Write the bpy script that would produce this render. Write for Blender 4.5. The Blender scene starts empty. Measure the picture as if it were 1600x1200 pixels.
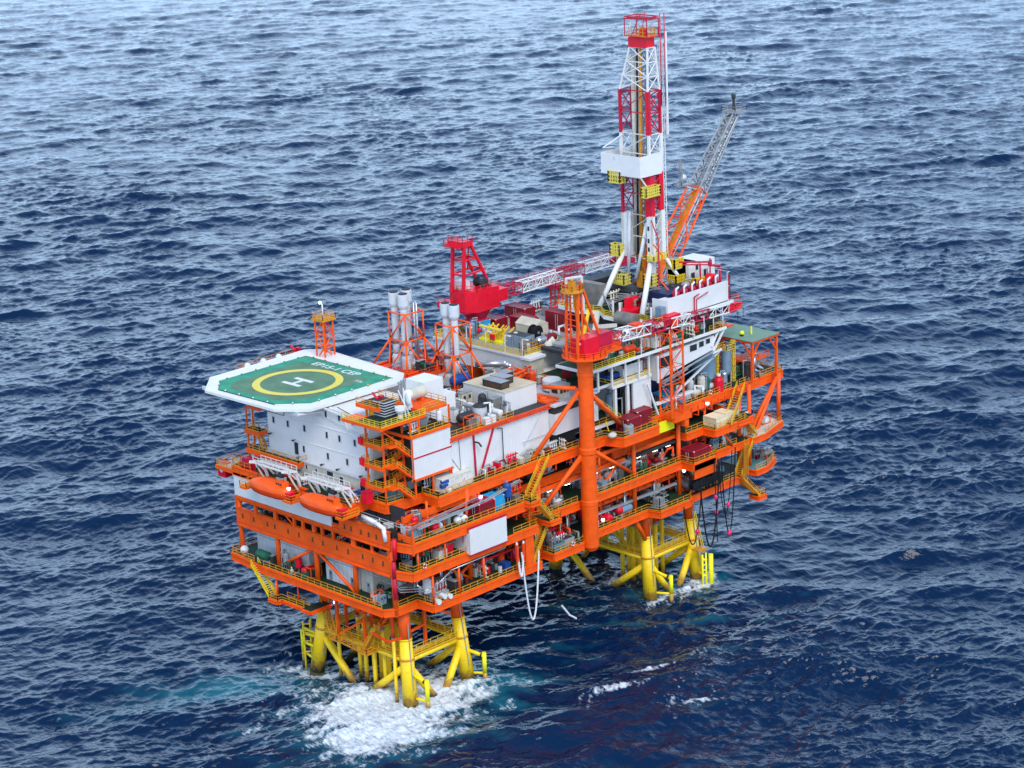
import bpy, math, random
import numpy as np
from mathutils import Vector, Matrix
sc = bpy.context.scene
# ------------------------------------------------------------ camera, sky, sun, exposure
CAM = (-244.35, -280.65, 172.25)
FW = Vector((0.67212486, 0.68324326, -0.28535383)); RT = Vector((0.70339533, -0.70954861, -0.04214002)); UP = Vector((0.2312643, 0.1723932, 0.95749538))
cd = bpy.data.cameras.new("camera"); cam = bpy.data.objects.new("camera", cd); sc.collection.objects.link(cam)
M = Matrix((RT, UP, -FW)).transposed().to_4x4(); M.translation = Vector(CAM); cam.matrix_world = M
cd.sensor_fit = 'HORIZONTAL'; cd.sensor_width = 36.0; cd.lens = 36.0*3420/1600; cd.clip_start = 5; cd.clip_end = 40000
sc.camera = cam
sc.view_settings.view_transform = 'Standard'; sc.view_settings.look = 'None'; sc.view_settings.gamma = 1
sc.view_settings.exposure = 0.35
SUN_EL, SUN_AZ = math.radians(52), math.radians(242)   # azimuth of the sun in world XY, counter-clockwise from +X
w = bpy.data.worlds.new("World"); sc.world = w; w.use_nodes = True
nt = w.node_tree; nt.nodes.clear()
wo = nt.nodes.new('ShaderNodeOutputWorld'); bg = nt.nodes.new('ShaderNodeBackground'); sky = nt.nodes.new('ShaderNodeTexSky')
sky.sky_type = 'NISHITA'; sky.sun_disc = False; sky.sun_elevation = SUN_EL; sky.sun_rotation = math.pi/2 - SUN_AZ
sky.dust_density = 4; sky.air_density = 1.0; sky.ozone_density = 1.0
# a high overcast: the blue of the clear sky is mostly hidden behind pale grey cloud
tc = nt.nodes.new('ShaderNodeTexCoord'); cn = nt.nodes.new('ShaderNodeTexNoise'); cn.inputs['Scale'].default_value = 3.0; cn.inputs['Detail'].default_value = 5
cr = nt.nodes.new('ShaderNodeValToRGB'); cr.color_ramp.elements[0].position = .35; cr.color_ramp.elements[0].color = (4.8, 6.9, 10.2, 1)
cr.color_ramp.elements[1].position = .68; cr.color_ramp.elements[1].color = (8.5, 10.7, 13.9, 1)
mp = nt.nodes.new('ShaderNodeMapping'); mp.inputs['Scale'].default_value = (1, 1, 2.6)
mx = nt.nodes.new('ShaderNodeMix'); mx.data_type = 'RGBA'; mx.inputs[0].default_value = .8
nt.links.new(tc.outputs['Generated'], mp.inputs[0]); nt.links.new(mp.outputs[0], cn.inputs['Vector']); nt.links.new(cn.outputs['Fac'], cr.inputs[0])
nt.links.new(sky.outputs[0], mx.inputs[6]); nt.links.new(cr.outputs[0], mx.inputs[7])
sp = nt.nodes.new('ShaderNodeSeparateXYZ'); rg = nt.nodes.new('ShaderNodeValToRGB'); e = rg.color_ramp.elements      # brighter towards the horizon, bluer overhead
e[0].position = 0; e[0].color = (1.75, 1.86, 1.84, 1); e[1].position = .8; e[1].color = (.28, .39, .53, 1); x_ = e.new(.35); x_.color = (1.22, 1.33, 1.38, 1)
vm = nt.nodes.new('ShaderNodeVectorMath'); vm.operation = 'MULTIPLY'
nt.links.new(tc.outputs['Generated'], sp.inputs[0]); nt.links.new(sp.outputs['Z'], rg.inputs[0]); nt.links.new(mx.outputs[2], vm.inputs[0]); nt.links.new(rg.outputs[0], vm.inputs[1])
nt.links.new(vm.outputs[0], bg.inputs[0]); bg.inputs[1].default_value = 0.11
nt.links.new(bg.outputs[0], wo.inputs[0])
sl = bpy.data.lights.new("sun", 'SUN'); sl.energy = 2.3; sl.angle = math.radians(34); sl.color = (1, .955, .89)
so = bpy.data.objects.new("sun", sl); sc.collection.objects.link(so)
sd = Vector((math.cos(SUN_AZ)*math.cos(SUN_EL), math.sin(SUN_AZ)*math.cos(SUN_EL), math.sin(SUN_EL)))
so.rotation_euler = sd.to_track_quat('Z', 'Y').to_euler()
# ------------------------------------------------------------ the sea
def fft_tile(N, L, seed, wdir, peak, cut, H, spread=4):
    rng = np.random.default_rng(seed)
    k1 = np.fft.fftfreq(N, L/N)*2*np.pi
    KX, KY = np.meshgrid(k1, k1, indexing='ij'); K = np.hypot(KX, KY); K[0, 0] = 1e-6
    kp = 2*np.pi/peak
    cosd = (KX*wdir[0]+KY*wdir[1])/K
    S = np.exp(-1.0*(kp/K)**2)/K**3.95*(0.035+np.abs(cosd)**spread)*np.exp(-(K*cut)**2)
    S[0, 0] = 0
    amp = np.sqrt(S)*(rng.normal(size=(N, N))+1j*rng.normal(size=(N, N)))
    h = np.fft.ifft2(amp).real; sc_ = H/4/h.std()
    amp = amp*sc_
    h = np.fft.ifft2(amp).real
    dx = np.fft.ifft2(-1j*KX/K*amp).real; dy = np.fft.ifft2(-1j*KY/K*amp).real
    jxx = np.fft.ifft2(KX*KX/K*amp).real; jyy = np.fft.ifft2(KY*KY/K*amp).real
    return L, N, np.stack([h, dx, dy, jxx+jyy], -1).astype(np.float32)
def samp(t, x, y, ang, s=1.0):
    L, N, A = t
    c, q = math.cos(ang), math.sin(ang)
    u = ((c*x+q*y)/s/L*N) % N; v = ((-q*x+c*y)/s/L*N) % N
    i = np.floor(u).astype(int) % N; j = np.floor(v).astype(int) % N; fu = (u-np.floor(u))[..., None]; fv = (v-np.floor(v))[..., None]
    i2 = (i+1) % N; j2 = (j+1) % N
    r = A[i, j]*(1-fu)*(1-fv)+A[i2, j]*fu*(1-fv)+A[i, j2]*(1-fu)*fv+A[i2, j2]*fu*fv
    h, dx, dy, J = r[..., 0]*s, r[..., 1]*s, r[..., 2]*s, r[..., 3]
    return h, c*dx-q*dy, q*dx+c*dy, J
def make_sea():
    base = math.atan2(FW.y, FW.x)
    wd = base+math.radians(14)
    tA = fft_tile(1024, 420., 3, (math.cos(wd), math.sin(wd)), 58., .09, 2.7, 5)
    tB = fft_tile(512, 131., 8, (math.cos(wd-.5), math.sin(wd-.5)), 7., .07, .46, 4)
    f = 2189.
    rs = [18, 60, 120, 180, 220, 250]
    r = 265.
    while r < 1900: rs.append(r); r += .62*(r*r+172**2)/(172*f)*(1 if r > 320 else 1.3)
    while r < 16000: rs.append(r); r *= 1.018
    th = []; a = 0.
    while a < math.radians(62): th.append(a); a += (.00050 if a < math.radians(16) else .0016 if a < math.radians(22) else .012)
    th = np.array([-t for t in th[:0:-1]]+th)+base; rs = np.array(rs)
    Rr, T = np.meshgrid(rs, th, indexing='ij')
    X = CAM[0]+Rr*np.cos(T); Y = CAM[1]+Rr*np.sin(T)
    h1, a1, b1, j1 = samp(tA, X, Y, 0.0, .82)
    h2, a2, b2, j2 = samp(tB, X, Y, .7, .85)
    h3, a3, b3, j3 = samp(tB, X+57, Y-31, -.35, 3.3)      # a broad low swell under the wind sea
    gust = samp(tA, X*.13+90, Y*.13, .4)[0]; gust = np.clip(1+gust/gust.std()*.2, .55, 1.5); g2 = samp(tA, X*.45+40, Y*.45-70, 1.9)[0]; g2 = np.clip(.95+g2/g2.std()*.5, .12, 2.0)
    fade = np.clip(1.12-Rr/4800, .1, 1)
    h = (h1*gust+h2*g2+h3*.5)*fade; dx = (a1*gust+a2*g2)*fade+a3*.4; dy = (b1*gust+b2*g2)*fade+b3*.4; J = (j1*1.0+j2)*gust
    # disturbed water close round the two jackets
    def blob(cx, cy, rx, ry=None, ang=0):
        ry = ry or rx; c, q = math.cos(ang), math.sin(ang); u = ((X-cx)*c+(Y-cy)*q)/rx; v = (-(X-cx)*q+(Y-cy)*c)/ry
        return np.exp(-(u*u+v*v))
    tex = samp(tB, X*1.7, Y*1.7, 1.1)[0]; tex = tex/tex.std()
    tex2 = samp(tB, X*.6+13, Y*.6, .2)[0]; tex2 = tex2/tex2.std()
    tex3 = samp(tB, X*4.3+7, Y*4.3+3, 2.0)[0]; tex3 = tex3/tex3.std()
    P = 1.7*blob(-2, -2, 13, 10.5, .3)+.9*blob(-15.5, -5.5, 5, 3.4, .6)+.6*blob(8, 8, 9, 7)+.8*blob(9, 1, 11, 7)+.6*blob(-13, -7, 7, 5)+.55*blob(17, -6, 6, 4)+.35*blob(-6, 18, 15, 9)+.5*blob(1, 27, 4)+.4*blob(0, 33, 8, 6)+.75*blob(-7, 8, 9, 6, .3)+.5*blob(5, 20, 6, 5)+.45*blob(-14, 3, 9, 6)
    P2 = 1.0*blob(79, -3, 9, 2.6, .05)+.75*blob(69, -2.4, 4, 2.4)+.4*blob(76, 12, 9, 5)+.55*blob(71, 21, 3)+.5*blob(71, 13, 2.5)+.8*blob(84, -1.5, 3.5, 3)
    caps = 1.3*blob(30, -25.5, 5.4, 1.7, -.55)+1.15*blob(42, -23, 4.6, 1.3, -.5)+1.05*blob(36.5, -41, 4, 1.1, -.6)+.5*blob(33, -36, 3, 1.6)+.6*blob(22, -25, 4.5, 2, .3)+.6*blob(53, -25, 7, 3, 2)+.35*blob(40, -35, 10, 9)
    rx = np.clip(1-.3*(tex*.55+tex2*.5)**2, .0, 1)
    foam = (P*1.05+tex*.20*(P > .05)+tex2*.22+tex3*.1-.34)*(P > .06)
    foam = np.maximum(foam, (P2*1.15+tex*.22+tex3*.15-.42)*(P2 > .12))
    foam = np.maximum(foam, (caps*1.25+tex*.2+tex3*.14-.7)*(caps > .2))
    wc = np.clip((J-J.std()*2.6)/(J.std()*1.2), 0, 1)*np.clip((tex2-2.0)*2, 0, 1)*.8*np.clip(1.4-Rr/1500, 0, 1)*.75
    for cx_, cy_, a_, b_ in ((396, 162, 7, 2.0), (700, 640, 9, 3), (560, 420, 8, 2.5)):
        bl = blob(cx_, cy_, a_, b_, -.75); foam = np.maximum(foam, (bl*.95+tex*.3+tex3*.15-.55)*(bl > .12))
    foam = np.clip(foam, 0, 1)*(Rr < 2500)
    teal = np.clip(.9*blob(-4, 0, 22, 17, .3)+.75*blob(-16, 33, 22, 7, -.5)+.45*blob(78, 2, 13, 8)+.8*blob(20, -7, 7)+tex2*.18*(blob(0,10,60)+blob(75,5,40))-.12, 0, 1)
    h = h-.55*blob(2, 27, 3.5)*1.0+.35*blob(-13, -8, 5, 3)+tex*.10*np.clip(P*1.2, 0, 1)+tex3*.05*np.clip(P, 0, 1)
    nr, nc = X.shape
    co = np.stack([X-dx*.75, Y-dy*.75, h], -1).reshape(-1, 3).astype(np.float32)
    me = bpy.data.meshes.new("water"); n = nr*nc
    me.vertices.add(n); me.vertices.foreach_set('co', co.ravel())
    idx = np.arange(n).reshape(nr, nc); q = np.stack([idx[:-1, :-1], idx[1:, :-1], idx[1:, 1:], idx[:-1, 1:]], -1).reshape(-1, 4)[:, ::-1]
    m = len(q); me.loops.add(m*4); me.loops.foreach_set('vertex_index', q.ravel().astype(np.int32))
    me.polygons.add(m); me.polygons.foreach_set('loop_start', np.arange(0, m*4, 4, dtype=np.int32)); me.polygons.foreach_set('loop_total', np.full(m, 4, np.int32))
    me.polygons.foreach_set('use_smooth', np.ones(m, bool))
    me.update(calc_edges=True)
    for nm, d in (('foam', foam), ('teal', teal)):
        at = me.attributes.new(nm, 'FLOAT', 'POINT'); at.data.foreach_set('value', d.ravel().astype(np.float32))
    ob = bpy.data.objects.new("water", me); sc.collection.objects.link(ob); ob['kind'] = 'structure'
    print('sea verts', n)
    mt = bpy.data.materials.new("sea_water"); mt.use_nodes = True; T_ = mt.node_tree; T_.nodes.clear(); N = T_.nodes.new; Lk = T_.links.new
    out = N('ShaderNodeOutputMaterial'); wb = N('ShaderNodeBsdfPrincipled'); fb = N('ShaderNodeBsdfPrincipled'); ms = N('ShaderNodeMixShader')
    wb.inputs['Roughness'].default_value = .09; wb.inputs['IOR'].default_value = 1.333
    fb.inputs['Base Color'].default_value = (.66, .69, .73, 1); fb.inputs['Roughness'].default_value = .9; fb.inputs['Specular IOR Level'].default_value = .2
    at = N('ShaderNodeAttribute'); at.attribute_name = 'teal'; af = N('ShaderNodeAttribute'); af.attribute_name = 'foam'
    cm = N('ShaderNodeMix'); cm.data_type = 'RGBA'; cm.inputs[6].default_value = (.0004, .0115, .042, 1); cm.inputs[7].default_value = (.012, .12, .165, 1)
    tx = N('ShaderNodeTexCoord')
    mp_ = N('ShaderNodeMapping'); mp_.inputs['Rotation'].default_value = (0, 0, -wd); mp_.inputs['Scale'].default_value = (1, .30, 1)
    n1 = N('ShaderNodeTexNoise'); n1.inputs['Scale'].default_value = .62; n1.inputs['Detail'].default_value = 4; n1.inputs['Roughness'].default_value = .55
    b1_ = N('ShaderNodeBump'); b1_.inputs['Strength'].default_value = 1; b1_.inputs['Distance'].default_value = .34
    n2 = N('ShaderNodeTexNoise'); n2.inputs['Scale'].default_value = .75; n2.inputs['Detail'].default_value = 9; n2.inputs['Roughness'].default_value = .72; n2.inputs['Distortion'].default_value = 1.1
    r2 = N('ShaderNodeMath'); r2.operation = 'MULTIPLY_ADD'; r2.inputs[1].default_value = 3.2; r2.inputs[2].default_value = -1.6
    ad = N('ShaderNodeMath'); ad.operation = 'ADD'
    fr = N('ShaderNodeMapRange'); fr.inputs['From Min'].default_value = .24; fr.inputs['From Max'].default_value = 1.15; fr.clamp = True
    gt = N('ShaderNodeMath'); gt.operation = 'GREATER_THAN'; gt.inputs[1].default_value = .01
    ml = N('ShaderNodeMath'); ml.operation = 'MULTIPLY'; m9 = N('ShaderNodeMath'); m9.operation = 'MULTIPLY'; m9.inputs[1].default_value = .93
    Lk(tx.outputs['Object'], mp_.inputs[0]); Lk(mp_.outputs[0], n1.inputs['Vector']); Lk(n1.outputs['Fac'], b1_.inputs['Height'])
    Lk(b1_.outputs[0], wb.inputs['Normal'])
    mq = N('ShaderNodeMapping'); mq.inputs['Rotation'].default_value = (0, 0, -wd+.25); mq.inputs['Scale'].default_value = (1.5, .5, 1); Lk(tx.outputs['Object'], mq.inputs[0]); Lk(mq.outputs[0], n2.inputs['Vector']); Lk(n2.outputs['Fac'], r2.inputs[0]); Lk(r2.outputs[0], ad.inputs[0]); Lk(af.outputs['Fac'], ad.inputs[1])
    Lk(ad.outputs[0], fr.inputs['Value']); Lk(af.outputs['Fac'], gt.inputs[0]); Lk(fr.outputs[0], ml.inputs[0]); Lk(gt.outputs[0], ml.inputs[1]); Lk(ml.outputs[0], m9.inputs[0])
    Lk(at.outputs['Fac'], cm.inputs[0]); Lk(cm.outputs[2], wb.inputs['Base Color'])
    Lk(m9.outputs[0], ms.inputs[0]); Lk(wb.outputs[0], ms.inputs[1]); Lk(fb.outputs[0], ms.inputs[2]); Lk(ms.outputs[0], out.inputs[0])
    me.materials.append(mt)
make_sea()
# ------------------------------------------------------------ materials
MAT = {}
def mat(nm, col, rough=.5, metal=0, dirt=.25, rust=0., sc_=.6, emit=0, seams=0, streak=.0):
    m = bpy.data.materials.new(nm); m.use_nodes = True; t = m.node_tree; N = t.nodes.new; L = t.links.new
    b = t.nodes['Principled BSDF']; b.inputs['Roughness'].default_value = rough; b.inputs['Metallic'].default_value = metal; b.inputs['Specular IOR Level'].default_value = .3
    tc_ = N('ShaderNodeTexCoord'); no = N('ShaderNodeTexNoise'); no.inputs['Scale'].default_value = sc_; no.inputs['Detail'].default_value = 6; no.inputs['Roughness'].default_value = .65
    L(tc_.outputs['Object'], no.inputs['Vector'])
    r = N('ShaderNodeValToRGB'); r.color_ramp.elements[0].position = .3; r.color_ramp.elements[1].position = .62
    d = 1-dirt; r.color_ramp.elements[0].color = (col[0]*d, col[1]*d, col[2]*d, 1); r.color_ramp.elements[1].color = (*col, 1)
    L(no.outputs['Fac'], r.inputs[0]); out = r.outputs[0]
    if rust or streak:
        mp2 = N('ShaderNodeMapping'); mp2.inputs['Scale'].default_value = (1.6, 1.6, .22 if streak else 1.6); n2 = N('ShaderNodeTexNoise'); n2.inputs['Scale'].default_value = 1.3; n2.inputs['Detail'].default_value = 7; n2.inputs['Roughness'].default_value = .7
        L(tc_.outputs['Object'], mp2.inputs[0]); L(mp2.outputs[0], n2.inputs['Vector'])
        r2_ = N('ShaderNodeMapRange'); k = max(rust, streak); r2_.inputs['From Min'].default_value = .72-.3*k; r2_.inputs['From Max'].default_value = .86-.25*k; r2_.inputs['To Max'].default_value = .85 if rust else .45
        mx_ = N('ShaderNodeMix'); mx_.data_type = 'RGBA'; mx_.inputs[7].default_value = (.19, .065, .018, 1) if rust else (.33, .25, .17, 1)
        L(n2.outputs['Fac'], r2_.inputs['Value']); L(r2_.outputs[0], mx_.inputs[0]); L(out, mx_.inputs[6]); out = mx_.outputs[2]
    if seams:                                   # rolled ribs of a clad steel wall, in both wall directions
        wv = N('ShaderNodeTexWave'); wv.bands_direction = 'DIAGONAL'; wv.inputs['Scale'].default_value = seams; wv.inputs['Distortion'].default_value = 0
        bm = N('ShaderNodeBump'); bm.inputs['Strength'].default_value = .35; bm.inputs['Distance'].default_value = .04
        mz = N('ShaderNodeMapping'); mz.inputs['Scale'].default_value = (1, 1, 0); L(tc_.outputs['Object'], mz.inputs[0]); L(mz.outputs[0], wv.inputs['Vector']); L(wv.outputs['Fac'], bm.inputs['Height']); L(bm.outputs[0], b.inputs['Normal'])
    L(out, b.inputs['Base Color'])
    if emit: b.inputs['Emission Color'].default_value = (*col, 1); b.inputs['Emission Strength'].default_value = emit
    MAT[nm] = m; return m
mat('orange', (.89, .098, .003), .5, 0, .24, 0, .5, streak=.16); mat('orange_red', (.80, .06, .006), .45, 0, .25); mat('rail', (.72, .30, .012), .5, 0, .3)
mat('yellow', (.88, .64, .005), .5, 0, .22, .22, .35); mat('bright_yellow', (.86, .80, .01), .5, 0, .1); mat('rail_yellow', (.78, .52, .02), .5, 0, .2)
mat('white', (.66, .635, .615), .5, 0, .10, streak=.12, sc_=.25, seams=1.1); mat('smooth_white', (.68, .66, .64), .5, 0, .08); mat('cream', (.56, .52, .41), .6, 0, .25, .25, .5); mat('dirty_white', (.62, .58, .48), .7, 0, .35, .45, .3)
mat('red', (.70, .005, .024), .4, 0, .2); mat('maroon', (.20, .010, .016), .45, 0, .35, 0, .4, seams=2.2); mat('crimson', (.50, .008, .04), .45, 0, .25)
mat('deck_green', (.010, .034, .014), .75, 0, .45, .15, .4); mat('dark_green', (.015, .12, .06), .6, 0, .3); mat('heli_green', (.025, .29, .16), .65, 0, .45, 0, .35); mat('heli_inner', (.10, .20, .11), .7, 0, .35, 0, .3)
mat('line_yellow', (.70, .57, .08), .6, 0, .15, 0, 1.5); mat('line_white', (.64, .66, .65), .6, 0, .12); mat('roof_green', (.16, .27, .19), .7, 0, .2, .1)
mat('grey', (.30, .31, .32), .5, 0, .35, .12); mat('dark_grey', (.034, .035, .038), .6, 0, .4); mat('pale_grey', (.55, .56, .58), .45, 0, .2); mat('steel', (.50, .51, .53), .32, .75, .25); mat('black', (.008, .008, .01), .6, 0, .2)
mat('blue', (.015, .07, .30), .45, 0, .3); mat('navy', (.006, .016, .07), .5, 0, .3); mat('cyan', (.02, .33, .58), .45, 0, .2); mat('slate_blue', (.17, .26, .33), .5, 0, .25); mat('teal', (.10, .26, .27), .5, 0, .3)
mat('ochre', (.62, .25, .015), .5, 0, .25); mat('brown', (.10, .045, .02), .7, 0, .4); mat('growth', (.045, .05, .018), .9, 0, .5, .5); mat('glass', (.02, .028, .035), .12, 0, .1)
mat('lamp_on', (.62, .48, 1.0), .4, emit=9); mat('lamp_warm', (1.0, .85, .62), .4, emit=5); mat('rope_white', (.72, .72, .74), .6, 0, .1); mat('pink', (.75, .03, .14), .5, 0, .2); mat('baf', (.24, .22, .19), .6, .3, .4, .3)
mat('rusty_white', (.66, .63, .56), .6, 0, .2, .6, .4); mat('rusty_cream', (.76, .66, .42), .6, 0, .2, .45, .4); mat('dull_roof', (.56, .47, .32), .75, 0, .25, .35, .25)
def mat_leg():
    # yellow paint that gives way to rust and then to marine growth, raggedly, as the steel nears the water
    m = bpy.data.materials.new('splash_zone_yellow'); m.use_nodes = True; t = m.node_tree; N = t.nodes.new; L = t.links.new; b = t.nodes['Principled BSDF']; b.inputs['Roughness'].default_value = .5
    g = N('ShaderNodeNewGeometry'); s_ = N('ShaderNodeSeparateXYZ'); n = N('ShaderNodeTexNoise'); n.inputs['Scale'].default_value = 1.1; n.inputs['Detail'].default_value = 7; n.inputs['Roughness'].default_value = .7
    L(g.outputs['Position'], n.inputs['Vector']); L(g.outputs['Position'], s_.inputs[0])
    def band(lo, hi, amp):
        a = N('ShaderNodeMath'); a.operation = 'MULTIPLY_ADD'; a.inputs[1].default_value = amp; L(n.outputs['Fac'], a.inputs[0]); L(s_.outputs['Z'], a.inputs[2])
        r = N('ShaderNodeMapRange'); r.inputs['From Min'].default_value = lo+amp*.5; r.inputs['From Max'].default_value = hi+amp*.5; r.inputs['To Min'].default_value = 1; r.inputs['To Max'].default_value = 0; L(a.outputs[0], r.inputs['Value']); return r.outputs[0]
    c = N('ShaderNodeValToRGB'); c.color_ramp.elements[0].position = .3; c.color_ramp.elements[0].color = (.70, .40, .004, 1); c.color_ramp.elements[1].position = .5; c.color_ramp.elements[1].color = (.90, .60, .003, 1); L(n.outputs['Fac'], c.inputs[0])
    e = c.color_ramp.elements.new(.72); e.color = (.80, .50, .006, 1); e = c.color_ramp.elements.new(.78); e.color = (.30, .09, .01, 1)
    m1 = N('ShaderNodeMix'); m1.data_type = 'RGBA'; m1.inputs[7].default_value = (.40, .20, .02, 1); L(band(1.0, 2.4, 5), m1.inputs[0]); L(c.outputs[0], m1.inputs[6])
    m2 = N('ShaderNodeMix'); m2.data_type = 'RGBA'; m2.inputs[7].default_value = (.035, .035, .012, 1); L(band(-.1, .6, 3.5), m2.inputs[0]); L(m1.outputs[2], m2.inputs[6]); L(m2.outputs[2], b.inputs['Base Color']); MAT['yellow_leg'] = m
mat_leg()
# ------------------------------------------------------------ mesh builder
class MB:
    def __init__(s, m='grey'): s.v = []; s.f = []; s.mi = []; s.sm = []; s.ms = []; s.m(m)
    def m(s, n):
        if n not in s.ms: s.ms.append(n)
        s.c = s.ms.index(n); return s
    def add(s, vs, fs, smooth=False):
        o = len(s.v); s.v += [tuple(map(float, p)) for p in vs]
        for f in fs: s.f.append([i+o for i in f]); s.mi.append(s.c); s.sm.append(smooth)
        return s
    def box(s, x0, y0, z0, x1, y1, z1):
        x0, x1 = sorted((x0, x1)); y0, y1 = sorted((y0, y1)); z0, z1 = sorted((z0, z1))
        return s.add([(x0,y0,z0),(x1,y0,z0),(x1,y1,z0),(x0,y1,z0),(x0,y0,z1),(x1,y0,z1),(x1,y1,z1),(x0,y1,z1)], [(3,2,1,0),(4,5,6,7),(0,1,5,4),(1,2,6,5),(2,3,7,6),(3,0,4,7)])
    def prism(s, poly, z0, z1):
        n = len(poly); a = sum(poly[i][0]*poly[(i+1)%n][1]-poly[(i+1)%n][0]*poly[i][1] for i in range(n))
        if a < 0: poly = poly[::-1]
        return s.add([(x,y,z0) for x,y in poly]+[(x,y,z1) for x,y in poly], [list(range(n))[::-1], list(range(n,2*n))]+[(i,(i+1)%n,(i+1)%n+n,i+n) for i in range(n)])
    def bar(s, p, q, w=.3, h=None):
        h = h or w; p = Vector(p); q = Vector(q); d = (q-p)
        if d.length < 1e-6: return s
        d.normalize(); a = Vector((0,0,1)) if abs(d.z) < .95 else Vector((0,1,0)); u = d.cross(a).normalized(); v = u.cross(d).normalized()
        c = []
        for r in (p, q):
            for i, j in ((-1,-1),(1,-1),(1,1),(-1,1)): c.append(r+u*i*w/2+v*j*h/2)
        return s.add(c, [(3,2,1,0),(4,5,6,7),(0,1,5,4),(1,2,6,5),(2,3,7,6),(3,0,4,7)])
    def tube(s, p, q, r=.3, n=8, r2=None):
        r2 = r if r2 is None else r2; p = Vector(p); q = Vector(q); d = (q-p)
        if d.length < 1e-6: return s
        d.normalize(); a = Vector((0,0,1)) if abs(d.z) < .95 else Vector((0,1,0)); u = d.cross(a).normalized(); v = u.cross(d).normalized()
        c = [p+(u*math.cos(t)+v*math.sin(t))*r for t in [2*math.pi*i/n for i in range(n)]]+[q+(u*math.cos(t)+v*math.sin(t))*r2 for t in [2*math.pi*i/n for i in range(n)]]
        o = len(s.v); s.add(c, [(i,i+n,(i+1)%n+n,(i+1)%n) for i in range(n)], n > 6); s.add([], []); 
        s.f.append([o+i for i in range(n)]); s.f.append([o+n+i for i in range(n)][::-1]); s.mi += [s.c]*2; s.sm += [False]*2
        return s
    def pipe(s, pts, r=.2, n=8):
        for a, b in zip(pts[:-1], pts[1:]): s.tube(a, b, r, n)
        for a in pts[1:-1]: s.ball(a, r*1.12, 6, 4)
        return s
    def lathe(s, x, y, prof, n=16, axis='z', z=0):
        c = []
        for r, h in prof:
            for i in range(n):
                t = 2*math.pi*i/n
                c.append((x+r*math.cos(t), y+r*math.sin(t), z+h) if axis == 'z' else ((x+h, y+r*math.cos(t), z+r*math.sin(t)) if axis == 'x' else (x+r*math.sin(t), y+h, z+r*math.cos(t))))
        k = len(prof); o = len(s.v)+2*n*(k-1)
        for j in range(k-1): s.add(c[j*n:(j+2)*n], [(i, (i+1)%n, (i+1)%n+n, i+n) for i in range(n)], n > 8)
        s.add(c[:n]+c[(k-1)*n:], []); k = 2
        s.f.append([o+i for i in range(n)][::-1]); s.f.append([o+(k-1)*n+i for i in range(n)]); s.mi += [s.c]*2; s.sm += [False]*2
        return s
    def ball(s, p, r, n=10, k=6, sc3=(1,1,1)):
        c = []; 
        for j in range(k+1):
            ph = math.pi*j/k
            for i in range(n):
                t = 2*math.pi*i/n; c.append((p[0]+r*sc3[0]*math.sin(ph)*math.cos(t), p[1]+r*sc3[1]*math.sin(ph)*math.sin(t), p[2]+r*sc3[2]*math.cos(ph)))
        return s.add(c, [((j+1)*n+i, (j+1)*n+(i+1)%n, j*n+(i+1)%n, j*n+i) for j in range(k) for i in range(n)], True)
    def rail(s, pts, h=1.15, step=1.9, w=.085, mids=(.5,), kick=True):
        for a, b in zip(pts[:-1], pts[1:]):
            a = Vector(a); b = Vector(b); L = (b-a).length; n = max(1, round(L/step))
            for i in range(n+1):
                p = a.lerp(b, i/n); s.bar(p, p+Vector((0,0,h)), w*1.1)
            for z in (*[m_*h for m_ in mids], h): s.bar(a+Vector((0,0,z)), b+Vector((0,0,z)), w)
            if kick: s.bar(a+Vector((0,0,.09)), b+Vector((0,0,.09)), .04, .16)
        return s
    def truss(s, a, b, up, w, h, bays, rc=.14, rb=.08, w2=None, h2=None, sides=4, n=6):
        """four-chord lattice from a to b; 'up' sets its height direction"""
        a = Vector(a); b = Vector(b); d = (b-a).normalized(); u = Vector(up); v = d.cross(u).normalized(); u = v.cross(d).normalized()
        w2 = w if w2 is None else w2; h2 = h if h2 is None else h2
        def ring(t):
            p = a.lerp(b, t); ww = w+(w2-w)*t; hh = h+(h2-h)*t
            return [p+v*i*ww/2+u*j*hh/2 for i, j in ((-1,-1),(1,-1),(1,1),(-1,1))]
        R = [ring(i/bays) for i in range(bays+1)]
        for k in range(4): s.tube(R[0][k], R[-1][k], rc, n)
        for i in range(bays+1):
            for k in range(4): s.tube(R[i][k], R[i][(k+1)%4], rb, 5)
            if i < bays:
                for k in range(4):
                    A, B = (R[i][k], R[i+1][(k+1)%4]) if (i+k) % 2 else (R[i][(k+1)%4], R[i+1][k]); s.tube(A, B, rb, 5)
        return s
    def build(s, name, parent=None, label=None, origin=None):
        o = Vector((0,0,0))
        if parent is not None: o = ORI.get(parent.name, Vector((0,0,0)))
        elif origin: o = Vector(origin)
        me = bpy.data.meshes.new(name); me.from_pydata([(x-o.x, y-o.y, z-o.z) for x, y, z in s.v], [], s.f)
        for m_ in s.ms: me.materials.append(MAT[m_])
        me.polygons.foreach_set('material_index', s.mi); me.polygons.foreach_set('use_smooth', s.sm); me.update()
        ob = bpy.data.objects.new(name, me); sc.collection.objects.link(ob)
        if parent is not None: ob.parent = parent; ORI[ob.name] = o
        else: ob.location = o; ORI[ob.name] = o
        if label: ob['label'] = label
        return ob
ORI = {}
def thing(name, label, cat, loc=(0,0,0), group=None):
    o = bpy.data.objects.new(name, None); sc.collection.objects.link(o); o.location = loc; o['label'] = label; o['category'] = cat; o['kind'] = 'thing'
    o.empty_display_size = .5; ORI[o.name] = Vector(loc)
    if group: o['group'] = group
    return o
def tag(o, label, cat, group=None):
    o['label'] = label; o['category'] = cat; o['kind'] = 'thing'
    if group: o['group'] = group
    return o
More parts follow.
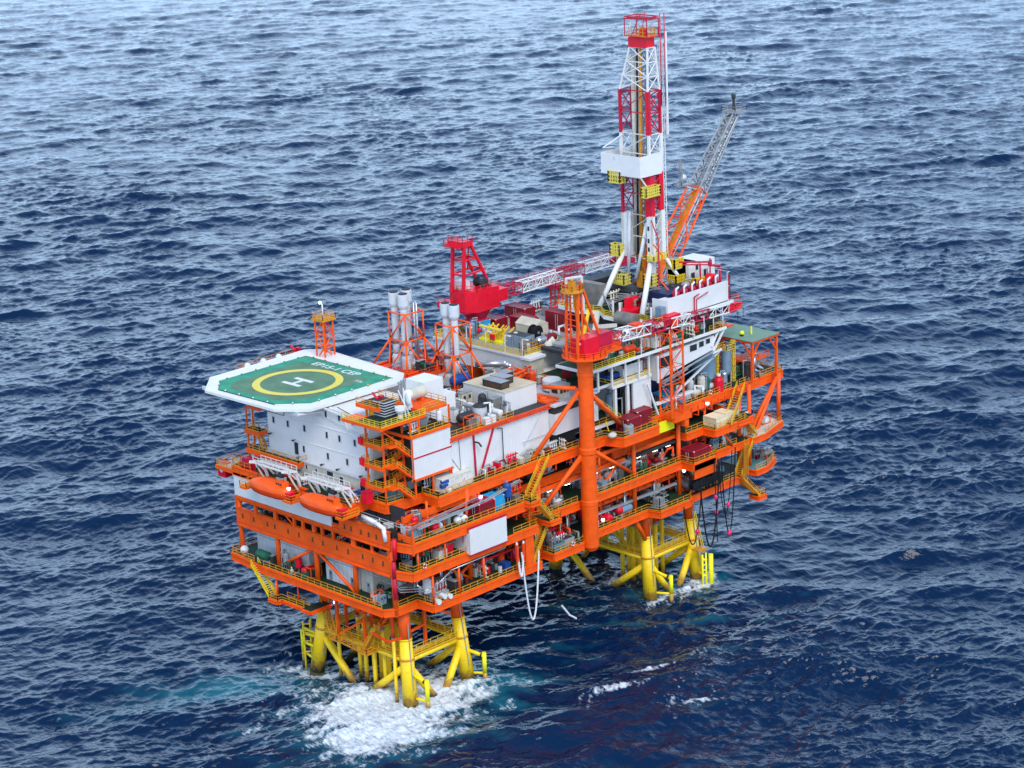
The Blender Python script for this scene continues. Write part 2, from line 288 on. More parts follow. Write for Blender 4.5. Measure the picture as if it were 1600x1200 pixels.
def dup(root, loc, rz=0, label=None, group=None, scale=None):
    """copy of a thing with its parts and sub-parts"""
    r = root.copy(); sc.collection.objects.link(r); r.location = loc; r.rotation_euler = (0,0,rz)
    if scale: r.scale = (scale,)*3 if isinstance(scale, (int, float)) else scale
    if label: r['label'] = label
    if group: r['group'] = group
    for ch in list(root.children):
        c = ch.copy(); sc.collection.objects.link(c); c.parent = r
        for g in ch.children:
            d = g.copy(); sc.collection.objects.link(d); d.parent = c
    return r
R_ = random.Random(7)
# ------------------------------------------------------------ the two jackets
def stair(mb, top, bot, side, w=1.3, m1='ochre', m2='rail', steps=None):
    """a flight between two points; side = unit vector across it"""
    a = Vector(top); b = Vector(bot); sv = Vector(side)*w/2; mb.m(m1)
    for k in (-1, 1): mb.bar(a+sv*k, b+sv*k, .12, .34)
    n = steps or max(4, int(abs(a.z-b.z)/.32))
    for i in range(1, n):
        p = a.lerp(b, i/n); mb.bar(p-sv, p+sv, .34, .05)
    mb.m(m2)
    for k in (-1, 1):
        for z in (.55, 1.1): mb.bar(a+sv*k+Vector((0,0,z)), b+sv*k+Vector((0,0,z)), .08)
        for i in range(0, 5): p = a.lerp(b, i/4)+sv*k; mb.bar(p, p+Vector((0,0,1.1)), .08)
    return mb
def jacket(name, label, x0, x1, y0, y1, battr, deckz, zt, posts, conds, extra=None):
    t = thing(name, label, 'jacket', (x0, y0, 0), 'steel jackets standing in the sea')
    tops = {}
    for x, y, tx, ty in ((x0, y0, x0+battr, y0+1.6), (x1, y0, x1-battr, y0+1.6), (x0, y1, x0+battr, y1-3.4), (x1, y1, x1-battr, y1-3.4)):
        f = lambda z, x=x, y=y, tx=tx, ty=ty: (x+(tx-x)*z/18, y+(ty-y)*z/18, z)
        tops[(x, y)] = f
        mb = MB('growth'); mb.tube(f(-7), f(-.6), 1.47, 20); mb.m('yellow_leg').tube(f(-.7), f(zt), 1.45, 24, 1.2)
        mb.m('orange').tube(f(zt), f(18.9), 1.16, 20, 1.12); mb.m('yellow').tube(f(zt-.2), f(zt+.12), 1.28, 20)
        mb.m('rail').tube(f(8.6), f(9.0), 1.42, 20)
        mb.m('grey').bar(Vector(f(16))+Vector((-.3,-1.3,0)), Vector(f(3))+Vector((-.3,-1.48,0)), .14)
        mb.build('leg', t)
    def br(p, q, r=.55, m_='yellow_leg'):
        p = Vector(p); q = Vector(q); mb = MB(m_); mb.tube(p, q, r, 12)
        if min(p.z, q.z) < 0:
            lo, hi = (p, q) if p.z < q.z else (q, p); pass
        mb.build('brace', t)
    L = [tops[(x0,y0)], tops[(x1,y0)], tops[(x1,y1)], tops[(x0,y1)]]
    for i in range(4):
        a, b = L[i], L[(i+1)%4]
        br(a(8.3), b(8.3), .48)
        mid = (Vector(a(-2.5))+Vector(b(-2.5)))/2
        br(a(7.6), mid, .7); br(b(7.6), mid, .7)
    # walkway ring on the horizontal braces
    for i in range(4):
        a, b = Vector(L[i](9.0)), Vector(L[(i+1)%4](9.0)); d = (b-a).normalized(); nrm = Vector((-d.y, d.x, 0)); a += d*1.4; b -= d*1.4
        wk = MB('ochre'); wk.bar(a+nrm*.2, b+nrm*.2, 1.5, .14); wp = wk.build('walkway', t)
        r = MB('rail_yellow'); r.rail([a+nrm*.9+Vector((0,0,.05)), b+nrm*.9+Vector((0,0,.05))]); r.rail([a-nrm*.5+Vector((0,0,.05)), b-nrm*.5+Vector((0,0,.05))]); r.build('railing', wp)
    for (x, y, zb, r) in conds:
        mb = MB('yellow_leg'); mb.tube((x, y, -6), (x, y, 12.4), r, 12); mb.m('orange_red').tube((x, y, 12.4), (x, y, 19), r, 12); mb.m('grey').tube((x, y, 12.2), (x, y, 12.6), r+.1, 12); mb.build('conductor_pipe', t)
    for (x, y, zt_, lx, ly, lz) in posts:
        mb = MB('bright_yellow'); mb.tube((x, y, 1.4), (x, y, zt_), .42, 12); mb.m('yellow_leg').tube((x, y, -4), (x, y, 1.4), .42, 12)
        mb.m('yellow').tube((x, y, zt_-.7), (lx, ly, lz), .36, 10); mb.m('black').tube(Vector((x,y,zt_-.7)).lerp(Vector((lx,ly,lz)), .12), Vector((x,y,zt_-.7)).lerp(Vector((lx,ly,lz)), .2), .45, 10)
        mb.m('yellow').tube((x, y, 1.4), (lx, ly, 1.2), .26, 8)
        mb.build('fender_post', t)
    return t, L
conds = [(4.9, 17.4, 0, .42), (4.2, 14.9, 0, .42), (4.1, 12.3, 0, .48), (5.9, 12.4, 0, .48), (6.5, 11.0, 0, .48), (8.3, 11.3, 0, .48), (8.6, 9.4, 0, .48), (1.6, 3.6, 0, .34), (10.4, 16, 0, .48), (11.5, 13, 0, .48), (13, 15.5, 0, .48), (3.4, 8.6, 0, .36), (2.6, 10.6, 0, .36), (2.2, 20.2, 0, .36), (6.6, 7.4, 0, .42)]
J1, LG1 = jacket('steel_jacket', 'nearer yellow jacket standing in white foam under the living quarters end', 2.1, 16.8, .4, 27, .9, 9, 12.6,
    [(18.6, -2.6, 5.6, 16.9, .6, 6), (3.0, -3.4, 5.6, 2.4, .2, 6.2), (3.2, 32.4, 6.0, 2.2, 27, 6.4)], conds)
# ladder frame beside the far left leg, stairs down from the cellar deck
mb = MB('yellow')
for x, y, z in ((2.4, 31, 8.2), (3.3, 30, 8.6), (4.6, 31.4, 8.2)): mb.tube((x, y, -3), (x, y, z), .2, 8)
for z in (2, 4.2, 6.4, 7.8): mb.tube((2.4, 31, z), (3.3, 30, z), .12, 6); mb.tube((3.3, 30, z), (4.6, 31.4, z), .12, 6)
mb.tube((2.4, 31, 7), (2.2, 26.4, 7), .3, 8); mb.tube((2.4, 31, 4), (2.2, 27, 4), .3, 8); mb.build('boat_landing', J1)
mb = MB(); stair(mb, (2.3, 24.2, 14.8), (-.4, 18.6, 9.3), (.9, -.43, 0), 1.3); mb.m('ochre').box(-1.2, 16.6, 9.1, .9, 18.9, 9.3); mb.m('rail').rail([(-1.2, 18.9, 9.3), (-1.2, 16.6, 9.3), (.9, 16.6, 9.3)]); mb.build('staircase', J1)
mb = MB(); stair(mb, (-.2, 17.4, 9.3), (-1.0, 9.5, 9.3), (1, 0, 0), 1.4); mb.build('gangway', J1)
mb = MB(); mb.m('ochre').box(-1.7, 7.6, 8.9, 1.2, 10.2, 9.1); mb.m('rail').rail([(-1.7, 10.2, 9.1), (-1.7, 7.6, 9.1), (1.2, 7.6, 9.1)]); stair(mb, (.2, 6.4, 14.2), (-.4, 9.6, 9.1), (1, 0, 0), 1.2); mb.m('orange_red').bar((-.9, 6.6, 13.6), (-.9, 2.2, 13.0), .35); mb.bar((-.9, 2.2, 13.0), (2.2, 1.2, 13.2), .35); mb.build('staircase', J1)
conds2 = [(74, 6, 0, .48), (76, 6, 0, .48), (78, 6.2, 0, .48), (74, 9, 0, .48), (76, 9, 0, .48), (78.4, 9, 0, .48), (74, 12, 0, .48), (76, 12, 0, .48), (78.4, 12, 0, .48), (81, 7, 0, .48), (81, 10, 0, .48)]
J2, LG2 = jacket('steel_jacket', 'farther yellow jacket carrying the drilling end, dark hoses hanging beside it', 68.8, 83.6, -.2, 27, .9, 9, 13.2,
    [(70.8, -4.2, 5.4, 69, -.2, 6.4)], conds2)
mb = MB('bright_yellow')
for x, y, z, r in ((82.0, -3.2, 6.3, .2), (82.9, -3.4, 6.5, .2), (84.0, -3.8, 6.0, .5)): mb.tube((x, y, -3), (x, y, z), r, 10)
for z in (1.5, 2.7, 3.9, 5.1): mb.tube((82, -3.2, z), (82.9, -3.4, z), .12, 6)
mb.m('yellow').tube((82.5, -3.3, 5), (83.5, 0, 5.4), .3, 8); mb.tube((82.5, -3.3, 1.6), (83.6, 0, 1.6), .3, 8)
mb.m('ochre').box(80.6, -3.6, 7.3, 83.2, -1.4, 7.5); mb.m('rail_yellow').bar((80.8, -2, 16), (82.6, -3, 6.4), .16); mb.bar((81.3, -2, 16), (83.1, -3, 6.4), .16); mb.build('boat_landing', J2)

for x, y in ((.6, 10.4), (1.0, 18.6), (6, 6), (9, 3), (4.6, 20.4)): mb = MB('orange'); mb.bar((x, y, 9.2), (x, y, 18.6), .5); mb.build('hanger', J1)
for a, b in (((-.6, 9, 16.4), (2.2, 14.4, 12.6)), ((.8, 18.4, 9.6), (.6, 11, 14.2)), ((1, 18, 17.6), (4.2, 14, 13.4)), ((6, 6, 17.8), (1.4, 9, 12)), ((9, 3, 13.2), (3, 2, 13.2)), ((9, 3, 16.8), (14.8, 2, 13.6))): mb = MB('ochre' if a[0] < 0 else 'orange'); mb.bar(a, b, .42); mb.build('brace', J1)
mb = MB('ochre'); mb.box(2.6, 8, 13.0, 9, 14, 13.2); mb.m('rail').rail([(9, 8, 13.2), (2.6, 8, 13.2), (2.6, 14, 13.2)]); mb.build('walkway', J1)
# ------------------------------------------------------------ the topside frame and its decks
P = thing('offshore_platform', 'orange multi-deck steel frame carried on two yellow jackets', 'platform', (0, 0, 18))
ZA, ZB, ZC, ZD = 20.0, 27.6, 33.0, 38.3
def deck(poly, z, th=.9, m='deck_green', nm='deck', fz=None, fm='orange', label=None):
    """plated deck with an orange fascia girder of height fz hanging round its edge"""
    mb = MB(fm); mb.prism(poly, z-.25, z-.01); cx = sum(p[0] for p in poly)/len(poly); cy = sum(p[1] for p in poly)/len(poly)
    mb.m(m).prism([(x+(cx-x)*.003, y+(cy-y)*.003) for x, y in poly], z-.011, z+.012)
    fz = fz or 1.5; mb.m(fm); n = len(poly)
    for i in range(n):
        a = Vector((*poly[i], 0)); b = Vector((*poly[(i+1)%n], 0)); c = Vector((0,0,z-.26-fz/2+.06)); mb.bar(a+c, b+c, .3, fz)
        for zz in (z-.2-fz+.06, z-.24): mb.bar(a+Vector((0,0,zz)), b+Vector((0,0,zz)), .55, .12)
        L = (b-a).length
        if L > 4:
            for k in range(1, int(L/2.4)): p = a.lerp(b, k/int(L/2.4)); mb.bar(p+Vector((0,0,z-.3)), p+Vector((0,0,z-fz)), .5, .09)
    return mb.build(nm, P, label)
def rails(pts, m='rail', nm='railing'):
    mb = MB(m); mb.rail([Vector(p) for p in pts]); return mb.build(nm, P)
# cellar deck A
A = [(-2.2,1.5),(-2.2,36.8),(-1.2,47.3),(112-12,47.3),(100,.0),(96,-2.6),(80,-2.6),(77.5,-4.0),(68.3,-4.0),(67.6,-1.3),(50,-1.3),(46.6,-2.8),(45.8,-3.6),(37.5,-3.6),(37.5,-.4),(33.6,-.4),(33.6,-4.1),(5.2,-4.1),(5.0,0),(0,0)]
deck(A, ZA, fz=1.35)
# decks B, C and main deck D
B = [(-.4,-.4),(-.4,45.4),(98.6,45.4),(98.6,-3.0),(85.6,-3.0),(85.2,-4.6),(78.2,-4.6),(78.2,-1.4),(36,-1.4),(36,-.4),(33,-.4),(33,-4.1),(.6,-4.1)]
deck(B, ZB, fz=1.5)
C = [(-.4,.3),(-.4,45.3),(60,45.3),(60,3),(33.4,3),(33.4,-4.1),(.8,-4.1)]
deck(C, ZC, fz=1.55)
deck([(62,3),(62,45.2),(98.4,45.2),(98.4,-4.0),(92.6,-4.4),(85.3,-4.4),(85.3,-1.2),(80,-1.2),(80,3)], ZC, fz=1.4)
D = [(2.8,9.6),(-2.2,9.6),(-2.2,22.4),(-.6,22.4),(-.6,45.4),(101.6,45.4),(114.6,46),(114.6,1.0),(68.8,.2),(68.6,-3.9),(58,-3.9),(56.6,0),(22.6,0),(11.2,-.4),(11.2,4.2),(6.8,4.2),(2.8,4.6)]
deck(D, ZD, fz=1.75)
# railings along the edges that show
rails([(-2.2,1.9,ZA),(-2.2,36.0,ZA)]); rails([(-1.6,39.6,ZA),(-1.2,47.3,ZA),(9,47.3,ZA)]); rails([(.3,.1,ZA),(5.0,.1,ZA),(5.2,-4,ZA),(33.5,-4,ZA),(33.5,-.4,ZA),(37.4,-.4,ZA),(37.5,-3.5,ZA),(45.8,-3.5,ZA),(46.8,-2.6,ZA)]); rails([(50.6,-1.2,ZA),(67.6,-1.2,ZA),(68.3,-3.9,ZA),(77.4,-3.9,ZA),(79.8,-2.5,ZA),(94,-2.5,ZA)])
rails([(.7,-.4,ZB),(.7,-4,ZB),(24,-4,ZB)]); rails([(26.5,-4,ZB),(33,-4,ZB),(33,-.4,ZB),(36.2,-1.3,ZB),(47,-1.3,ZB)]); rails([(51,-1.3,ZB),(78.2,-1.3,ZB),(78.3,-4.5,ZB),(85.1,-4.5,ZB),(85.4,-2.9,ZB),(94,-2.9,ZB)])
rails([(1.4,-4,ZC),(33.2,-4,ZC)]); rails([(80,-1.1,ZC),(85.4,-1.1,ZC),(85.4,-4.3,ZC),(92.6,-4.3,ZC),(95.5,-4,ZC)])
rails([(2.7,9.7,ZD),(-2.1,9.7,ZD),(-2.1,11.9,ZD)]); rails([(2.9,9.4,ZD),(2.9,4.7,ZD),(6.8,4.3,ZD)]); rails([(11.2,4,ZD),(11.2,-0.3,ZD),(22.4,0.1,ZD),(49.4,0.1,ZD)]); rails([(53.2,0.1,ZD),(56.6,0.1,ZD),(58,-3.8,ZD),(68.6,-3.8,ZD),(68.8,0.2,ZD)])
rails([(68.8,0.3,ZD),(97,0.8,ZD)]); rails([(99.8,0.9,ZD),(114.5,1.1,ZD),(114.5,18.4,ZD)]); rails([(-.5,40,ZD),(-.5,45.3,ZD),(4,45.3,ZD)])
# columns: rows on the left face, the right face and inside
def column(x, y, z0, z1, r=.46, m='orange'):
    mb = MB(m); mb.tube((x, y, z0), (x, y, z1), r, 12); mb.build('column', P)
for y in (.4, 11.1, 22.2, 33.6, 44.8): column(-.15, y, 18.2, 31.4, .5)
for x, z1 in ((18.4, 38), (37.3, 38), (64.8, 38), (78.6, 38.2), (98.2, 38.2)): column(x, -.2, 18.4, z1, .48)
for x in (9, 28, 55.5, 88): column(x, .6, 20, 38, .26)
for x in (9.2, 18.4, 28, 37.3, 50, 64.8, 78.6, 90, 98.2):
    for y in (14, 30, 44.6): column(x, y, 18.4, 38, .45, 'orange_red')
for x, y in ((18.4, -3.9), (27.2, -3.9), (12, -3.9), (5.4, -3.9)): column(x, y, 20, 26.2, .24 if x != 27.2 else .3)
for x in (2.2, 9, 16, 23, 31): column(x, -3.8, 27.6, 31.6, .2)
mb = MB('orange'); mb.box(29.4, -4.15, 20, 31.6, -3.4, 25.9); mb.build('column', P)
# braces in the side frames
def brace(a, b, r=.34, m='orange'): MB(m).tube(a, b, r, 10).build('brace', P)
brace((-.2, 33.4, 20.2), (-.2, 22.6, 26.2)); brace((-.2, 21.8, 26), (-.2, 11.4, 20.2)); brace((18.6, -.2, 20), (9.4, -.2, 26), .3)
brace((37.7, -.3, 28.2), (47.6, -2.6, 37.2), .42); brace((50.8, -2.6, 37.2), (64.4, -.3, 28.4), .42); brace((64.4, -.3, 18.5), (58.6, -.3, 12.8), .5) if False else None
brace((64.6, -.4, 18.4), (68.9, .6, 12.5), .45); brace((61.4, -.3, 18.6), (64.8, -.3, 14.6), .3) if False else None
brace((99, -.4, 20.6), (111.2, -.4, 38.2), .46); brace((111.4, -.4, 38.2), (101.6, -.4, 27.6), .44); brace((101.6, 8, 27.6), (111.4, 8, 38.2), .4, 'crimson'); brace((99, 30, 20.6), (111.2, 30, 38.2), .46); brace((99,44.6,20.6), (111.2,44.6,38.2), .46)
for y in (-.4, 30, 44.6): column(111.4, y, 27, 38.2, .45); column(101.4, y, 18.6, 38.2, .42)
for x, y in ((88, -.2), (55.5, 0)): brace((x, y, 28), (x+5, y, 31.6), .24)
brace((92.2, -3.2, 27.6), (88.4, -3.6, 31.8), .22); brace((0, 5, 27), (0, 5, 27.2), .1) if False else None
brace((12.5, -.2, 20), (19, -.2, 23.4), .3)
# the outer plate girders of the left face, with their rows of lifting holes
def holed(y0, y1, z0, z1, x, holes, zh, nm='girder'):
    mb = MB('orange'); mb.box(x-.28, y0, z0, x, y1, z1)
    mb.box(x-.46, y0, z1-.14, x+.25, y1, z1+.03); mb.box(x-.46, y0, z0-.05, x+.25, y1, z0+.14); mb.m('orange_red').box(x-.36, y0, z0+(z1-z0)*.2, x-.27, y1, z0+(z1-z0)*.2+.1)
    mb.m('brown')
    for y in holes: mb.box(x-.32, y-.2, zh-.42, x-.285, y+.2, zh+.42); mb.box(x-.34, y-.34, zh-.5, x-.27, y+.34, zh-.4)
    return mb.build(nm, P)
holed(.6, 45.2, 26.1, 29.8, -.5, [43.2, 39.8, 35.6, 33.4, 29.4, 26.2, 22.2, 19.2, 15.2, 12, 8, 5.2, 2.4], 28.4)
holed(.3, 14.2, 31.3, 34.8, -.5, [12.6, 10.8, 8, 5.9, 3.8, 1.6], 33.2)
mb = MB('orange'); mb.box(.9, -4.4, 31.2, 1.2, -.2, 34.2); mb.bar((.8, -4.3, 30.9), (.8, -4.3, 35.4), .32); mb.m('brown').box(.82, -1.5, 32.6, .9, -1.1, 33.4); mb.build('girder', P)
mb = MB('orange'); mb.box(-.8, 14.2, 31.7, -.3, 45.3, 32.25); mb.build('girder', P)
for y in (16.3, 19.4, 25, 27.6, 33, 39.2, 45.0): mb = MB('orange'); mb.bar((-.55, y, 29.8), (-.55, y, 31.8), .5, .5); mb.build('column', P)
for y in (1, 5.6, 10.4): mb = MB('orange'); mb.bar((-.45, y, 29.8), (-.45, y, 31.4), .4, .45); mb.build('column', P)
brace((-.6, 12.6, 31.6), (-.6, 15, 29.9), .16); brace((-.6, 28, 29.9), (-.6, 30.4, 31.6), .16)
# red edge at the white wind wall, orange bracket arm under it
mb = MB('orange'); mb.bar((3.0, .8, 35.9), (22, .2, 35.9), .5, 1.3); mb.m('orange_red').bar((5, .4, 34.6), (21, .4, 34.6), .3, .4)
for i in range(7): mb.bar((5+i*2.6, .4, 34.6), (6.4+i*2.6, .4, 35.6), .18)
mb.build('girder', P)
# secondary girders and drop hangers seen between the decks on the right face
for z, x0, x1, y in ((ZC-.9, 33.4, 62, -.2), (ZC+1.6, 52, 62, .4), (ZC-.5, 64, 80, .6), (24.2, 51, 78, .6)):
    mb = MB('orange'); mb.bar((x0, y, z), (x1, y, z), .4, .7); mb.build('girder', P)
k = 0
for (x0, x1, y, z0, z1) in ((38.5, 47, .1, 34.2, 37.8), (52, 63, 1, 33.6, 37.8), (40, 48, .4, 22.5, 26), (52, 64, .1, 23.4, 26), (66, 77.6, -.3, 22.6, 26), (82, 97, -1, 35.2, 38), (82, 96, -.5, 29, 31.6), (4, 30, -3.4, 29.4, 31.4)):
    n = int((x1-x0)/1.95)
    for i in range(n+1):
        x = x0+(x1-x0)*i/n; l = R_.uniform(.35, 1); mb = MB('orange_red')
        mb.bar((x, y, z1), (x, y, z1-(z1-z0)*l), .2); 
        if l < .8: mb.bar((x, y, z1-(z1-z0)*l), (x, y+1.2, z1-(z1-z0)*l), .16)
        mb.build('hanger', P)
mb = MB('grey'); mb.bar((51, .3, 22.6), (77.6, -.1, 22.6), .7, .35); mb.build('cable_tray', P)
mb = MB('grey'); mb.bar((1, -3.4, 36.0), (22, -1, 36.0), .14); mb.bar((1, -3.4, 35.7), (22, -1, 35.6), .08); mb.build('cable_tray', P)
# stairs on the outside of the frame
def st(top, bot, side, w=1.4, m1='ochre', m2='rail_yellow'): mb = MB(); stair(mb, top, bot, side, w, m1, m2); return mb.build('staircase', P)
st((-2.4, 38.6, 20), (-2.6, 33.4, 14.6), (1, 0, 0), 1.7, 'yellow', 'yellow')
deck([(-3.6,30.6),(-3.6,33.4),(-1.2,33.4),(-1.2,30.6)], 14.6, fz=.6, nm='landing'); deck([(-2.6,24),(-2.6,30.6),(-1.2,30.6),(-1.2,24)], 14.6, fz=.5, nm='landing')
rails([(-1.2,33.3,14.6),(-3.5,33.3,14.6)]); rails([(-3.5,33.3,14.6),(-3.6,30.7,14.6),(-2.6,30.6,14.6),(-2.6,24,14.6)]); rails([(-1.2,30.6,14.6),(-1.2,24,14.6)])
for x, y in ((-3.4, 31), (-1.4, 33.2), (-1.4, 27)): brace((x, y, 14.4), (x, y, 18.6), .14)
deck([(-3.0,21.6),(-3.0,24),(2,24),(2,21.6)], 14.6, fz=.5, nm='landing')
st((39.6, -.4, ZD), (31.2, -3.6, 33.2), (0, 1, 0), 1.6); st((31.4, -5.0, 33.2), (35.6, -5, 28), (0, 1, 0), 1.4) ; st((36.6, -3.4, 27.8), (31.6, -3.4, 20.2), (0, 1, 0), 1.4)
deck([(29.6,-5.8),(29.6,-2),(32,-2),(32,-5.8)], 33.2, fz=.8, nm='landing'); deck([(34.6,-5.8),(34.6,-1.4),(37.6,-1.4),(37.6,-5.8)], 28.0, fz=.8, nm='landing'); rails([(32,-5.7,33.2),(29.7,-5.7,33.2),(29.7,-2,33.2)]); rails([(34.7,-5.7,28),(37.5,-5.7,28),(37.5,-1.5,28)])
st((99, -.2, ZD), (89.6, -4.2, ZC), (0, 1, 0), 2.0); st((95, -3.6, ZC), (100.4, -2.6, 27.8), (0, 1, 0), 1.6); st((99.6, -2.6, 27.8), (94.4, -3, 20.2), (0, 1, 0), 1.8)
deck([(92.6,-4.6),(92.6,-2.8),(96.4,-2.8),(96.4,-4.6)], ZC-.02, fz=.9, nm='landing'); deck([(98.8,-3.6),(98.8,7),(112,7),(112,-1.0),(103,-3.6)], ZB+.1, m='dirty_white', fz=1.2, nm='landing'); rails([(103,-3.5,27.7),(112,-.9,27.7),(112,7,27.7)])
deck([(99.8,-3.4),(99.8,6),(109.4,6),(109.4,-1),(103.4,-3.4)], 20.1, m='teal', fz=1.1, nm='landing'); rails([(100,-3.3,20.1),(103.4,-3.3,20.1),(109.3,-.9,20.1),(109.3,6,20.1)])
st((94.4, -3.4, 20), (99.6, -3.8, 14.8), (0, 1, 0), 1.8, 'rail', 'rail'); deck([(98.8,-4.8),(98.8,-2.4),(101.4,-2.4),(101.4,-4.8)], 14.8, fz=.8, nm='landing'); rails([(98.8,-4.7,14.8),(101.3,-4.7,14.8),(101.3,-2.5,14.8)])
brace((94.5, -2, 19), (101, -3, 14.6), .3); brace((96,-1,19),(100.5,-2.6,14.4),.25)
st((95.4,-4.4,27.6),(95.4,-4.2,20.2),(1,0,0),1.2)
# right end outer platform
brace((84.6,-4.2,ZB-2.2),(84.6,-4.2,ZB-2.1),.1) if False else None
mb = MB('orange'); mb.box(78.3, -4.75, 24.2, 85.0, -4.5, 27.3); mb.build('girder', P)
# ------------------------------------------------------------ living quarters
Q = thing('living_quarters', 'white block of cabins with rows of small dark windows under the helideck', 'building', (10, 24, ZD))
mb = MB('white'); mb.box(4, 9.6, ZD-.6, 18, 39.2, 53.2); mb.m('smooth_white'); mb.box(3.9, 9.55, 49.3, 4, 39.25, 49.42); mb.box(3.88, 9.5, 45.2, 4, 39.3, 45.3); mb.box(3.86, 9.5, 52.9, 18.1, 39.3, 53.35); mb.build('wall', Q)
mb = MB('cream'); mb.box(3.3, 9.4, ZD-.5, 4, 39.3, 41.5); mb.m('pale_grey').box(3.1, 9.3, 41.4, 4.1, 39.4, 41.62); mb.build('wall', Q)
def window(x, y, z, w=.62, h=1.25, nm='window', face='x'):
    fr = MB('pale_grey'); pn = MB('glass')
    def bx(mb, d0, d1, u0, u1, v0, v1): mb.box(x-d0, u0, v0, x-d1, u1, v1) if face == 'x' else mb.box(u0, x-d0, v0, u1, x-d1, v1)
    a0, a1, c0, c1 = y-w/2, y+w/2, z-h/2, z+h/2
    for q in ((a0-.12, a0, c0-.12, c1+.12), (a1, a1+.12, c0-.12, c1+.12), (a0, a1, c1, c1+.12), (a0, a1, c0-.14, c0)): bx(fr, .12, .01, *q)
    bx(fr, .03, .01, a0, a1, c0, c1); bx(pn, .06, .035, a0, a1, c0, c1)
    f = fr.build(nm, Q); pn.build('pane', f); return f
for z, ys in ((52.0, (21.5, 17.7, 14.0)), (47.9, (37.3, 33, 28.1, 21.6, 18, 13.7)), (43.7, (28.7, 21.7, 16.2, 10.9))):
    for y in ys: window(4, y, z)
window(4, 30.9, 43.4, 1.15, 2.4, 'door'); window(3.3, 11.4, 39.7, 1.5, 2.4, 'door'); window(3.3, 17.4, 39.6, 1.0, 2.2, 'door'); window(3.3, 27.4, 40.6, .5, .9); window(3.3, 24.6, 40.4, .5, .9); window(3.3, 20.6, 40.6, 1.8, 1.0)
for x in (6.2, 9.2): window(9.6, x, 44.2, face='y'); window(9.6, x, 40.6, face='y')
for y, z in ((38, 45.1), (31, 45.1), (30, 41.9), (23, 41.9), (12, 41.9), (18.5, 41.9)):      # wall lamps
    mb = MB('dark_grey'); mb.bar((3.9, y, z), (3.3, y, z+.1), .12); mb.box(3.05, y-.22, z-.1, 3.45, y+.22, z+.15); mb.build('wall_lamp', Q)
mb = MB('dark_grey'); mb.pipe([(3.93, 39.3, 49.35), (3.93, 34, 49.35), (3.93, 34, 50.6)], .07, 6); mb.pipe([(3.93, 18, 54.0), (3.93, 10.4, 52.6), (3.93, 10.2, 49.6), (3.93, 9.6, 49.4), (3.6, 4.4, 48.2)], .08, 6); mb.pipe([(3.93, 21, 53.1), (3.93, 10, 52.7)], .09, 6); mb.build('drain_pipe', Q)
mb = MB('pale_grey'); mb.bar((3.95, 33, 53.1), (3.95, 10, 49.6), .1); mb.bar((3.95, 34, 52.9), (3.95, 10, 49.2), .07); mb.build('cable_run', Q)
for z, x1, y0, y1 in ((45.4, 4.0, 39.4, 43.8), (41.4, 4.0, 28.2, 43.8), (49.5, 4.0, 39.6, 43.2)):       # walkways on the seaward corner
    if z < 49:
        mb = MB('orange'); mb.box(1.9, y0, z-.8, x1-.05, y1, z); mb.box(1.8, y0-.1, z-.9, 2.05, y1+.1, z-.05); mb.m('deck_green').box(2.05, y0+.1, z, x1-.06, y1-.1, z+.02)
        b_ = mb.build('balcony', Q); r = MB('rail'); r.rail([(x1, y1, z), (2, y1, z), (2, y0, z), (x1, y0, z)]); r.build('railing', b_)
    else:
        mb = MB('orange'); mb.box(2.4, y0, z, x1, y1, z+.5); mb.build('balcony', Q)
for x, y in ((2.2, 43.4), (3.8, 43.6)): mb = MB('orange'); mb.bar((x, y, ZD), (x, y, 50), .26); mb.build('post', Q)
mb = MB(); stair(mb, (3.4, 42.2, 45.4), (3.4, 39.9, 41.4), (1, 0, 0), 1.0); mb.build('staircase', Q)
# ------------------------------------------------------------ helideck
H = thing('helideck', 'green helideck with a yellow ring and white H in a white safety net', 'helideck', (11, 37, 53.4))
o_ = [(-4.6,46.6),(1.4,52.8),(25.6,53.2),(28.4,50.4),(26.2,24.2),(22.2,20.4),(-.4,20.8),(-4.4,26.4)]
g_ = [(-2.4,45.4),(1.6,50.2),(23.2,50.2),(23.4,49.6),(23.2,24.0),(2.6,24.0),(-2.0,29.0)]
cxh, cyh = 10.6, 37
mb = MB('smooth_white'); mb.prism(g_, 53.35, 53.98); mb.m('heli_green').prism([(cxh+(x-cxh)*.995, cyh+(y-cyh)*.995) for x, y in g_], 53.9, 54.0)
a = math.radians(0)
inner = [(-.6,44.2),(2.2,47),(20.0,47.4),(20.2,27.2),(4.4,26.6),(-.2,31)]
mb.m('heli_inner').prism(inner, 53.95, 54.006); dk_ = mb.build('deck', H)
def ring(mb, cx, cy, r0, r1, z, n=72):
    c = [(cx+r*math.cos(2*math.pi*i/n), cy+r*math.sin(2*math.pi*i/n), z) for r in (r0, r1) for i in range(n)]
    mb.add(c, [(i, i+n, (i+1)%n+n, (i+1)%n) for i in range(n)])
mb = MB('line_yellow'); ring(mb, 10.2, 36.9, 7.3, 8.8, 54.012); mb.build('landing_circle', H)
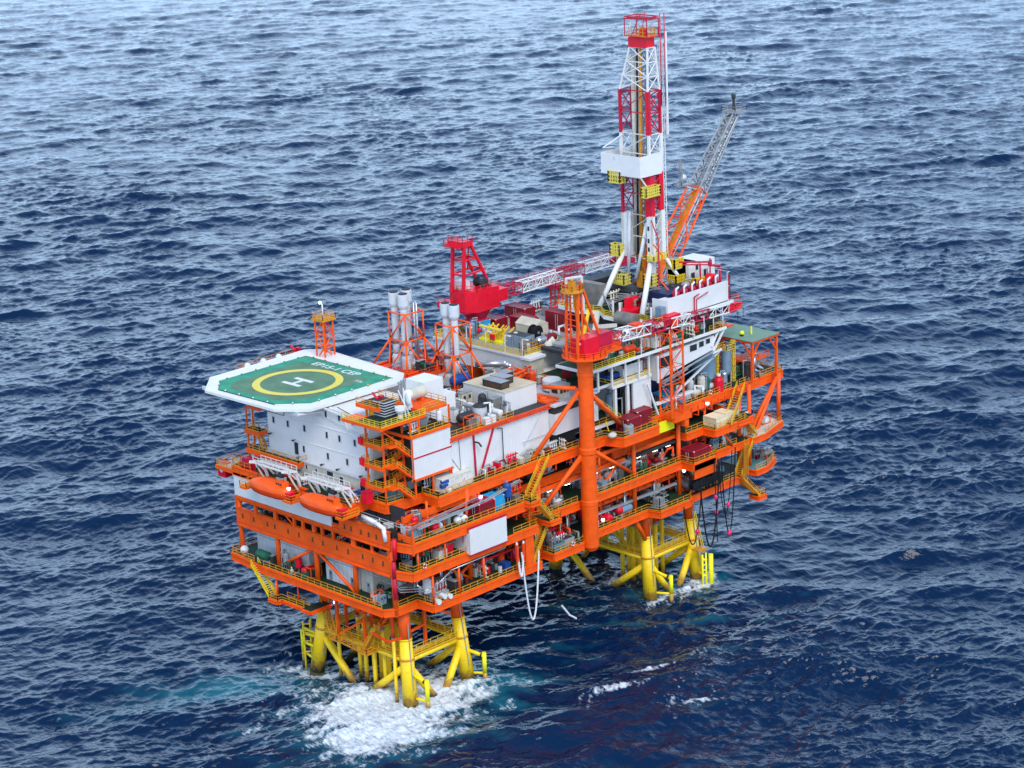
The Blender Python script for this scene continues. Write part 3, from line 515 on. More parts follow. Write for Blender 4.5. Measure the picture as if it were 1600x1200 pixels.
# H: bars across the long view, writing on the far edge
def flat(mb, pts, z): mb.add([(x, y, z) for x, y in pts], [list(range(len(pts)))])
mb = MB('line_white'); ux, uy = .74, -.67; vx, vy = .67, .74      # u runs to the right in the picture, v away from it
def hb(u0, v0, u1, v1, z=54.013): flat(mb, [(10.2+u*ux+v*vx, 36.9+u*uy+v*vy) for u, v in ((u0,v0),(u1,v0),(u1,v1),(u0,v1))], z)
ca, sa = math.cos(.0), math.sin(.0)
H1 = [((-2.1,-3.0),(-1.1,2.6)),((1.1,-2.6),(2.1,3.0)),((-1.1,-.6),(1.1,.5))]
mb = MB('line_white')
def quad(c, z=54.013): flat(mb, c, z)
def P2(px, py): return (px, py)
def hbar(p, q, w):
    d = Vector((q[0]-p[0], q[1]-p[1])).normalized(); n = Vector((-d.y, d.x))*w/2
    flat(mb, [(p[0]-n.x, p[1]-n.y), (q[0]-n.x, q[1]-n.y), (q[0]+n.x, q[1]+n.y), (p[0]+n.x, p[1]+n.y)], 54.013)
hbar((10.2-1.6, 36.9+2.6), (10.2-1.6, 36.9-2.6), 1.0); hbar((10.2+1.6, 36.9+2.6), (10.2+1.6, 36.9-2.6), 1.0); hbar((10.2-1.1, 36.9), (10.2+1.1, 36.9), .9)
mb.build('landing_letter', H)
def text(body, size, loc, xdir, ydir, m, name, parent, depth=.004):
    cu = bpy.data.curves.new(name, 'FONT'); cu.body = body; cu.size = size; cu.align_x = 'CENTER'; cu.align_y = 'CENTER'; cu.offset = size*.022; cu.space_character = 1.06; cu.extrude = depth
    tmp = bpy.data.objects.new(name, cu); sc.collection.objects.link(tmp); bpy.context.view_layer.update()
    dg = bpy.context.evaluated_depsgraph_get(); me = bpy.data.meshes.new_from_object(tmp.evaluated_get(dg)); bpy.data.objects.remove(tmp)
    ob = bpy.data.objects.new(name, me); sc.collection.objects.link(ob); me.materials.clear(); me.materials.append(MAT[m])
    X_ = Vector(xdir).normalized(); Y_ = Vector(ydir).normalized(); Z_ = X_.cross(Y_); mm = Matrix((X_, Y_, Z_)).transposed(); o = Vector(loc)-ORI[parent.name]
    me.transform(Matrix.Translation(o) @ mm.to_4x4()); ob.parent = parent; return ob
text('EP15-1 CEP', 2.65, (20.6, 37.8, 54.02), (0, -1, 0), (1, 0, 0), 'line_white', 'lettering', H)
text('7.5t', 1.25, (17.6, 27.6, 54.02), (0, -1, 0), (1, 0, 0), 'line_white', 'lettering', H)
# safety net: a white framed mesh apron sloping up round the deck
mb = MB('smooth_white'); n = len(o_)
gg = [(-2.4,45.4),(1.6,50.2),(23.2,50.2),(23.4,49.6),(23.2,24.0),(22.9,24.0),(2.6,24.0),(-2.0,29.0)]
for i in range(n):
    j = (i+1) % n; a0, a1, b0, b1 = gg[i], gg[j], o_[i], o_[j]
    mb.add([(*a0, 53.86), (*a1, 53.86), (*b1, 54.12), (*b0, 54.12), (*a0, 53.74), (*a1, 53.74), (*b1, 54.0), (*b0, 54.0)], [(0,3,2,1),(4,5,6,7),(2,3,7,6)])
    mb.bar((*b0, 53.95), (*b1, 53.95), .3, .5)
    L = math.dist(b0, b1); k = max(1, int(L/3))
    for q in range(k+1): t_ = q/k; mb.bar((a0[0]+(a1[0]-a0[0])*t_, a0[1]+(a1[1]-a0[1])*t_, 53.5), (b0[0]+(b1[0]-b0[0])*t_, b0[1]+(b1[1]-b0[1])*t_, 53.9), .16)
mb.build('safety_net', H)
mb = MB('black')
for a0, a1 in ((gg[0], gg[1]), (gg[2], gg[4]), (gg[7], gg[0])): mb.bar((*a0, 53.95), (*a1, 53.95), .12, .1)
mb.build('gutter', H)
for i in range(n):
    a0, a1 = gg[i], gg[(i+1)%n]; k = int(math.dist(a0, a1)/3.4)
    for q in range(k): t_ = (q+.5)/k; x = a0[0]+(a1[0]-a0[0])*t_; y = a0[1]+(a1[1]-a0[1])*t_; mb = MB('dark_grey'); mb.lathe(x, y, [(.16, 53.98), (.16, 54.12)], 8); mb.m('line_white' if R_.random() < .6 else 'rail_yellow').ball((x, y, 54.18), .17, 8, 5); mb.build('perimeter_light', H)
for i in range(9):
    mb = MB('pale_grey'); x = -2+i*3; mb.bar((x, 22, 53.3), (x, 51, 53.3), .3, .7); mb.build('girder', H)
SUP = []
for a0, b0 in (((3.8, 15.6, 52.6), (3.0, 21.5, 53.6)), ((4, 15.4, 49.8), (3.2, 16.2, 53.6)), ((4, 15.2, 49.8), (4.2, 20.5, 53.5))): SUP.append((a0, b0, .3))
SUP += [((4.2, y, 52.4), (-2.4, y, 53.4), .28) for y in (22, 27, 32, 37)]+[((x, y, 40), (x, y, 53.4), .5) for x, y in ((8, 42), (16, 42), (8, 49), (16, 49), (22, 49), (22, 30), (16, 30))]+[((x, 42, 45), (x, 49, 53), .3) for x in (8, 16, 22)]
for a0, b0, w_ in SUP: mb = MB('smooth_white'); mb.bar(a0, b0, w_); mb.build('support', H)
mb = MB('smooth_white'); mb.box(18, 9.6, 44, 23, 14.5, 56.8); mb.box(23, 9.6, 44, 26, 14.5, 53.2); tag(mb.build('lift_tower', None, origin=(20, 12, 44)), 'plain white tower block rising between the helideck and the exhaust stacks', 'tower')
# fire monitors: one platform at the near corner of the helideck, one behind its far edge
def monitor(loc, label, rz=0):
    t = thing('fire_monitor', label, 'fire monitor', loc, 'red foam monitors beside the helideck'); x, y, z = loc
    mb = MB('red'); mb.tube((x, y, z), (x, y, z+1.0), .22, 10); mb.ball((x, y, z+1.1), .34, 10, 6); mb.build('base', t)
    mb = MB('red'); mb.tube((x, y, z+1.1), (x+.3, y+1.5, z+1.7), .17, 10, .26); mb.build('nozzle', t)
    mb = MB('crimson'); mb.box(x+.5, y-.5, z, x+1.3, y+.3, z+1.4); mb.build('valve_box', t); return t
MP = thing('monitor_platform', 'small orange railed platform on yellow legs at the near helideck corner', 'platform', (6, 8, 53.4))
mb = MB('orange'); mb.prism([(3.6, 6.4), (3.6, 12.4), (9.4, 12.4), (9.4, 6.4)], 55.3, 56.0); mb.m('deck_green').prism([(3.8, 6.6), (3.8, 12.2), (9.2, 12.2), (9.2, 6.6)], 56, 56.02); mb.build('deck', MP)
mb = MB('rail'); mb.rail([(3.7, 12.3, 56), (3.7, 6.5, 56), (9.3, 6.5, 56), (9.3, 12.3, 56)], mids=(.33, .66)); mb.build('railing', MP)
for x, y in ((4.6, 7.4), (8.4, 7.4), (4.6, 10.6), (8.4, 10.6)): mb = MB('ochre'); mb.bar((x, y, 51.6), (x, y, 55.4), .32); mb.build('leg', MP)
mb = MB('rail_yellow'); mb.bar((4.6, 7.4, 52), (8.4, 7.4, 55), .2); mb.bar((4.6, 10.6, 52), (4.6, 7.4, 55), .2); mb.box(4.9, 7.8, 52, 7.6, 10.4, 54.6); mb.build('cabinet', MP)
monitor((5.6, 8.6, 56.02), 'red foam monitor on the orange platform at the near helideck corner'); 
monitor((24.6, 55.2, 53), 'red foam monitor behind the far left edge of the helideck')
mb = MB('ochre'); mb.box(10, 53.2, 52.4, 26.6, 56, 52.9); mb.rail([(10, 56, 52.9), (26.6, 56, 52.9)]); 
for x in (12, 16, 20): mb.m('line_white').ball((x, 54.6, 53.7), .7, 10, 6); mb.m('ochre').tube((x, 54.6, 52.9), (x, 54.6, 53.4), .3, 8)
tag(mb.build('side_walkway', None, origin=(18, 54, 52.4)), 'ochre walkway with pale round floats behind the far left helideck edge', 'walkway')
# ------------------------------------------------------------ stair tower beside the quarters and the white clad stair shaft
S = thing('stair_tower', 'orange zigzag stairs with landings between the cabin block and white panels', 'stair tower', (5, 6, ZD))
for z in (41.4, 45.4, 49.4):
    mb = MB('orange'); mb.prism([(2.2, 10.2), (2.2, 4.6), (5.4, 4.6), (8.0, 4.6), (8, 9.5), (3.8, 9.5)], z-.75, z); mb.m('deck_green').prism([(2.4, 9.4), (2.4, 4.8), (7.8, 4.8), (7.8, 9.2)], z, z+.02); lan = mb.build('landing', S)
    mb = MB('rail'); mb.rail([(3.9, 10.1, z), (2.3, 10.1, z), (2.3, 4.7, z), (5.4, 4.7, z)], mids=(.33, .66)); mb.build('railing', lan)
    mb = MB('red'); mb.box(1.8, 9.4, z-.4, 2.5, 10.3, z+.9); mb.build('hose_box', S)
    mb = MB(); stair(mb, (4.6, 3.7, z), (8.2, 3.2, z-3.3), (0, 1, 0), 1.4, 'orange', 'rail'); mb.m('orange').box(3, 2.8, z-.3, 4.8, 4.6, z); mb.build('flight', S)
    mb = MB(); stair(mb, (9.4, 6.2, z-3.2+.1), (6, 6.4, z-4), (0, 1, 0), 1.3, 'orange', 'rail'); mb.build('flight', S)
for x, y in ((3, 4.8), (7.8, 4.8), (7.8, 9.3), (3, 9.4)): mb = MB('orange'); mb.bar((x, y, ZD), (x, y, 53), .28); mb.build('post', S)
for z in (43.4, 47.4): mb = MB('cream'); mb.box(4.2, 9.2, z-1.6, 8, 9.6, z+1.6); mb.build('wall', S)
mb = MB('white'); mb.box(7.6, 2.0, 42.2, 17.2, 2.35, 50.0); mb.m('crimson').box(7.5, 1.9, 46.05, 17.3, 2, 46.3); mb.m('orange').box(7.4, 1.8, 41.8, 17.4, 2.5, 42.2); mb.box(7.4, 1.8, 41.8, 7.6, 2, 50); tag(mb.build('clad_wall', None, origin=(12, 2, 42)), 'tall white clad wall with a thin red line across its middle', 'wall')
mb = MB('dark_grey'); mb.box(8, 8.4, ZD, 17, 9.3, 50); mb.box(8.6, 2.5, 42.3, 8.8, 8.4, 50); tag(mb.build('dark_backing', None, origin=(12, 9, 40)), 'dark grey backing, part added as a shaded gap, behind the orange zigzag stairs', 'wall')  # the thin upright sheet is dark colour added for the shaded gap
for x in (8.2, 12.6, 17): mb = MB('orange'); mb.bar((x, 2.4, ZD), (x, 2.4, 50), .3); mb.build('post', S)
S2 = thing('roof_terrace', 'orange two-level terrace with yellow rails above the white clad wall', 'terrace', (9, 5, 50))
mb = MB('orange'); mb.box(7.2, 1.8, 50, 17.3, 9.4, 50.55); mb.m('deck_green').box(7.4, 2, 50.56, 17.1, 9.3, 50.58); mb.build('deck', S2)
mb = MB('orange'); mb.prism([(.2, 8.8), (.2, 2), (11.4, 2), (11.4, 4.4), (11.4, 9.4), (4, 9.4), (3.8, 12.6), (.2, 12.6)], 53.3, 53.9); mb.m('deck_green').prism([(.4, 8.8), (.4, 2.2), (11.2, 2.2), (11.2, 9.3), (.4, 9.3)], 53.91, 53.93); mb.build('deck', S2)
mb = MB('orange'); mb.box(11.4, 3, 53.7, 17.6, 9.4, 54.3); mb.build('deck', S2)
mb = MB('rail'); mb.rail([(7.3, 1.9, 50.55), (17.2, 1.9, 50.55), (17.2, 9, 50.55)]); mb.build('railing', S2)
mb = MB('rail_yellow'); mb.rail([(.3, 12.5, 53.9), (.3, 2.1, 53.9), (11.3, 2.1, 53.9)], mids=(.33, .66), step=1.4); mb.build('railing', S2)
mb = MB('rail'); mb.rail([(11.6, 3.1, 54.3), (17.5, 3.1, 54.3), (17.5, 9, 54.3)]); mb.build('railing', S2)
for x, y, z in ((17.2, 2.1, 54.3), (9.6, 2.1, 53.4), (7.4, 2.1, 53.4)): mb = MB('orange'); mb.bar((x, y, 50.5), (x, y, z), .3); mb.build('post', S2)
mb = MB('orange'); mb.bar((.6, 2.3, 53.3), (5.2, 3.6, 50), .22); mb.bar((4, 9, 53.3), (1.2, 3, 53.3), .2); mb.build('brace', S2)
# lifeboats under their davits
def lifeboat(loc, label):
    x0, y0, z0 = loc; t = thing('lifeboat', label, 'lifeboat', loc, 'enclosed orange lifeboats'); n = 20; st_ = []
    K = 17
    def sect(k, lo, hi):
        u = k/(K-1)*2-1; L = 5.9; w = 1.95*(max(0, 1-abs(u)**2.6))**.55; y = y0+u*L; keel = z0-1.5+.5*abs(u)**3; top = z0+.3+(1.45*(max(0, 1-(abs(u*1.02))**3.2))**.6)
        c = []
        for i in range(13):
            a = math.pi*i/12; c.append((x0+w*math.cos(a), y, (z0+.15)+(top-z0-.15)*math.sin(a)**.8) if lo else (x0+w*math.cos(a), y, (z0+.15)-(z0+.15-keel)*math.sin(a)**.75))
        return c
    for lo, m_, nm in ((True, 'orange', 'canopy'), (False, 'orange_red', 'hull')):
        mb = MB(m_); V = []; 
        for k in range(K): V += sect(k, lo, 0)
        F = [(k*13+i, k*13+i+1, (k+1)*13+i+1, (k+1)*13+i) if lo else (k*13+i+1, k*13+i, (k+1)*13+i, (k+1)*13+i+1) for k in range(K-1) for i in range(12)]
        mb.add(V, F, True); mb.build(nm, t)
    mb = MB('rail_yellow')
    for k in range(1, K-1):
        for s_ in (-1, 1):
            u = k/(K-1)*2-1; w = 1.75*(1-abs(u)**2.6)**.55+.04; mb.bar((x0+s_*w, y0+u*5.9-.2, z0+.05), (x0+s_*w, y0+u*5.9+.15, z0+.05), .1)
    mb.build('grab_line', t)
    mb = MB('orange'); mb.box(x0-.8, y0-4.4, z0+1.3, x0+.8, y0-2.4, z0+2.15); mb.m('glass'); 
    for dy in (-4.2, -3.6, -3.0): mb.box(x0-.84, y0+dy, z0+1.7, x0-.79, y0+dy+.35, z0+2.0)
    mb.build('cockpit', t)
    mb = MB('dark_grey')
    for dy in (.5, 2.2, -1.2): mb.ball((x0-1.0, y0+dy, z0+.95), .16, 8, 5)
    for dy in (3.6, -3.9): mb.tube((x0, y0+dy, z0+1), (x0, y0+dy, z0+4.2), .05, 6)
    mb.build('hook', t)
    mb = MB('red'); mb.box(x0-.9, y0-6.3, z0-.6, x0+.6, y0-5.2, z0+.6); mb.build('stern_box', t); return t
lifeboat((-4.2, 29.2, 37.9), 'orange enclosed lifeboat hanging nearer the far left corner, beside a lit lamp'); lifeboat((-4.2, 14.6, 37.9), 'orange enclosed lifeboat hanging nearest the zigzag stairs')
def davit(y0, y1, label):
    t = thing('davit', label, 'davit', (-2, (y0+y1)/2, ZD), 'white lifeboat davits')
    for y in (y0, y1):
        mb = MB('smooth_white'); mb.bar((-.6, y, ZD), (-1.6, y, ZD+3.2), .42); mb.bar((-1.6, y, ZD+3.2), (-4.6, y, ZD+3.9), .4, .5); mb.bar((.9, y, ZD), (-1.6, y, ZD+3.3), .3); mb.bar((-1.2, y, ZD+1.4), (-3.2, y, ZD+3.5), .2); mb.build('arm', t)
        mb = MB('cream'); mb.bar((-1.9, y-.9, ZD-.2), (-3.2, y-.4, ZD+2.6), .3); mb.bar((-3.2, y-.4, ZD+2.6), (-3.2, y, ZD+3.6), .3); mb.build('strut', t)
    mb = MB('smooth_white'); mb.bar((-1.6, y0-.6, ZD+3.1), (-1.6, y1+.6, ZD+3.1), .3, .25); mb.bar((-3.3, y0-.6, ZD+3.3), (-3.3, y1+.6, ZD+3.3), .3, .25)
    n = int(y1-y0)
    for i in range(n+1): mb.bar((-1.6, y0+i*(y1-y0)/n, ZD+3.2), (-3.3, y0+i*(y1-y0)/n, ZD+3.4), .1)
    mb.rail([(-3.4, y0-.5, ZD+3.4), (-3.4, y1+.5, ZD+3.4)], step=1.5); mb.rail([(-1.5, y0-.5, ZD+3.2), (-1.5, y1+.5, ZD+3.2)], step=1.5); mb.build('gantry', t)
    mb = MB('dark_grey'); mb.lathe(-1.2, (y0+y1)/2-.6, [(.45, 0), (.45, 1.2)], 12, 'y', ZD+1.2); mb.m('pale_grey').box(-1.7, (y0+y1)/2-.9, ZD, -.6, (y0+y1)/2+.9, ZD+.9); mb.build('winch', t)
davit(25.0, 34.6, 'white lifeboat davit nearer the far left corner of the deck'); davit(9.9, 19.4, 'white lifeboat davit nearest the orange zigzag stairs')
# boat station decks, skid boxes and cladding along the left face
mb = MB('white'); mb.box(-.75, 16.4, 32.3, -.45, 45.2, 36.9); tag(mb.build('clad_wall', None, origin=(-.6, 30, 32)), 'long white clad wall below the lifeboats on the left face', 'wall')
for y0_, y1_ in ((22.6, 24.6), (8.2, 9.6), (36, 37.4)):
    t = thing('boarding_platform', {22.6: 'small orange railed boarding platform between the two lifeboats', 8.2: 'small orange railed boarding platform right of the nearer lifeboat', 36: 'small orange boarding platform left of the farther lifeboat'}[y0_], 'platform', (-3, y0_, 36.6))
    mb = MB('orange'); mb.box(-5.2, y0_-.3, 36.5, -1, y1_+.2, 36.9); mb.build('deck', t); mb = MB('rail'); mb.rail([(-1, y1_+.2, 36.9), (-5.1, y1_+.2, 36.9), (-5.1, y0_-.3, 36.9), (-1, y0_-.3, 36.9)]); mb.build('railing', t)
def simple(name, label, cat, fn, origin, group=None): mb = MB(); fn(mb); return tag(mb.build(name, None, origin=origin), label, cat, group)
t = thing('crane_outrigger', 'red and orange outrigger beam with a winch drum at the far left deck corner', 'outrigger', (1, 46, 36))
mb = MB('red'); mb.bar((1, 50.4, 36), (1, 40, 37.6), .8, 1.3); mb.build('beam', t); mb = MB('red'); mb.box(.2, 49, 34.6, 1.9, 51.4, 37.4); mb.m('line_white').lathe(.15, 50.2, [(.5, 0), (.5, .12)], 12, 'x', 36); mb.build('drum', t)
mb = MB('orange'); mb.box(-.6, 44, 36.4, 6, 51, 37.2); mb.m('dirty_white').box(-.4, 44.2, 37.2, 5.8, 50.8, 37.23); mb.m('rail').rail([(-.5, 44.2, 37.2), (-.5, 50.9, 37.2), (5.9, 50.9, 37.2)]); mb.build('deck', t)
simple('equipment_skid', 'crimson winch frame left of the farther lifeboat', 'skid', lambda mb: (mb.m('crimson').box(-.4, 40.2, ZD, 1.2, 42.6, ZD+2), mb.m('red').rail([(-.5, 38.4, ZD), (-.5, 42.8, ZD)], 2.2, mids=(.3, .6)), mb.bar((-.4, 38.4, ZD+2), (1.2, 40, ZD+2.4), .2)), (0, 41, ZD))
simple('safety_box', 'plain red cabinet by the railing below the orange zigzag stairs', 'cabinet', lambda mb: (mb.m('red').box(.5, 7.2, ZD, 2, 8.8, ZD+2.1), mb.m('crimson').box(.4, 7.1, ZD+2.1, 2.1, 8.9, ZD+2.2), mb.box(.46, 7.9, ZD+.2, .5, 8.0, ZD+1.9)), (1, 8, ZD))
simple('raft_canister', 'grey-blue canister rack by the railing right of the nearer lifeboat', 'rack', lambda mb: (mb.m('slate_blue').lathe(.6, 10.4, [(.4, 0), (.62, .2), (.62, 2.6), (.4, 2.8)], 12, 'y', ZD+.8), mb.m('grey').box(.1, 10.4, ZD, 1.1, 13.2, ZD+.3)), (.6, 11, ZD))
simple('tool_locker', 'pale green locker at the foot of the orange zigzag stairs', 'locker', lambda mb: (mb.m('teal').box(4.6, 5.2, ZD, 7.4, 6.6, ZD+2), mb.m('cream').box(4.5, 5.1, ZD+2, 7.5, 6.7, ZD+2.12), mb.m('dark_grey').box(5.9, 5.16, ZD+.1, 5.96, 5.2, ZD+1.9)), (6, 6, ZD))
# ------------------------------------------------------------ modules on the main deck
def railp(parent, pts, m='rail', **k): mb = MB(m); mb.rail(pts, **k); return mb.build('railing', parent)
B1 = thing('switchgear_building', 'long white clad building with red braces, behind the exhaust stacks\' feet', 'building', (30, 6, ZD))
mb = MB('white'); mb.box(17.0, 2.4, ZD, 43.6, 40, 47.4); mb.m('smooth_white')
for x in np.arange(17.3, 43.6, .9): mb.box(x, 2.36, ZD+1, x+.05, 2.4, 47.3)
mb.build('wall', B1)
mb = MB('orange_red'); mb.bar((17, 2.1, 47.5), (46.4, 2.1, 47.5), .4, .4); mb.bar((16.9, 1.9, 47.0), (46.4, 1.9, 47.0), .12, .3); mb.build('eave', B1)
mb = MB('dark_grey'); mb.box(17.2, 2.6, 47.4, 46.2, 40, 47.62); mb.build('roof', B1); railp(B1, [(17.2, 2.3, 47.65), (34, 2.3, 47.65)])
mb = MB('crimson'); mb.bar((23.4, 2.2, ZD), (23.2, 2.2, 47), .3); mb.bar((24.6, 2.2, ZD+.4), (28.6, 2.2, 47), .3); mb.bar((17.2, 2.2, ZD), (17.2, 2.2, 47), .2); mb.build('brace', B1)
mb = MB('dark_grey'); mb.pipe([(29.3, 2.0, 46.6), (30.6, 2.0, 46.2), (30.6, 2.0, 39.4)], .09, 6); mb.pipe([(22.8, 1.8, 45.6), (23.8, 1.5, 45.2), (24.2, 1.2, 44.4)], .17, 8); mb.pipe([(19.4, 2.2, 46.8), (19.6, 2.2, 39.5)], .05, 6); mb.bar((17.6, 2.3, 43.4), (20, 2.3, 40), .06); mb.build('drain_pipe', B1)
mb = MB('pale_grey'); mb.bar((36.5, 2.25, 41.2), (41.8, 2.25, 47), .16); mb.bar((36, 2.2, 41.9), (43.4, 2.2, 41.9), .08); mb.build('cable_run', B1)
B2 = thing('deck_building', 'low white clad building with a shaded gap filled in dark, behind the thick orange crane column', 'building', (46, 1, 40))
mb = MB('white'); mb.box(43.7, .8, 41.6, 56, 14, 45.7); mb.m('dark_grey').box(43.9, 1.1, 45.7, 56, 14, 47.2); mb.m('pale_grey').box(43.6, .7, 47.2, 56.2, 14, 47.6); mb.m('black').box(43.9, 1.4, 39.2, 56, 14, 41.6); mb.build('wall', B2)  # dark grey box stands in for the shade of the gap above the wall
# HVAC house with units on its stained roof
B3 = thing('hvac_house', 'white house with a stained beige roof carrying three grey air units', 'building', (39, 10, 47.6))
mb = MB('white'); mb.box(34.6, 5, 47.6, 43.2, 16.4, 51.6); mb.m('dull_roof').box(34.5, 4.9, 51.6, 43.3, 16.5, 51.75); mb.build('wall', B3)
for x, y, l, w_ in ((35.2, 6.6, 5.0, 2.3), (37.9, 8.4, 3.8, 2.5), (40.7, 10.6, 2.2, 1.9)):
    mb = MB('dark_grey'); mb.box(x, y, 51.75, x+w_, y+l, 53.1); mb.m('brown').box(x-.03, y+.3, 52.1, x, y+l-.3, 52.8); mb.box(x+.3, y-.03, 52.1, x+w_-.4, y, 52.8); mb.m('grey').box(x-.05, y-.05, 53.1, x+w_+.05, y+l+.05, 53.2); mb.build('air_unit', B3)
mb = MB('orange'); mb.box(43.4, 2.8, 47.65, 47, 8, 48.1); mb.ball((45, 5, 48.2), 1.1, 10, 6, (1, 1, .5)); tag(mb.build('hatch', None, origin=(45, 5, 47.6)), 'orange domed hatch beside the white tank near the crane column', 'hatch')
mb = MB('smooth_white'); mb.lathe(50.6, 8, [(.0, 0), (1.5, 0), (1.5, 1.4), (1.9, 1.5), (1.9, 3.4), (1.7, 3.6), (0, 3.6)], 18, 'z', 46.6); mb.m('slate_blue').lathe(50.6, 8, [(1.52, .1), (1.52, 1.45)], 18, 'z', 46.6); tag(mb.build('tank', None, origin=(50.6, 8, 46.6)), 'white capped round tank on the roof left of the thick orange column', 'tank')
t = thing('control_cabin', 'small cream cabin with three dark windows left of the thick orange column', 'cabin', (48.4, 3.6, 47.6))
mb = MB('cream'); mb.box(47, 2.6, 47.6, 50, 5.2, 50.0); mb.m('grey').box(46.9, 2.5, 50, 50.1, 5.3, 50.4); mb.build('wall', t)
for x in (47.3, 48.2, 49.1): mb = MB('glass'); mb.box(x, 2.55, 48.8, x+.65, 2.62, 49.7); mb.build('window', t)
mb = MB('glass'); mb.box(46.95, 3, 48.8, 47.02, 4.6, 49.7); mb.build('window', t)
# exhaust towers
def exhaust(cx, cy, zb, zm, zt, hb, ht, stacks, label, capz):
    t = thing('exhaust_tower', label, 'exhaust tower', (cx, cy, zb), 'orange exhaust stack towers')
    cor = lambda h, z, dx=0, dy=0: [(cx+i*h+dx, cy+j*h+dy, z) for i, j in ((-1,-1),(1,-1),(1,1),(-1,1))]
    a, m_, b = cor(hb, zb), cor(ht, zm), cor(ht, zt); mb = MB('orange')
    for i in range(4):
        j = (i+1) % 4; mb.tube(a[i], m_[i], .2, 8); mb.tube(m_[i], b[i], .17, 8)
        for q in (m_, b): mb.tube(q[i], q[j], .17, 8)
        mid = [(a[i][k]+a[j][k])/2 for k in range(3)]
        mb.tube(m_[i], mid, .15, 8); mb.tube(m_[j], mid, .15, 8); mb.tube(m_[i] if i % 2 else m_[j], b[j] if i % 2 else b[i], .14, 8)
        mb.tube(a[i], a[j], .2, 8); mb.ball(m_[i], .3, 8, 5)
    mb.build('frame', t)
    for x, y in stacks:
        mb = MB('pale_grey'); mb.lathe(x, y, [(1.0, zb-3), (1.0, zb+1.8), (.75, zb+2.4)], 16); mb.tube((x, y, zb+2.4), (x+.3, y+.5, zm-1.0), .72, 16); mb.m('steel'); mb.tube((x+.3, y+.5, zm-1.2), (x, y, zm+.2), .74, 16)
        mb.m('pale_grey').lathe(x, y, [(.72, zm), (.72, capz-3.2), (1.02, capz-2.6), (1.04, capz-.1)], 18); mb.m('black').lathe(x, y, [(.9, capz-.1), (.9, capz+.02)], 18); s_ = mb.build('stack', t); mb = MB('pale_grey'); mb.lathe(x, y, [(1.1, capz-2.4), (1.12, capz-.3)], 18); mb.build('cap_sleeve', s_)
    return t
T1 = exhaust(37.3, 35, 51.5, 57, 62.6, 5.2, 2.4, [(36.0, 36.8), (35.9, 34.0), (38.9, 36.3)], 'left exhaust tower of three silver stacks behind the helideck', 66.6)
T2 = exhaust(42.5, 27, 47.7, 54.2, 60.2, 5, 2.4, [(41.3, 27.6), (41.3, 25.2)], 'right exhaust tower of two silver stacks between helideck and red crane', 64.6)
mb = MB('steel')
for x, y in ((38.6, 34.0), (39.3, 34.2), (38.9, 33.5)): mb.tube((x, y, 50), (x, y, 64.2), .17, 8)
mb.build('vent_pipe', T1)
mb = MB('crimson'); mb.truss((40.6, 38.2, 52), (39.4, 37.2, 64), (1, 0, 0), 1, 1, 9, .1, .06); mb.build('ladder_frame', T1)
t = thing('turbine_module', 'red grated deck with pale machinery under the left exhaust tower', 'module', (37, 35, 47.6))
mb = MB('white'); mb.box(30.5, 28, 47.6, 44, 41, 50.6); mb.build('wall', t); mb = MB('orange_red'); mb.box(30.2, 27.7, 50.6, 44.3, 41.3, 51.2)
for y in np.arange(28.5, 41, 1.5): mb.bar((30.4, y, 51.25), (44, y, 51.25), .3, .2)
mb.build('deck', t); railp(t, [(30.3, 41, 51.2), (30.3, 27.8, 51.2), (44.2, 27.8, 51.2)], 'orange_red')
t = thing('lamp_tower', 'slim orange lattice tower with a lamp, rising behind the helideck', 'tower', (26, 47, ZD))
mb = MB('orange'); mb.truss((26, 47, 37), (26, 47, 61.4), (1, 0, 0), 2.5, 2.5, 9, .2, .11); mb.build('frame', t)
mb = MB('ochre'); mb.box(24.2, 45.2, 61.4, 27.8, 48.8, 61.75); mb.rail([(24.3, 48.7, 61.75), (24.3, 45.3, 61.75), (27.7, 45.3, 61.75), (27.7, 48.7, 61.75), (24.3, 48.7, 61.75)], step=1.2); mb.build('platform', t)
mb = MB('pale_grey'); mb.tube((25.4, 46.4, 61.7), (25.4, 46.4, 64.8), .14, 8); mb.m('lamp_warm').ball((25.2, 46.8, 65.1), .3, 10, 6); mb.build('lamp', t)
# long grey duct bending down, orange pipework before the pipe deck
mb = MB('steel'); mb.pipe([(46, 24.6, 51.3), (49.2, 19.6, 51.6), (49.8, 18.8, 51.0), (49.8, 18.8, 48.2)], .62, 14); tag(mb.build('exhaust_duct', None, origin=(48, 21, 50)), 'shiny round duct bending down in front of the white pipe deck wall', 'duct')
# pipe deck
PD = thing('pipe_deck', 'white walled upper deck with yellow railings, stacked with containers', 'deck', (66, 32, 47.6))
mb = MB('white'); mb.box(54.9, 20.2, 47, 84, 46, 51.2); mb.m('smooth_white').box(54.6, 19.9, 51.2, 84.2, 46.2, 51.65); mb.m('grey').box(54.8, 20.1, 51.66, 84, 46, 51.68); mb.build('wall', PD)
mb = MB('cream'); mb.box(54.7, 18.0, 47, 58.6, 20.2, 51.1); mb.m('glass').box(54.66, 18.9, 48.6, 54.7, 19.5, 49.8); mb.m('smooth_white').box(54.4, 17.6, 51.1, 59, 20.3, 51.6); mb.build('cabin', PD)
railp(PD, [(84, 20, 51.68), (55, 20, 51.68), (54.8, 46, 51.68), (66, 46, 51.68)], 'rail_yellow', mids=(.33, .66))
for p in ((55, 43), (55, 36.4), (55, 30.8), (55, 25.2), (55, 20.2)):
    mb = MB('smooth_white'); mb.bar((*p, 50.5), (*p, 55.2), .16); mb.bar((*p, 55.2), (p[0], p[1]-1, 55.3), .13); mb.box(p[0]-.2, p[1]-1.7, 55.15, p[0]+.2, p[1]-1, 55.35); mb.build('lamp_post', PD)
LD = thing('lower_pipe_deck', 'dark green lower deck with a white edge and yellow railing beside the crane column', 'deck', (60, 10, 47.6))
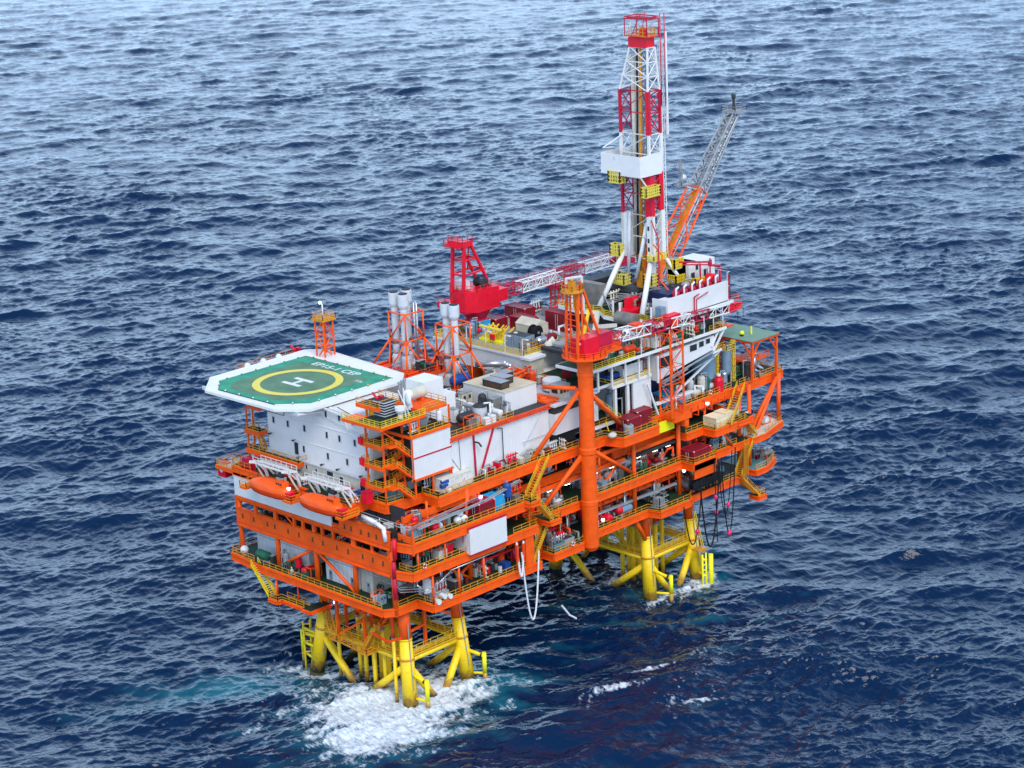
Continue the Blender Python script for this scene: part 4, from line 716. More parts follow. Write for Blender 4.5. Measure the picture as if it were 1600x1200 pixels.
mb = MB('smooth_white'); mb.box(54.4, 2.0, 47.2, 74, 20, 47.75); mb.m('deck_green').box(54.7, 2.2, 47.76, 73.8, 17.8, 47.78); mb.build('deck', LD); railp(LD, [(54.5, 18, 47.8), (54.5, 8, 47.8)], 'rail_yellow', mids=(.33, .66))
# containers
def container(name, label, loc, L, W, Hh, m, rz=0, grp=None, cat='container', parts=True):
    t = thing(name, label, cat, loc, grp); x, y, z = loc
    c, s_ = math.cos(rz), math.sin(rz); mb = MB(m)
    mb.box(x-L/2, y-W/2, z+.12, x+L/2, y+W/2, z+Hh); fr = MB(m if m != 'maroon' else 'crimson')
    for i in (-1, 1):
        for j in (-1, 1): fr.bar((x+i*(L/2), y+j*(W/2), z), (x+i*(L/2), y+j*(W/2), z+Hh+.05), .18)
        fr.bar((x+i*L/2, y-W/2, z+Hh), (x+i*L/2, y+W/2, z+Hh), .16); fr.bar((x-L/2, y+i*W/2, z+Hh), (x+L/2, y+i*W/2, z+Hh), .16); fr.bar((x-L/2, y+i*W/2, z+.1), (x+L/2, y+i*W/2, z+.1), .18)
        fr.bar((x+i*L/2, y-W/2, z+.1), (x+i*L/2, y+W/2, z+.1), .18)
    mb.build('body', t); fr.build('corner_frame', t)
    dr = MB('dark_grey' if m != 'maroon' else 'maroon'); dr.box(x-L/2-.04, y-W/2+.2, z+.3, x-L/2, y-.04, z+Hh-.2); dr.box(x-L/2-.04, y+.04, z+.3, x-L/2, y+W/2-.2, z+Hh-.2); dr.m('pale_grey').bar((x-L/2-.07, y-.3, z+.4), (x-L/2-.07, y-.3, z+Hh-.3), .05); dr.bar((x-L/2-.07, y+.3, z+.4), (x-L/2-.07, y+.3, z+Hh-.3), .05)
    if m not in ('cream', 'rusty_cream', 'rusty_white'): dr.build('door', t)
    lg = MB('line_white')
    for i in (-1, 1): lg.box(x+i*L/2-.12, y-W/2-.1, z+Hh-.05, x+i*L/2+.12, y-W/2+.15, z+Hh+.1)
    lg.build('lifting_lug', t); t.rotation_euler = (0, 0, rz); return t
G1 = 'maroon containers on the pipe deck'
for lab, loc, L, W, Hh in (
    ('maroon container on the pipe deck nearest the red crane, beside a blue box', (67.2, 41.6, 51.7), 3.4, 6.4, 2.3), ('maroon container in the back row between the red crane and white tank', (76.2, 41.8, 51.7), 3.0, 6.0, 2.6),
    ('maroon container in the front row, left of the white tent', (70.4, 34.8, 51.7), 3.0, 5.4, 2.6), ('tall maroon container right of the white tent, the rightmost on the pipe deck', (75.2, 27.8, 51.7), 4.4, 6.4, 3.9)):
    container('cargo_container', lab, loc, L, W, Hh, 'maroon', 0, G1)
container('cargo_container', 'bright blue container at the foot of the red crane', (62.6, 41.2, 51.7), 3.0, 5.0, 2.6, 'cyan')
container('cargo_container', 'maroon container with rounded bags in front, on the main deck right of the column', (62.6, -1.2, ZD), 3.8, 3.0, 2.7, 'maroon', 0, 'maroon containers on the outboard platforms')
container('cargo_container', 'maroon container just behind and right of another by the yellow panel', (67.6, .6, ZD), 4.2, 3.2, 2.8, 'maroon', 0, 'maroon containers on the outboard platforms')
container('cargo_container', 'low maroon container on the orange platform below the cream crates', (81.4, -2.4, ZB), 5.2, 3.6, 2.3, 'maroon', 0, 'maroon containers on the outboard platforms')
container('cargo_container', 'maroon container next to a bright blue one above the white panel', (20.2, -2.2, ZC), 4.0, 3.0, 2.6, 'maroon', 0, 'maroon containers on the outboard platforms')
container('cargo_container', 'bright blue container next to a maroon one above the white panel', (23.9, -1.6, ZC), 2.6, 3.0, 2.5, 'cyan')
container('cargo_container', 'cyan container on the main deck behind the orange lattice tower', (79.4, 3.8, ZD), 5.0, 3.2, 2.8, 'cyan')
container('cargo_crate', 'cream crate nearer the camera of the two on the outboard platform', (88.0, -2.2, ZC), 3.2, 3.4, 2.0, 'rusty_cream', 0, 'cream crates', 'crate'); container('cargo_crate', 'cream crate behind its twin, nearer the ochre staircase', (91.4, -1.8, ZC), 2.6, 3.2, 2.0, 'rusty_cream', 0, 'cream crates', 'crate')
t = container('cargo_basket', 'long rust-stained white container with a blue tarp at its corner', (17.2, 2.0, ZD), 7.6, 2.6, 2.5, 'rusty_white')
mb = MB('blue'); mb.box(13.2, .5, ZD+.9, 14.6, 1.4, ZD+1.6); mb.box(13.25, .45, ZD+1.8, 14.8, 1.2, ZD+2.3); mb.m('dirty_white').ball((14.4, .3, ZD+.5), .7, 10, 6); mb.build('tarp', t)
# pipe deck cargo
t = thing('pipe_rack', 'jumbled yellow steel rack behind the pipe deck railing', 'rack', (60.5, 32.6, 51.7)); mb = MB('rail_yellow')
for i in range(13): mb.bar((58.6+R_.uniform(0, 4), 30+R_.uniform(0, 6), 51.8), (58.6+R_.uniform(0, 4), 30+R_.uniform(0, 6), 54.6), .2)
for i in range(5): mb.bar((58.4, 30+i*1.5, 51.8), (62.6, 30+i*1.5, 54.4), .24)
mb.build('frame', t); mb = MB('bright_yellow'); mb.prism([(58.4, 29.6), (62.8, 29.6), (62.8, 36.2), (58.4, 36.2)], 51.7, 52.2); mb.m('line_yellow').bar((58.6, 30, 54.6), (58.6, 36, 54.8), .8, .3); mb.m('red').box(57.9, 31.4, 52.4, 58.3, 32.6, 53.6); mb.build('bed', t)
t = thing('skip_tank', 'grey-blue ribbed tank behind the pipe deck railing', 'tank', (60, 25.9, 51.7)); mb = MB('slate_blue'); mb.box(58.6, 23.2, 51.7, 61.6, 28.4, 54.2); mb.m('grey')
for i in range(7): mb.box(58.5, 23.4+i*.78, 51.8, 58.6, 23.55+i*.78, 54.2)
mb.build('body', t); mb = MB('dark_grey'); mb.box(58.8, 23.4, 54.2, 61.4, 28.2, 54.28); mb.m('cream').ball((60, 27, 54.3), .5, 10, 5, (1, 1, .5)); mb.build('lid', t)
simple('tarpaulin_tent', 'peaked off-white tent between two maroon containers', 'tent', lambda mb: (mb.m('cream').box(67.0, 28.4, 51.7, 71, 34, 53.8), mb.add([(66.9, 28.3, 53.8), (71.1, 28.3, 53.8), (71.1, 34.1, 53.8), (66.9, 34.1, 53.8), (69, 28.3, 54.9), (69, 34.1, 54.9)], [(0,1,4), (2,3,5), (1,2,5,4), (3,0,4,5), (3,2,1,0)])), (69, 31, 51.7))
simple('cable_reel', 'big black reel lying in front of the tall maroon container', 'reel', lambda mb: (mb.m('black').lathe(66, 26.4, [(1.1, 0), (1.5, .1), (1.5, .3), (1.0, .35), (1.0, 1.5), (1.5, 1.55), (1.5, 1.75), (1.0, 1.8)], 18, 'y', 53.1), mb.m('grey').lathe(66, 26.3, [(.3, 0), (.3, 2)], 10, 'y', 53.1)), (66, 27, 51.7))
simple('gas_rack', 'orange and yellow bottle rack at the right end of the pipe deck railing', 'rack', lambda mb: (mb.m('ochre').rail([(56.5, 20.6, 51.7), (60, 20.6, 51.7), (60, 22.6, 51.7), (56.5, 22.6, 51.7), (56.5, 20.6, 51.7)], 2.1, mids=(.33, .66)), mb.m('cream').lathe(58, 21.6, [(.5, 0), (.5, 1.5), (.2, 1.8)], 10, 'z', 51.7)), (58, 21.6, 51.7))
for i, (x, y) in enumerate(((64, 20.8), (66.4, 22.4), (62, 19.6))):
    simple('supply_sack', ('off-white bulging sack on the pipe deck nearest the crane column', 'off-white bulging sack behind the railing, middle of three', 'off-white bulging sack leaning at the pipe deck corner')[i], 'sack', lambda mb: (mb.m('dirty_white').ball((x, y, 52.5), 1.0, 12, 8, (1, 1, .85)), mb.m('line_white').ball((x+.3, y, 53.2), .35, 8, 5)), (x, y, 51.7), 'sacks on the pipe deck')
# main deck module with openings, blue box and upper box (right of the crane column)
M1 = thing('mud_module', 'white walled module with tall openings right of the thick orange column', 'module', (66, 4, ZD))
mb = MB('white'); mb.box(66.8, 1.2, ZD+1.8, 72.2, 1.6, 46.7); mb.box(71.8, 1.6, ZD+1.8, 72.2, 10, 46.7); mb.box(65.0, 1.2, ZD+1.8, 65.7, 1.7, 46.7); mb.box(61.4, 1.2, ZD+1.8, 62, 1.8, 46.7); mb.m('smooth_white').box(60.6, 1.0, 46.7, 72.3, 10, 47.3); mb.box(54, 1.1, ZD+1.3, 72.2, 1.9, ZD+1.9); mb.box(61.4, 8, ZD+1.8, 66.8, 8.3, 46.7); mb.build('wall', M1)
mb = MB('dark_grey'); mb.box(54.5, 9.4, ZD, 72, 9.8, 46.7); mb.build('dark_backing', M1); mb = MB('deck_green'); mb.box(54.3, 2, ZD+1.9, 71.8, 9.4, ZD+1.95); mb.build('floor', M1)
mb = MB(); stair(mb, (55.2, 1.2, 45.6), (61.6, .6, ZD+2), (0, 1, 0), 1.3, 'ochre', 'rail_yellow'); mb.build('staircase', M1)
railp(M1, [(60.7, 9, 47.3), (60.7, 1.1, 47.3), (72.2, 1.1, 47.3)], 'rail_yellow'); railp(M1, [(52.6, 1.4, ZD+1.9), (61, 1.4, ZD+1.9)])
mb = MB('pale_grey'); mb.lathe(69.9, 1.15, [(.35, 0), (.35, .05)], 10, 'y', 45.4); mb.build('vent', M1)
for i, (x, y, r, hh, m_) in enumerate(((62.8, 4.2, .8, 4.6, 'slate_blue'), (64, 5, .5, 5.2, 'grey'), (63.4, 3, .4, 3.8, 'steel'), (69, 3.4, .5, 4, 'grey'), (66.2, 3.4, .35, 4.6, 'dark_grey'))):
    mb = MB(m_); mb.lathe(x, y, [(r, 0), (r, hh-.4), (r*.5, hh)], 12, 'z', ZD+1.9); mb.m('grey').pipe([(x, y, ZD+hh+1.6), (x+1.3, y-.6, ZD+hh+1.6), (x+1.3, y-.6, ZD+2)], .12, 6); mb.build('vessel', M1)
simple('mud_box', 'deep blue box on the white module roof', 'box', lambda mb: (mb.m('blue').box(62, 3.6, 47.3, 66, 6.4, 48.7), mb.m('navy').box(62.1, 3.7, 48.7, 65.9, 6.3, 48.76)), (64, 5, 47.3))
simple('mixing_tank', 'open white box with a green floor above the deep blue box', 'tank', lambda mb: (mb.m('smooth_white').box(65.6, 2.6, 47.35, 71.4, 6.6, 49.5), mb.m('deck_green').box(65.8, 2.8, 49.5, 71.2, 6.4, 49.54), mb.m('smooth_white').box(65.6, 2.6, 49.5, 65.8, 6.6, 50), mb.box(65.6, 2.6, 49.5, 71.4, 2.8, 50)), (68, 4.6, 47.3))
simple('wall_screen', 'pale curved screen left of the open white box', 'screen', lambda mb: (mb.m('slate_blue').box(59.8, 6.6, 47.3, 62.2, 7, 52), mb.m('cream').box(62.2, 6.6, 47.3, 64.6, 7, 52.4), mb.m('smooth_white').bar((59.7, 6.5, 47.3), (59.7, 6.5, 52.4), .2)), (62, 6.8, 47.3))
# long white-edged deck and the windowed module below it
M2 = thing('shaker_house', 'white module with a strip of dark windows on slanted beams, right of centre', 'module', (82, 4, 45))
mb = MB('white'); mb.add([(73, .2, 45.6), (83, .2, 47.2), (91, .2, 48.3), (91, .2, 51.2), (73, .2, 50.8), (73, 8, 45.6), (83, 8, 47.2), (91, 8, 48.3), (91, 8, 51.2), (73, 8, 50.8)], [(0,1,2,3,4), (9,8,7,6,5), (0,5,6,1), (1,6,7,2), (2,7,8,3), (3,8,9,4), (4,9,5,0)]); mb.build('wall', M2)
for x0, x1, z0, z1 in ((73.4, 77.6, 48.0, 50.2), (83.0, 85.4, 49.4, 50.7), (85.9, 87.6, 49.7, 50.8), (88.1, 89.6, 49.9, 50.9)): mb = MB('glass'); mb.box(x0, .12, z0, x1, .22, z1); mb.m('smooth_white').bar((x0, .1, z0), (x0, .1, z1), .14); mb.build('window', M2)
mb = MB('smooth_white'); mb.box(52.4, -.4, 51.9, 94.4, 8.6, 52.5); mb.m('deck_green').box(52.6, -.2, 52.51, 94.2, 8.4, 52.53); mb.build('deck', M2)
for a, b in (((94, 0, 51.9), (90.4, 0, 47.8)), ((92, 0, 51.9), (90, 0, 49)), ((90, -.1, 47.6), (93, -.1, 47.8)), ((93.4, .4, 47.6), (78.8, .4, 41.6)), ((78.8, .4, 41.6), (78.8, .4, 38.4)), ((72.8, -.2, 51), (72.8, -.2, 45.4)), ((70, .2, 45.8), (73, .2, 38.6)), ((68, .6, 52), (68, .6, 47.4)), ((71, .6, 52), (71, .6, 47.4)), ((56, .6, 52), (56, .6, 47.4)), ((60, .6, 52), (60, .6, 47.4)), ((64, .6, 52), (64, .6, 47.4)), ((90, 8, 52), (90, 8, 38.4)), ((78, 8, 52), (78, 8, 38.4))): mb = MB('smooth_white'); mb.bar(a, b, .34); mb.build('support', M2)
mb = MB('smooth_white'); mb.box(72.6, 0, 40.6, 84, .8, 41.1); mb.build('support', M2)
railp(M2, [(52.5, -.3, 52.5), (66, -.3, 52.5)], 'rail_yellow', mids=(.33, .66)); railp(M2, [(89, -.3, 52.5), (94.3, -.3, 52.5), (94.3, 6, 52.5)], 'ochre')
for x in (68, 72.4, 76.6, 80.5, 84.2, 87.4, 90.4, 93.4): mb = MB('smooth_white'); mb.bar((x, -.2, 52.5), (x, -.2, 56), .14); mb.bar((x, -.2, 56), (x-.9, -.2, 56.1), .12); mb.build('lamp_post', M2)
mb = MB('grey'); mb.bar((74, -.1, 45.2), (90.5, -.1, 47.9), .3); mb.bar((74, -.3, 44.8), (82, -.3, 46.2), .2); mb.build('pipe_run', M2)
mb = MB('navy'); mb.box(76.5, 8.6, ZD, 97, 9.2, 51); tag(mb.build('dark_backing', None, origin=(86, 9, ZD)), 'near-black wall behind the slate blue tank', 'wall')
simple('storage_tank', 'large slate blue tank under the slanted white beams', 'tank', lambda mb: (mb.m('slate_blue').lathe(92.6, 4.6, [(.4, 0), (1.2, .8), (2.5, 2.4), (2.5, 8.6), (1.6, 9.2), (0, 9.4)], 24, 'z', ZD+.4), mb.m('rail_yellow').truss((95.6, 3.4, ZD), (95.6, 3.4, 48), (1, 0, 0), .5, .5, 12, .06, .05)), (92.6, 4.6, ZD))
t = thing('separator_vessel', 'tall pale blue vertical vessel with a yellow cage on top', 'vessel', (99.6, 4.2, ZD))
mb = MB('slate_blue'); mb.lathe(99.6, 4.2, [(.2, 1.4), (.8, 1.8), (1.05, 2.3), (1.05, 6.8), (.7, 7.2), (0, 7.3)], 18, 'z', ZD); mb.build('shell', t)
for i in (-1, 1):
    for j in (-1, 1): mb = MB('pale_grey'); mb.bar((99.6+i*.7, 4.2+j*.7, ZD), (99.6+i*.7, 4.2+j*.7, ZD+2.4), .16); mb.build('leg', t)
mb = MB('rail_yellow'); mb.rail([(98.4, 3, ZD+7.3), (100.8, 3, ZD+7.3), (100.8, 5.4, ZD+7.3), (98.4, 5.4, ZD+7.3), (98.4, 3, ZD+7.3)]); mb.truss((101.2, 3.6, ZD), (101.2, 3.6, ZD+9), (1, 0, 0), .7, .6, 12, .07, .05); mb.build('cage', t)
# orange lattice tower on the right face
t = thing('lattice_tower', 'tall orange lattice tower standing on the right face between white modules', 'tower', (75.8, -1.0, 36))
mb = MB('orange'); mb.truss((75.8, -1.2, 38), (75.8, -1.2, 55.6), (1, 0, 0), 3.0, 3.8, 5, .22, .09); mb.build('frame', t)
mb = MB('orange'); mb.prism([(74.4, -3.2), (74.4, .2), (79.4, .2), (79.4, -3.2)], 37.0, 38.1); mb.box(77.6, -3, 35.4, 78.2, -2, 37); mb.box(78.2, -3, 35.2, 78.8, -1, 36.8); mb.build('bracket', t)
# green roofed process shelter
t = thing('process_shelter', 'green roofed shelter on orange posts at the far right end', 'shelter', (106.5, 6, ZD))
mb = MB('orange_red'); mb.box(101.9, -1.0, 46.9, 111.0, 15, 47.35); mb.m('roof_green').box(101.8, -1.1, 47.36, 111.1, 15.1, 47.5); mb.build('roof', t)
for x, y in ((102.4, -.6), (110.5, -.6), (102.4, 14.4), (110.5, 14.4), (102.4, 7.4)):
    mb = MB('orange'); mb.bar((x, y, ZD), (x, y, 46.9), .5); 
    if y < 0: k = 1 if x < 105 else -1; mb.bar((x, y, 43.8), (x+k*2.4, y, 46.9), .28); mb.bar((x, y, 43.8), (x, y+2.6, 46.9), .28)
    mb.build('post', t)
mb = MB('orange'); mb.box(103, 1, 42.2, 110, 6, 42.5); mb.rail([(110, 1, 42.5), (103, 1, 42.5), (103, 6, 42.5)]); mb.build('platform', t)
mb = MB('bright_yellow'); mb.ball((104.2, 3.6, 48.2), .5, 10, 6); mb.m('black').ball((104.2, 3.6, 47.8), .45, 10, 6); mb.build('beacon', t)
mb = MB('bright_yellow'); mb.bar((106.6, 3, 47.5), (106.6, 3, 49.2), .25); mb.build('mast', t); mb = MB('orange_red'); mb.box(108, 10.5, 47.5, 110, 12, 47.8); mb.build('hatch', t)
simple('clad_wall', 'white clad panel standing proud below the maroon and blue containers', 'wall', lambda mb: (mb.m('white').box(14.2, -5.0, 27.2, 23.8, -4.75, 32.2), mb.m('white').box(14.2, -4.75, 27.2, 14.45, 2.2, 31.2), mb.m('crimson').box(14.1, -5.05, 32.2, 24, -4.6, 32.4), mb.box(14.1, -5.05, 26.95, 24, -4.6, 27.15)), (19, -4.9, 27))
simple('banner_panel', 'bright yellow blank panel under the edge of the container platform', 'panel', lambda mb: (mb.m('bright_yellow').box(70.4, -.8, 34.9, 76.8, -.65, 37.2), mb.box(66.6, -.8, 34.7, 68.8, -.65, 35.4)), (72, -4.2, 37))
# ------------------------------------------------------------ red crane on the far side
K1 = thing('pedestal_crane', 'bright red crane on the far side, its boom lying towards the derrick', 'crane', (63.4, 42, ZD), 'pedestal cranes')
mb = MB('orange'); mb.lathe(63.4, 42, [(2.3, 34), (2.3, 53.4), (2.5, 53.6)], 20); mb.m('crimson').lathe(63.4, 42, [(2.6, 53.6), (2.6, 54.4), (2.2, 54.6), (3.4, 56.6)], 20); mb.m('orange').rail([(60, 45.2, 51.8), (60, 38.8, 51.8), (66.8, 38.8, 51.8)]); mb.build('pedestal', K1)
mb = MB('red'); hx = [(60.0, 46.2), (58.6, 43), (58.8, 40.4), (60.6, 38.4), (67.2, 38.6), (68.4, 41), (68.4, 44), (66, 46.6)]
mb.prism(hx, 56.6, 61.0); mb.prism([(63.6, 42), (63.6, 38.4), (69.6, 38.6), (69.6, 44)], 57.6, 60.2); mb.box(56.4, 44, 57.4, 60, 46.4, 58.6); mb.m('crimson').box(58.4, 39.6, 56.5, 68.6, 44.8, 56.9); mb.build('machine_house', K1)
mb = MB('red'); mb.rail([(60, 46, 61), (58.8, 42.6, 61), (60.7, 38.6, 61), (67, 38.7, 61)]); mb.rail([(56.5, 46.2, 58.6), (56.5, 44, 58.6), (59, 44, 58.6)]); mb.build('railing', K1)
mb = MB('dark_grey'); mb.lathe(64.6, 40.2, [(.8, 0), (1.1, .1), (1.1, .3), (.7, .4), (.7, 2.2), (1.1, 2.3), (1.1, 2.5)], 14, 'y', 62.0); mb.m('line_white').box(60, 42, 61, 62, 44.6, 62.8); mb.m('steel').lathe(66.4, 40.4, [(.6, 0), (.6, 2)], 12, 'y', 61.8); mb.build('winch', K1)
mb = MB('red')
for y in (40.8, 44.2): mb.bar((58.9, y, 60.6), (59.7, y, 70.8), .62); mb.bar((66.8, y, 60.6), (61.6, y, 70.7), .5); mb.bar((59.2, y, 64.4), (65.6, y, 64.8), .35); mb.bar((59.5, y, 67.6), (62.8, y, 67.6), .3)
for x, z in ((59.5, 67.7), (59.2, 64.5), (65.4, 64.8), (62.9, 67.7)): mb.bar((x, 40.8, z), (x, 44.2, z), .35)
mb.m('crimson').bar((61.0, 40.8, 70.6), (63.6, 44.2, 64.6), .25); mb.build('gantry', K1)
mb = MB('red'); mb.box(58.9, 40.4, 70.5, 61.9, 44.6, 71.5); mb.rail([(57.6, 40.6, 70.8), (57.6, 44.6, 70.8), (61.9, 44.6, 70.8)], step=1.2); mb.box(57.6, 40.6, 70.5, 58.9, 44.6, 70.7); mb.m('crimson'); mb.rail([(61.9, 40.4, 71.5), (58.9, 40.4, 71.5), (58.9, 44.6, 71.5)], step=1.2); mb.build('head', K1)
def boom(K, p, q, segs, w, h, rail_m=None, side=1):
    p = Vector(p); q = Vector(q); d = (q-p).normalized()
    for (t0, t1, m_, h0, h1) in segs:
        mb = MB(m_); a = p.lerp(q, t0); b = p.lerp(q, t1); mb.truss(a, b, (0, 0, 1), w, h*h0, max(2, int((b-a).length/2.1)), .16, .09, h2=h*h1); mb.build('boom_section', K)
    if rail_m:
        mb = MB(rail_m); n = Vector((-d.y, d.x, 0)).normalized()*side*(w/2+.5); a = p.lerp(q, .06)+n; b = q+n; mb.bar(a+Vector((0,0,-.3)), b+Vector((0,0,-.3)), .9, .06); mb.rail([a+n*.4, b+n*.4], 1.5, step=1.7, w=.07, mids=(.33, .66)); mb.build('walkway', K)
boom(K1, (68.5, 41.6, 58.4), (112, 41.6, 58.8), [(0, .17, 'crimson', .7, 1), (.17, .46, 'smooth_white', 1, 1), (.46, .62, 'crimson', 1, 1), (.62, .86, 'smooth_white', 1, 1), (.86, 1, 'crimson', 1, .6)], 2.2, 2.1, 'crimson')
mb = MB('crimson'); mb.bar((106, 40.6, 57.6), (112, 40.6, 57.8), .3, 1.6); mb.bar((106, 42.6, 57.8), (112, 42.6, 58), .3, 1.6); mb.build('boom_tip', K1)
mb = MB('dark_grey'); mb.tube((61.4, 41.6, 71.4), (108, 41.6, 59.8), .05, 4); mb.tube((61.4, 42.2, 71.4), (108, 42.2, 59.8), .05, 4); mb.build('hoist_rope', K1)
t = thing('boom_rest', 'slim red lattice post holding up the red crane boom', 'boom rest', (87, 42, 47))
mb = MB('orange_red'); mb.truss((87.5, 41.6, 47), (87.5, 41.6, 56.4), (1, 0, 0), 2.4, 1.4, 5, .16, .09); mb.build('post', t); mb = MB('crimson'); mb.box(85, 39.4, 56.4, 90, 43.8, 57.0); mb.rail([(85, 43.8, 57), (85, 39.4, 57), (90, 39.4, 57)]); mb.build('cradle', t)
# ------------------------------------------------------------ orange crane on the thick column
K2 = thing('pedestal_crane', 'thick full-height orange column carrying an orange and red crane on the right face', 'crane', (48.4, -3, 18), 'pedestal cranes')
mb = MB('orange'); mb.lathe(48.5, -3.1, [(1.2, 17.6), (1.65, 18.4), (1.65, 27), (1.72, 27.1), (1.72, 27.9), (1.62, 28.1), (1.55, 37.4), (1.72, 37.6), (1.72, 38.6), (1.52, 38.8), (1.46, 53.4)], 28)
mb.lathe(48.5, -3.1, [(1.62, 53.3), (1.62, 53.7), (1.5, 53.8), (1.5, 55.4), (2.0, 57.2)], 28); mb.build('pedestal', K2)
for a, b in (((47.6, -2.4, 50.4), (36.8, .6, 38.6)), ((49.6, -2.4, 50.0), (61, -1.0, 39.4)), ((47.4, -2.6, 37.4), (37.6, -.4, 28)), ((48.8, -1.8, 49), (53.6, 3, 49)), ((47, -2, 50.8), (44, 4, 50.8))): MB('orange').tube(a, b, .44, 12).build('brace', K2)
mb = MB('orange'); mb.lathe(48.5, -3.1, [(2.0, 57.0), (4.4, 57.2), (4.4, 57.5), (2, 57.5)], 24); mb.rail([(48.5+4.2*math.cos(a), -3.1+4.2*math.sin(a), 57.5) for a in [math.radians(40+i*23) for i in range(13)]], step=1.4, mids=(.33, .66)); mb.box(50, -5.2, 57.0, 57, -.8, 57.4); mb.rail([(50.6, -5.1, 57.4), (57, -5.1, 57.4), (57, -.9, 57.4)], mids=(.33, .66)); mb.build('slewing_platform', K2)
mb = MB('red'); mb.box(46.0, -5.4, 57.5, 50.2, -2.2, 61.2); mb.m('crimson').box(50.6, -4.4, 57.5, 54.8, -1.2, 61.0); mb.m('red').box(52, -3.6, 57.6, 56, -1, 60); mb.m('line_white').box(45.96, -3.6, 60.1, 45.99, -4.6, 60.5); mb.build('machinery_cab', K2)
mb = MB('orange')
for y in (-4.4, -1.4):
    mb.bar((45.2, y, 57.4), (46.0, y, 71.6), .42); mb.bar((46.6, y, 57.4), (46.9, y, 71), .26); mb.bar((52.4, y*.9, 59.5), (46.8, y*.8-.6, 72.4), .4)
mb.m('ochre').bar((48.6, -2, 59), (46.6, -2.6, 72), .5); 
for i in range(12): z = 58.4+i*1.1; mb.m('orange_red').bar((45.3, -4.4, z), (45.3, -1.4, z), .13)
mb.build('gantry', K2)
mb = MB('ochre'); mb.lathe(45.8, -2.9, [(.6, 69.8), (2.2, 70.4), (2.2, 70.8), (.6, 70.9)], 18); mb.rail([(45.8+2.1*math.cos(a), -2.9+2.1*math.sin(a), 70.8) for a in [math.radians(i*45) for i in range(9)]], step=1.2); mb.box(45.3, -3.5, 70.8, 46.3, -2.4, 72.3); mb.tube((45.8, -3, 72.3), (45.8, -3, 72.9), .35, 10); mb.build('head', K2)
mb = MB('rail_yellow'); mb.bar((49.8, -1.8, 60.5), (53, -.4, 65), .5); mb.m('cream').bar((52.8, -1.6, 59.5), (55.2, -.6, 64), .8); mb.m('cream').bar((54, -1.2, 61.4), (61, 0, 60), .5, .7); mb.m('cream').ball((50.8, -2, 60.4), .7, 10, 6); mb.build('luffing_cylinder', K2)
boom(K2, (53, -1.2, 58.6), (101, 3.2, 55.0), [(0, .16, 'crimson', .8, 1), (.16, .36, 'smooth_white', 1, 1), (.36, .5, 'crimson', 1, 1), (.5, .64, 'smooth_white', 1, 1), (.64, .78, 'crimson', 1, 1), (.78, .93, 'smooth_white', 1, .9)], 2.4, 2.0)
mb = MB('red'); mb.truss((97.5, 3, 55.2), (103.4, 3.6, 54.6), (0, 0, 1), 2.2, 1.9, 4, .2, .12, 1.2, 1.0); mb.box(98.6, 2.2, 54.6, 100.4, 3.8, 55.6); mb.m('orange_red').box(101.6, 2.8, 54.2, 103.2, 4.2, 55); mb.m('orange').rail([(97, 4.6, 56), (105, 5, 55.2)]); mb.m('black').tube((101, 2, 54), (101, 2, 51.4), .06, 5); mb.tube((104, 3, 54), (104, 3, 51.8), .06, 5); mb.build('boom_tip', K2)
mb = MB('red'); mb.box(76.5, .2, 56.4, 80.6, 2.2, 58.2); mb.m('orange_red').box(78, 0, 56, 79.6, 2.4, 57.8); mb.build('hook_block', K2); mb = MB('orange_red'); mb.box(66, -.4, 57.6, 68.4, 1.4, 59); mb.build('hook_block', K2)
# ------------------------------------------------------------ drilling module and derrick
DM = thing('drilling_module', 'white edged drill floor substructure under the red and white derrick', 'module', (86, 14, 47))
ed = [(74.2, 28.4), (73.6, 22), (75.4, 17.6), (73.4, 14.8), (73.2, 7.6), (75.6, 6), (74.4, 1.2), (97.6, 1.2), (97.6, 28.4)]
mb = MB('smooth_white'); mb.prism(ed, 56.2, 57.0); mb.m('deck_green').prism([(86+(x-86)*.985, 14.6+(y-14.6)*.98) for x, y in ed], 57.0, 57.03); mb.build('drill_floor', DM)
mb = MB('dark_grey'); mb.box(77.5, 3.5, 52.5, 97, 27, 56.2); mb.m('black').box(79, 5, 51.7, 96, 26, 52.6); mb.m('grey').box(76, 9, 51.6, 78, 24, 53.6); mb.build('substructure', DM)
mb = MB('rail_yellow'); mb.rail([(74.3, 28.2, 57), (73.8, 22, 57), (75.5, 17.6, 57), (73.6, 14.8, 57)], mids=(.33, .66), step=1.5); mb.rail([(73.4, 14.6, 57), (73.4, 12, 57)], mids=(.33, .66)); mb.rail([(73.4, 9.2, 57), (73.4, 7.7, 57), (75.6, 6.2, 57), (74.6, 1.4, 57), (78, 1.4, 57)], mids=(.33, .66)); mb.build('railing', DM)
mb = MB('smooth_white')
for x, y in ((73.9, 24), (73.8, 20.6), (74.4, 13), (73.6, 10.4), (74.8, 3)): mb.bar((x, y, 57), (x, y, 60.2), .3)
for a, b in (((75.4, 27, 57), (75.4, 27, 62.6)), ((75.4, 27, 62.6), (77, 24, 63.2)), ((77, 24, 57), (77, 24, 63.2))): mb.bar(a, b, .4)
mb.build('post', DM)
mb = MB('baf'); mb.lathe(73.6, 6.2, [(1.35, 0), (1.35, 4.8)], 18, 'y', 57.2); mb.build('roller', DM)
mb = MB('white'); mb.box(78.6, 1.9, 56.8, 97.8, 2.2, 61.2); mb.box(78.6, 2.2, 56.8, 78.9, 6, 60.8); mb.m('crimson'); mb.bar((78.4, 1.85, 56.7), (98, 1.85, 56.7), .2); mb.bar((98, 1.85, 56.6), (98, 1.85, 62.4), .2); mb.pipe([(86.6, 1.6, 56.6), (86.6, 1.6, 60), (88.2, 1.6, 60.4)], .12, 6); mb.pipe([(87.3, 1.6, 56.6), (87.3, 1.6, 59.4), (91, 1.6, 60.2)], .1, 6); mb.build('wind_wall', DM)
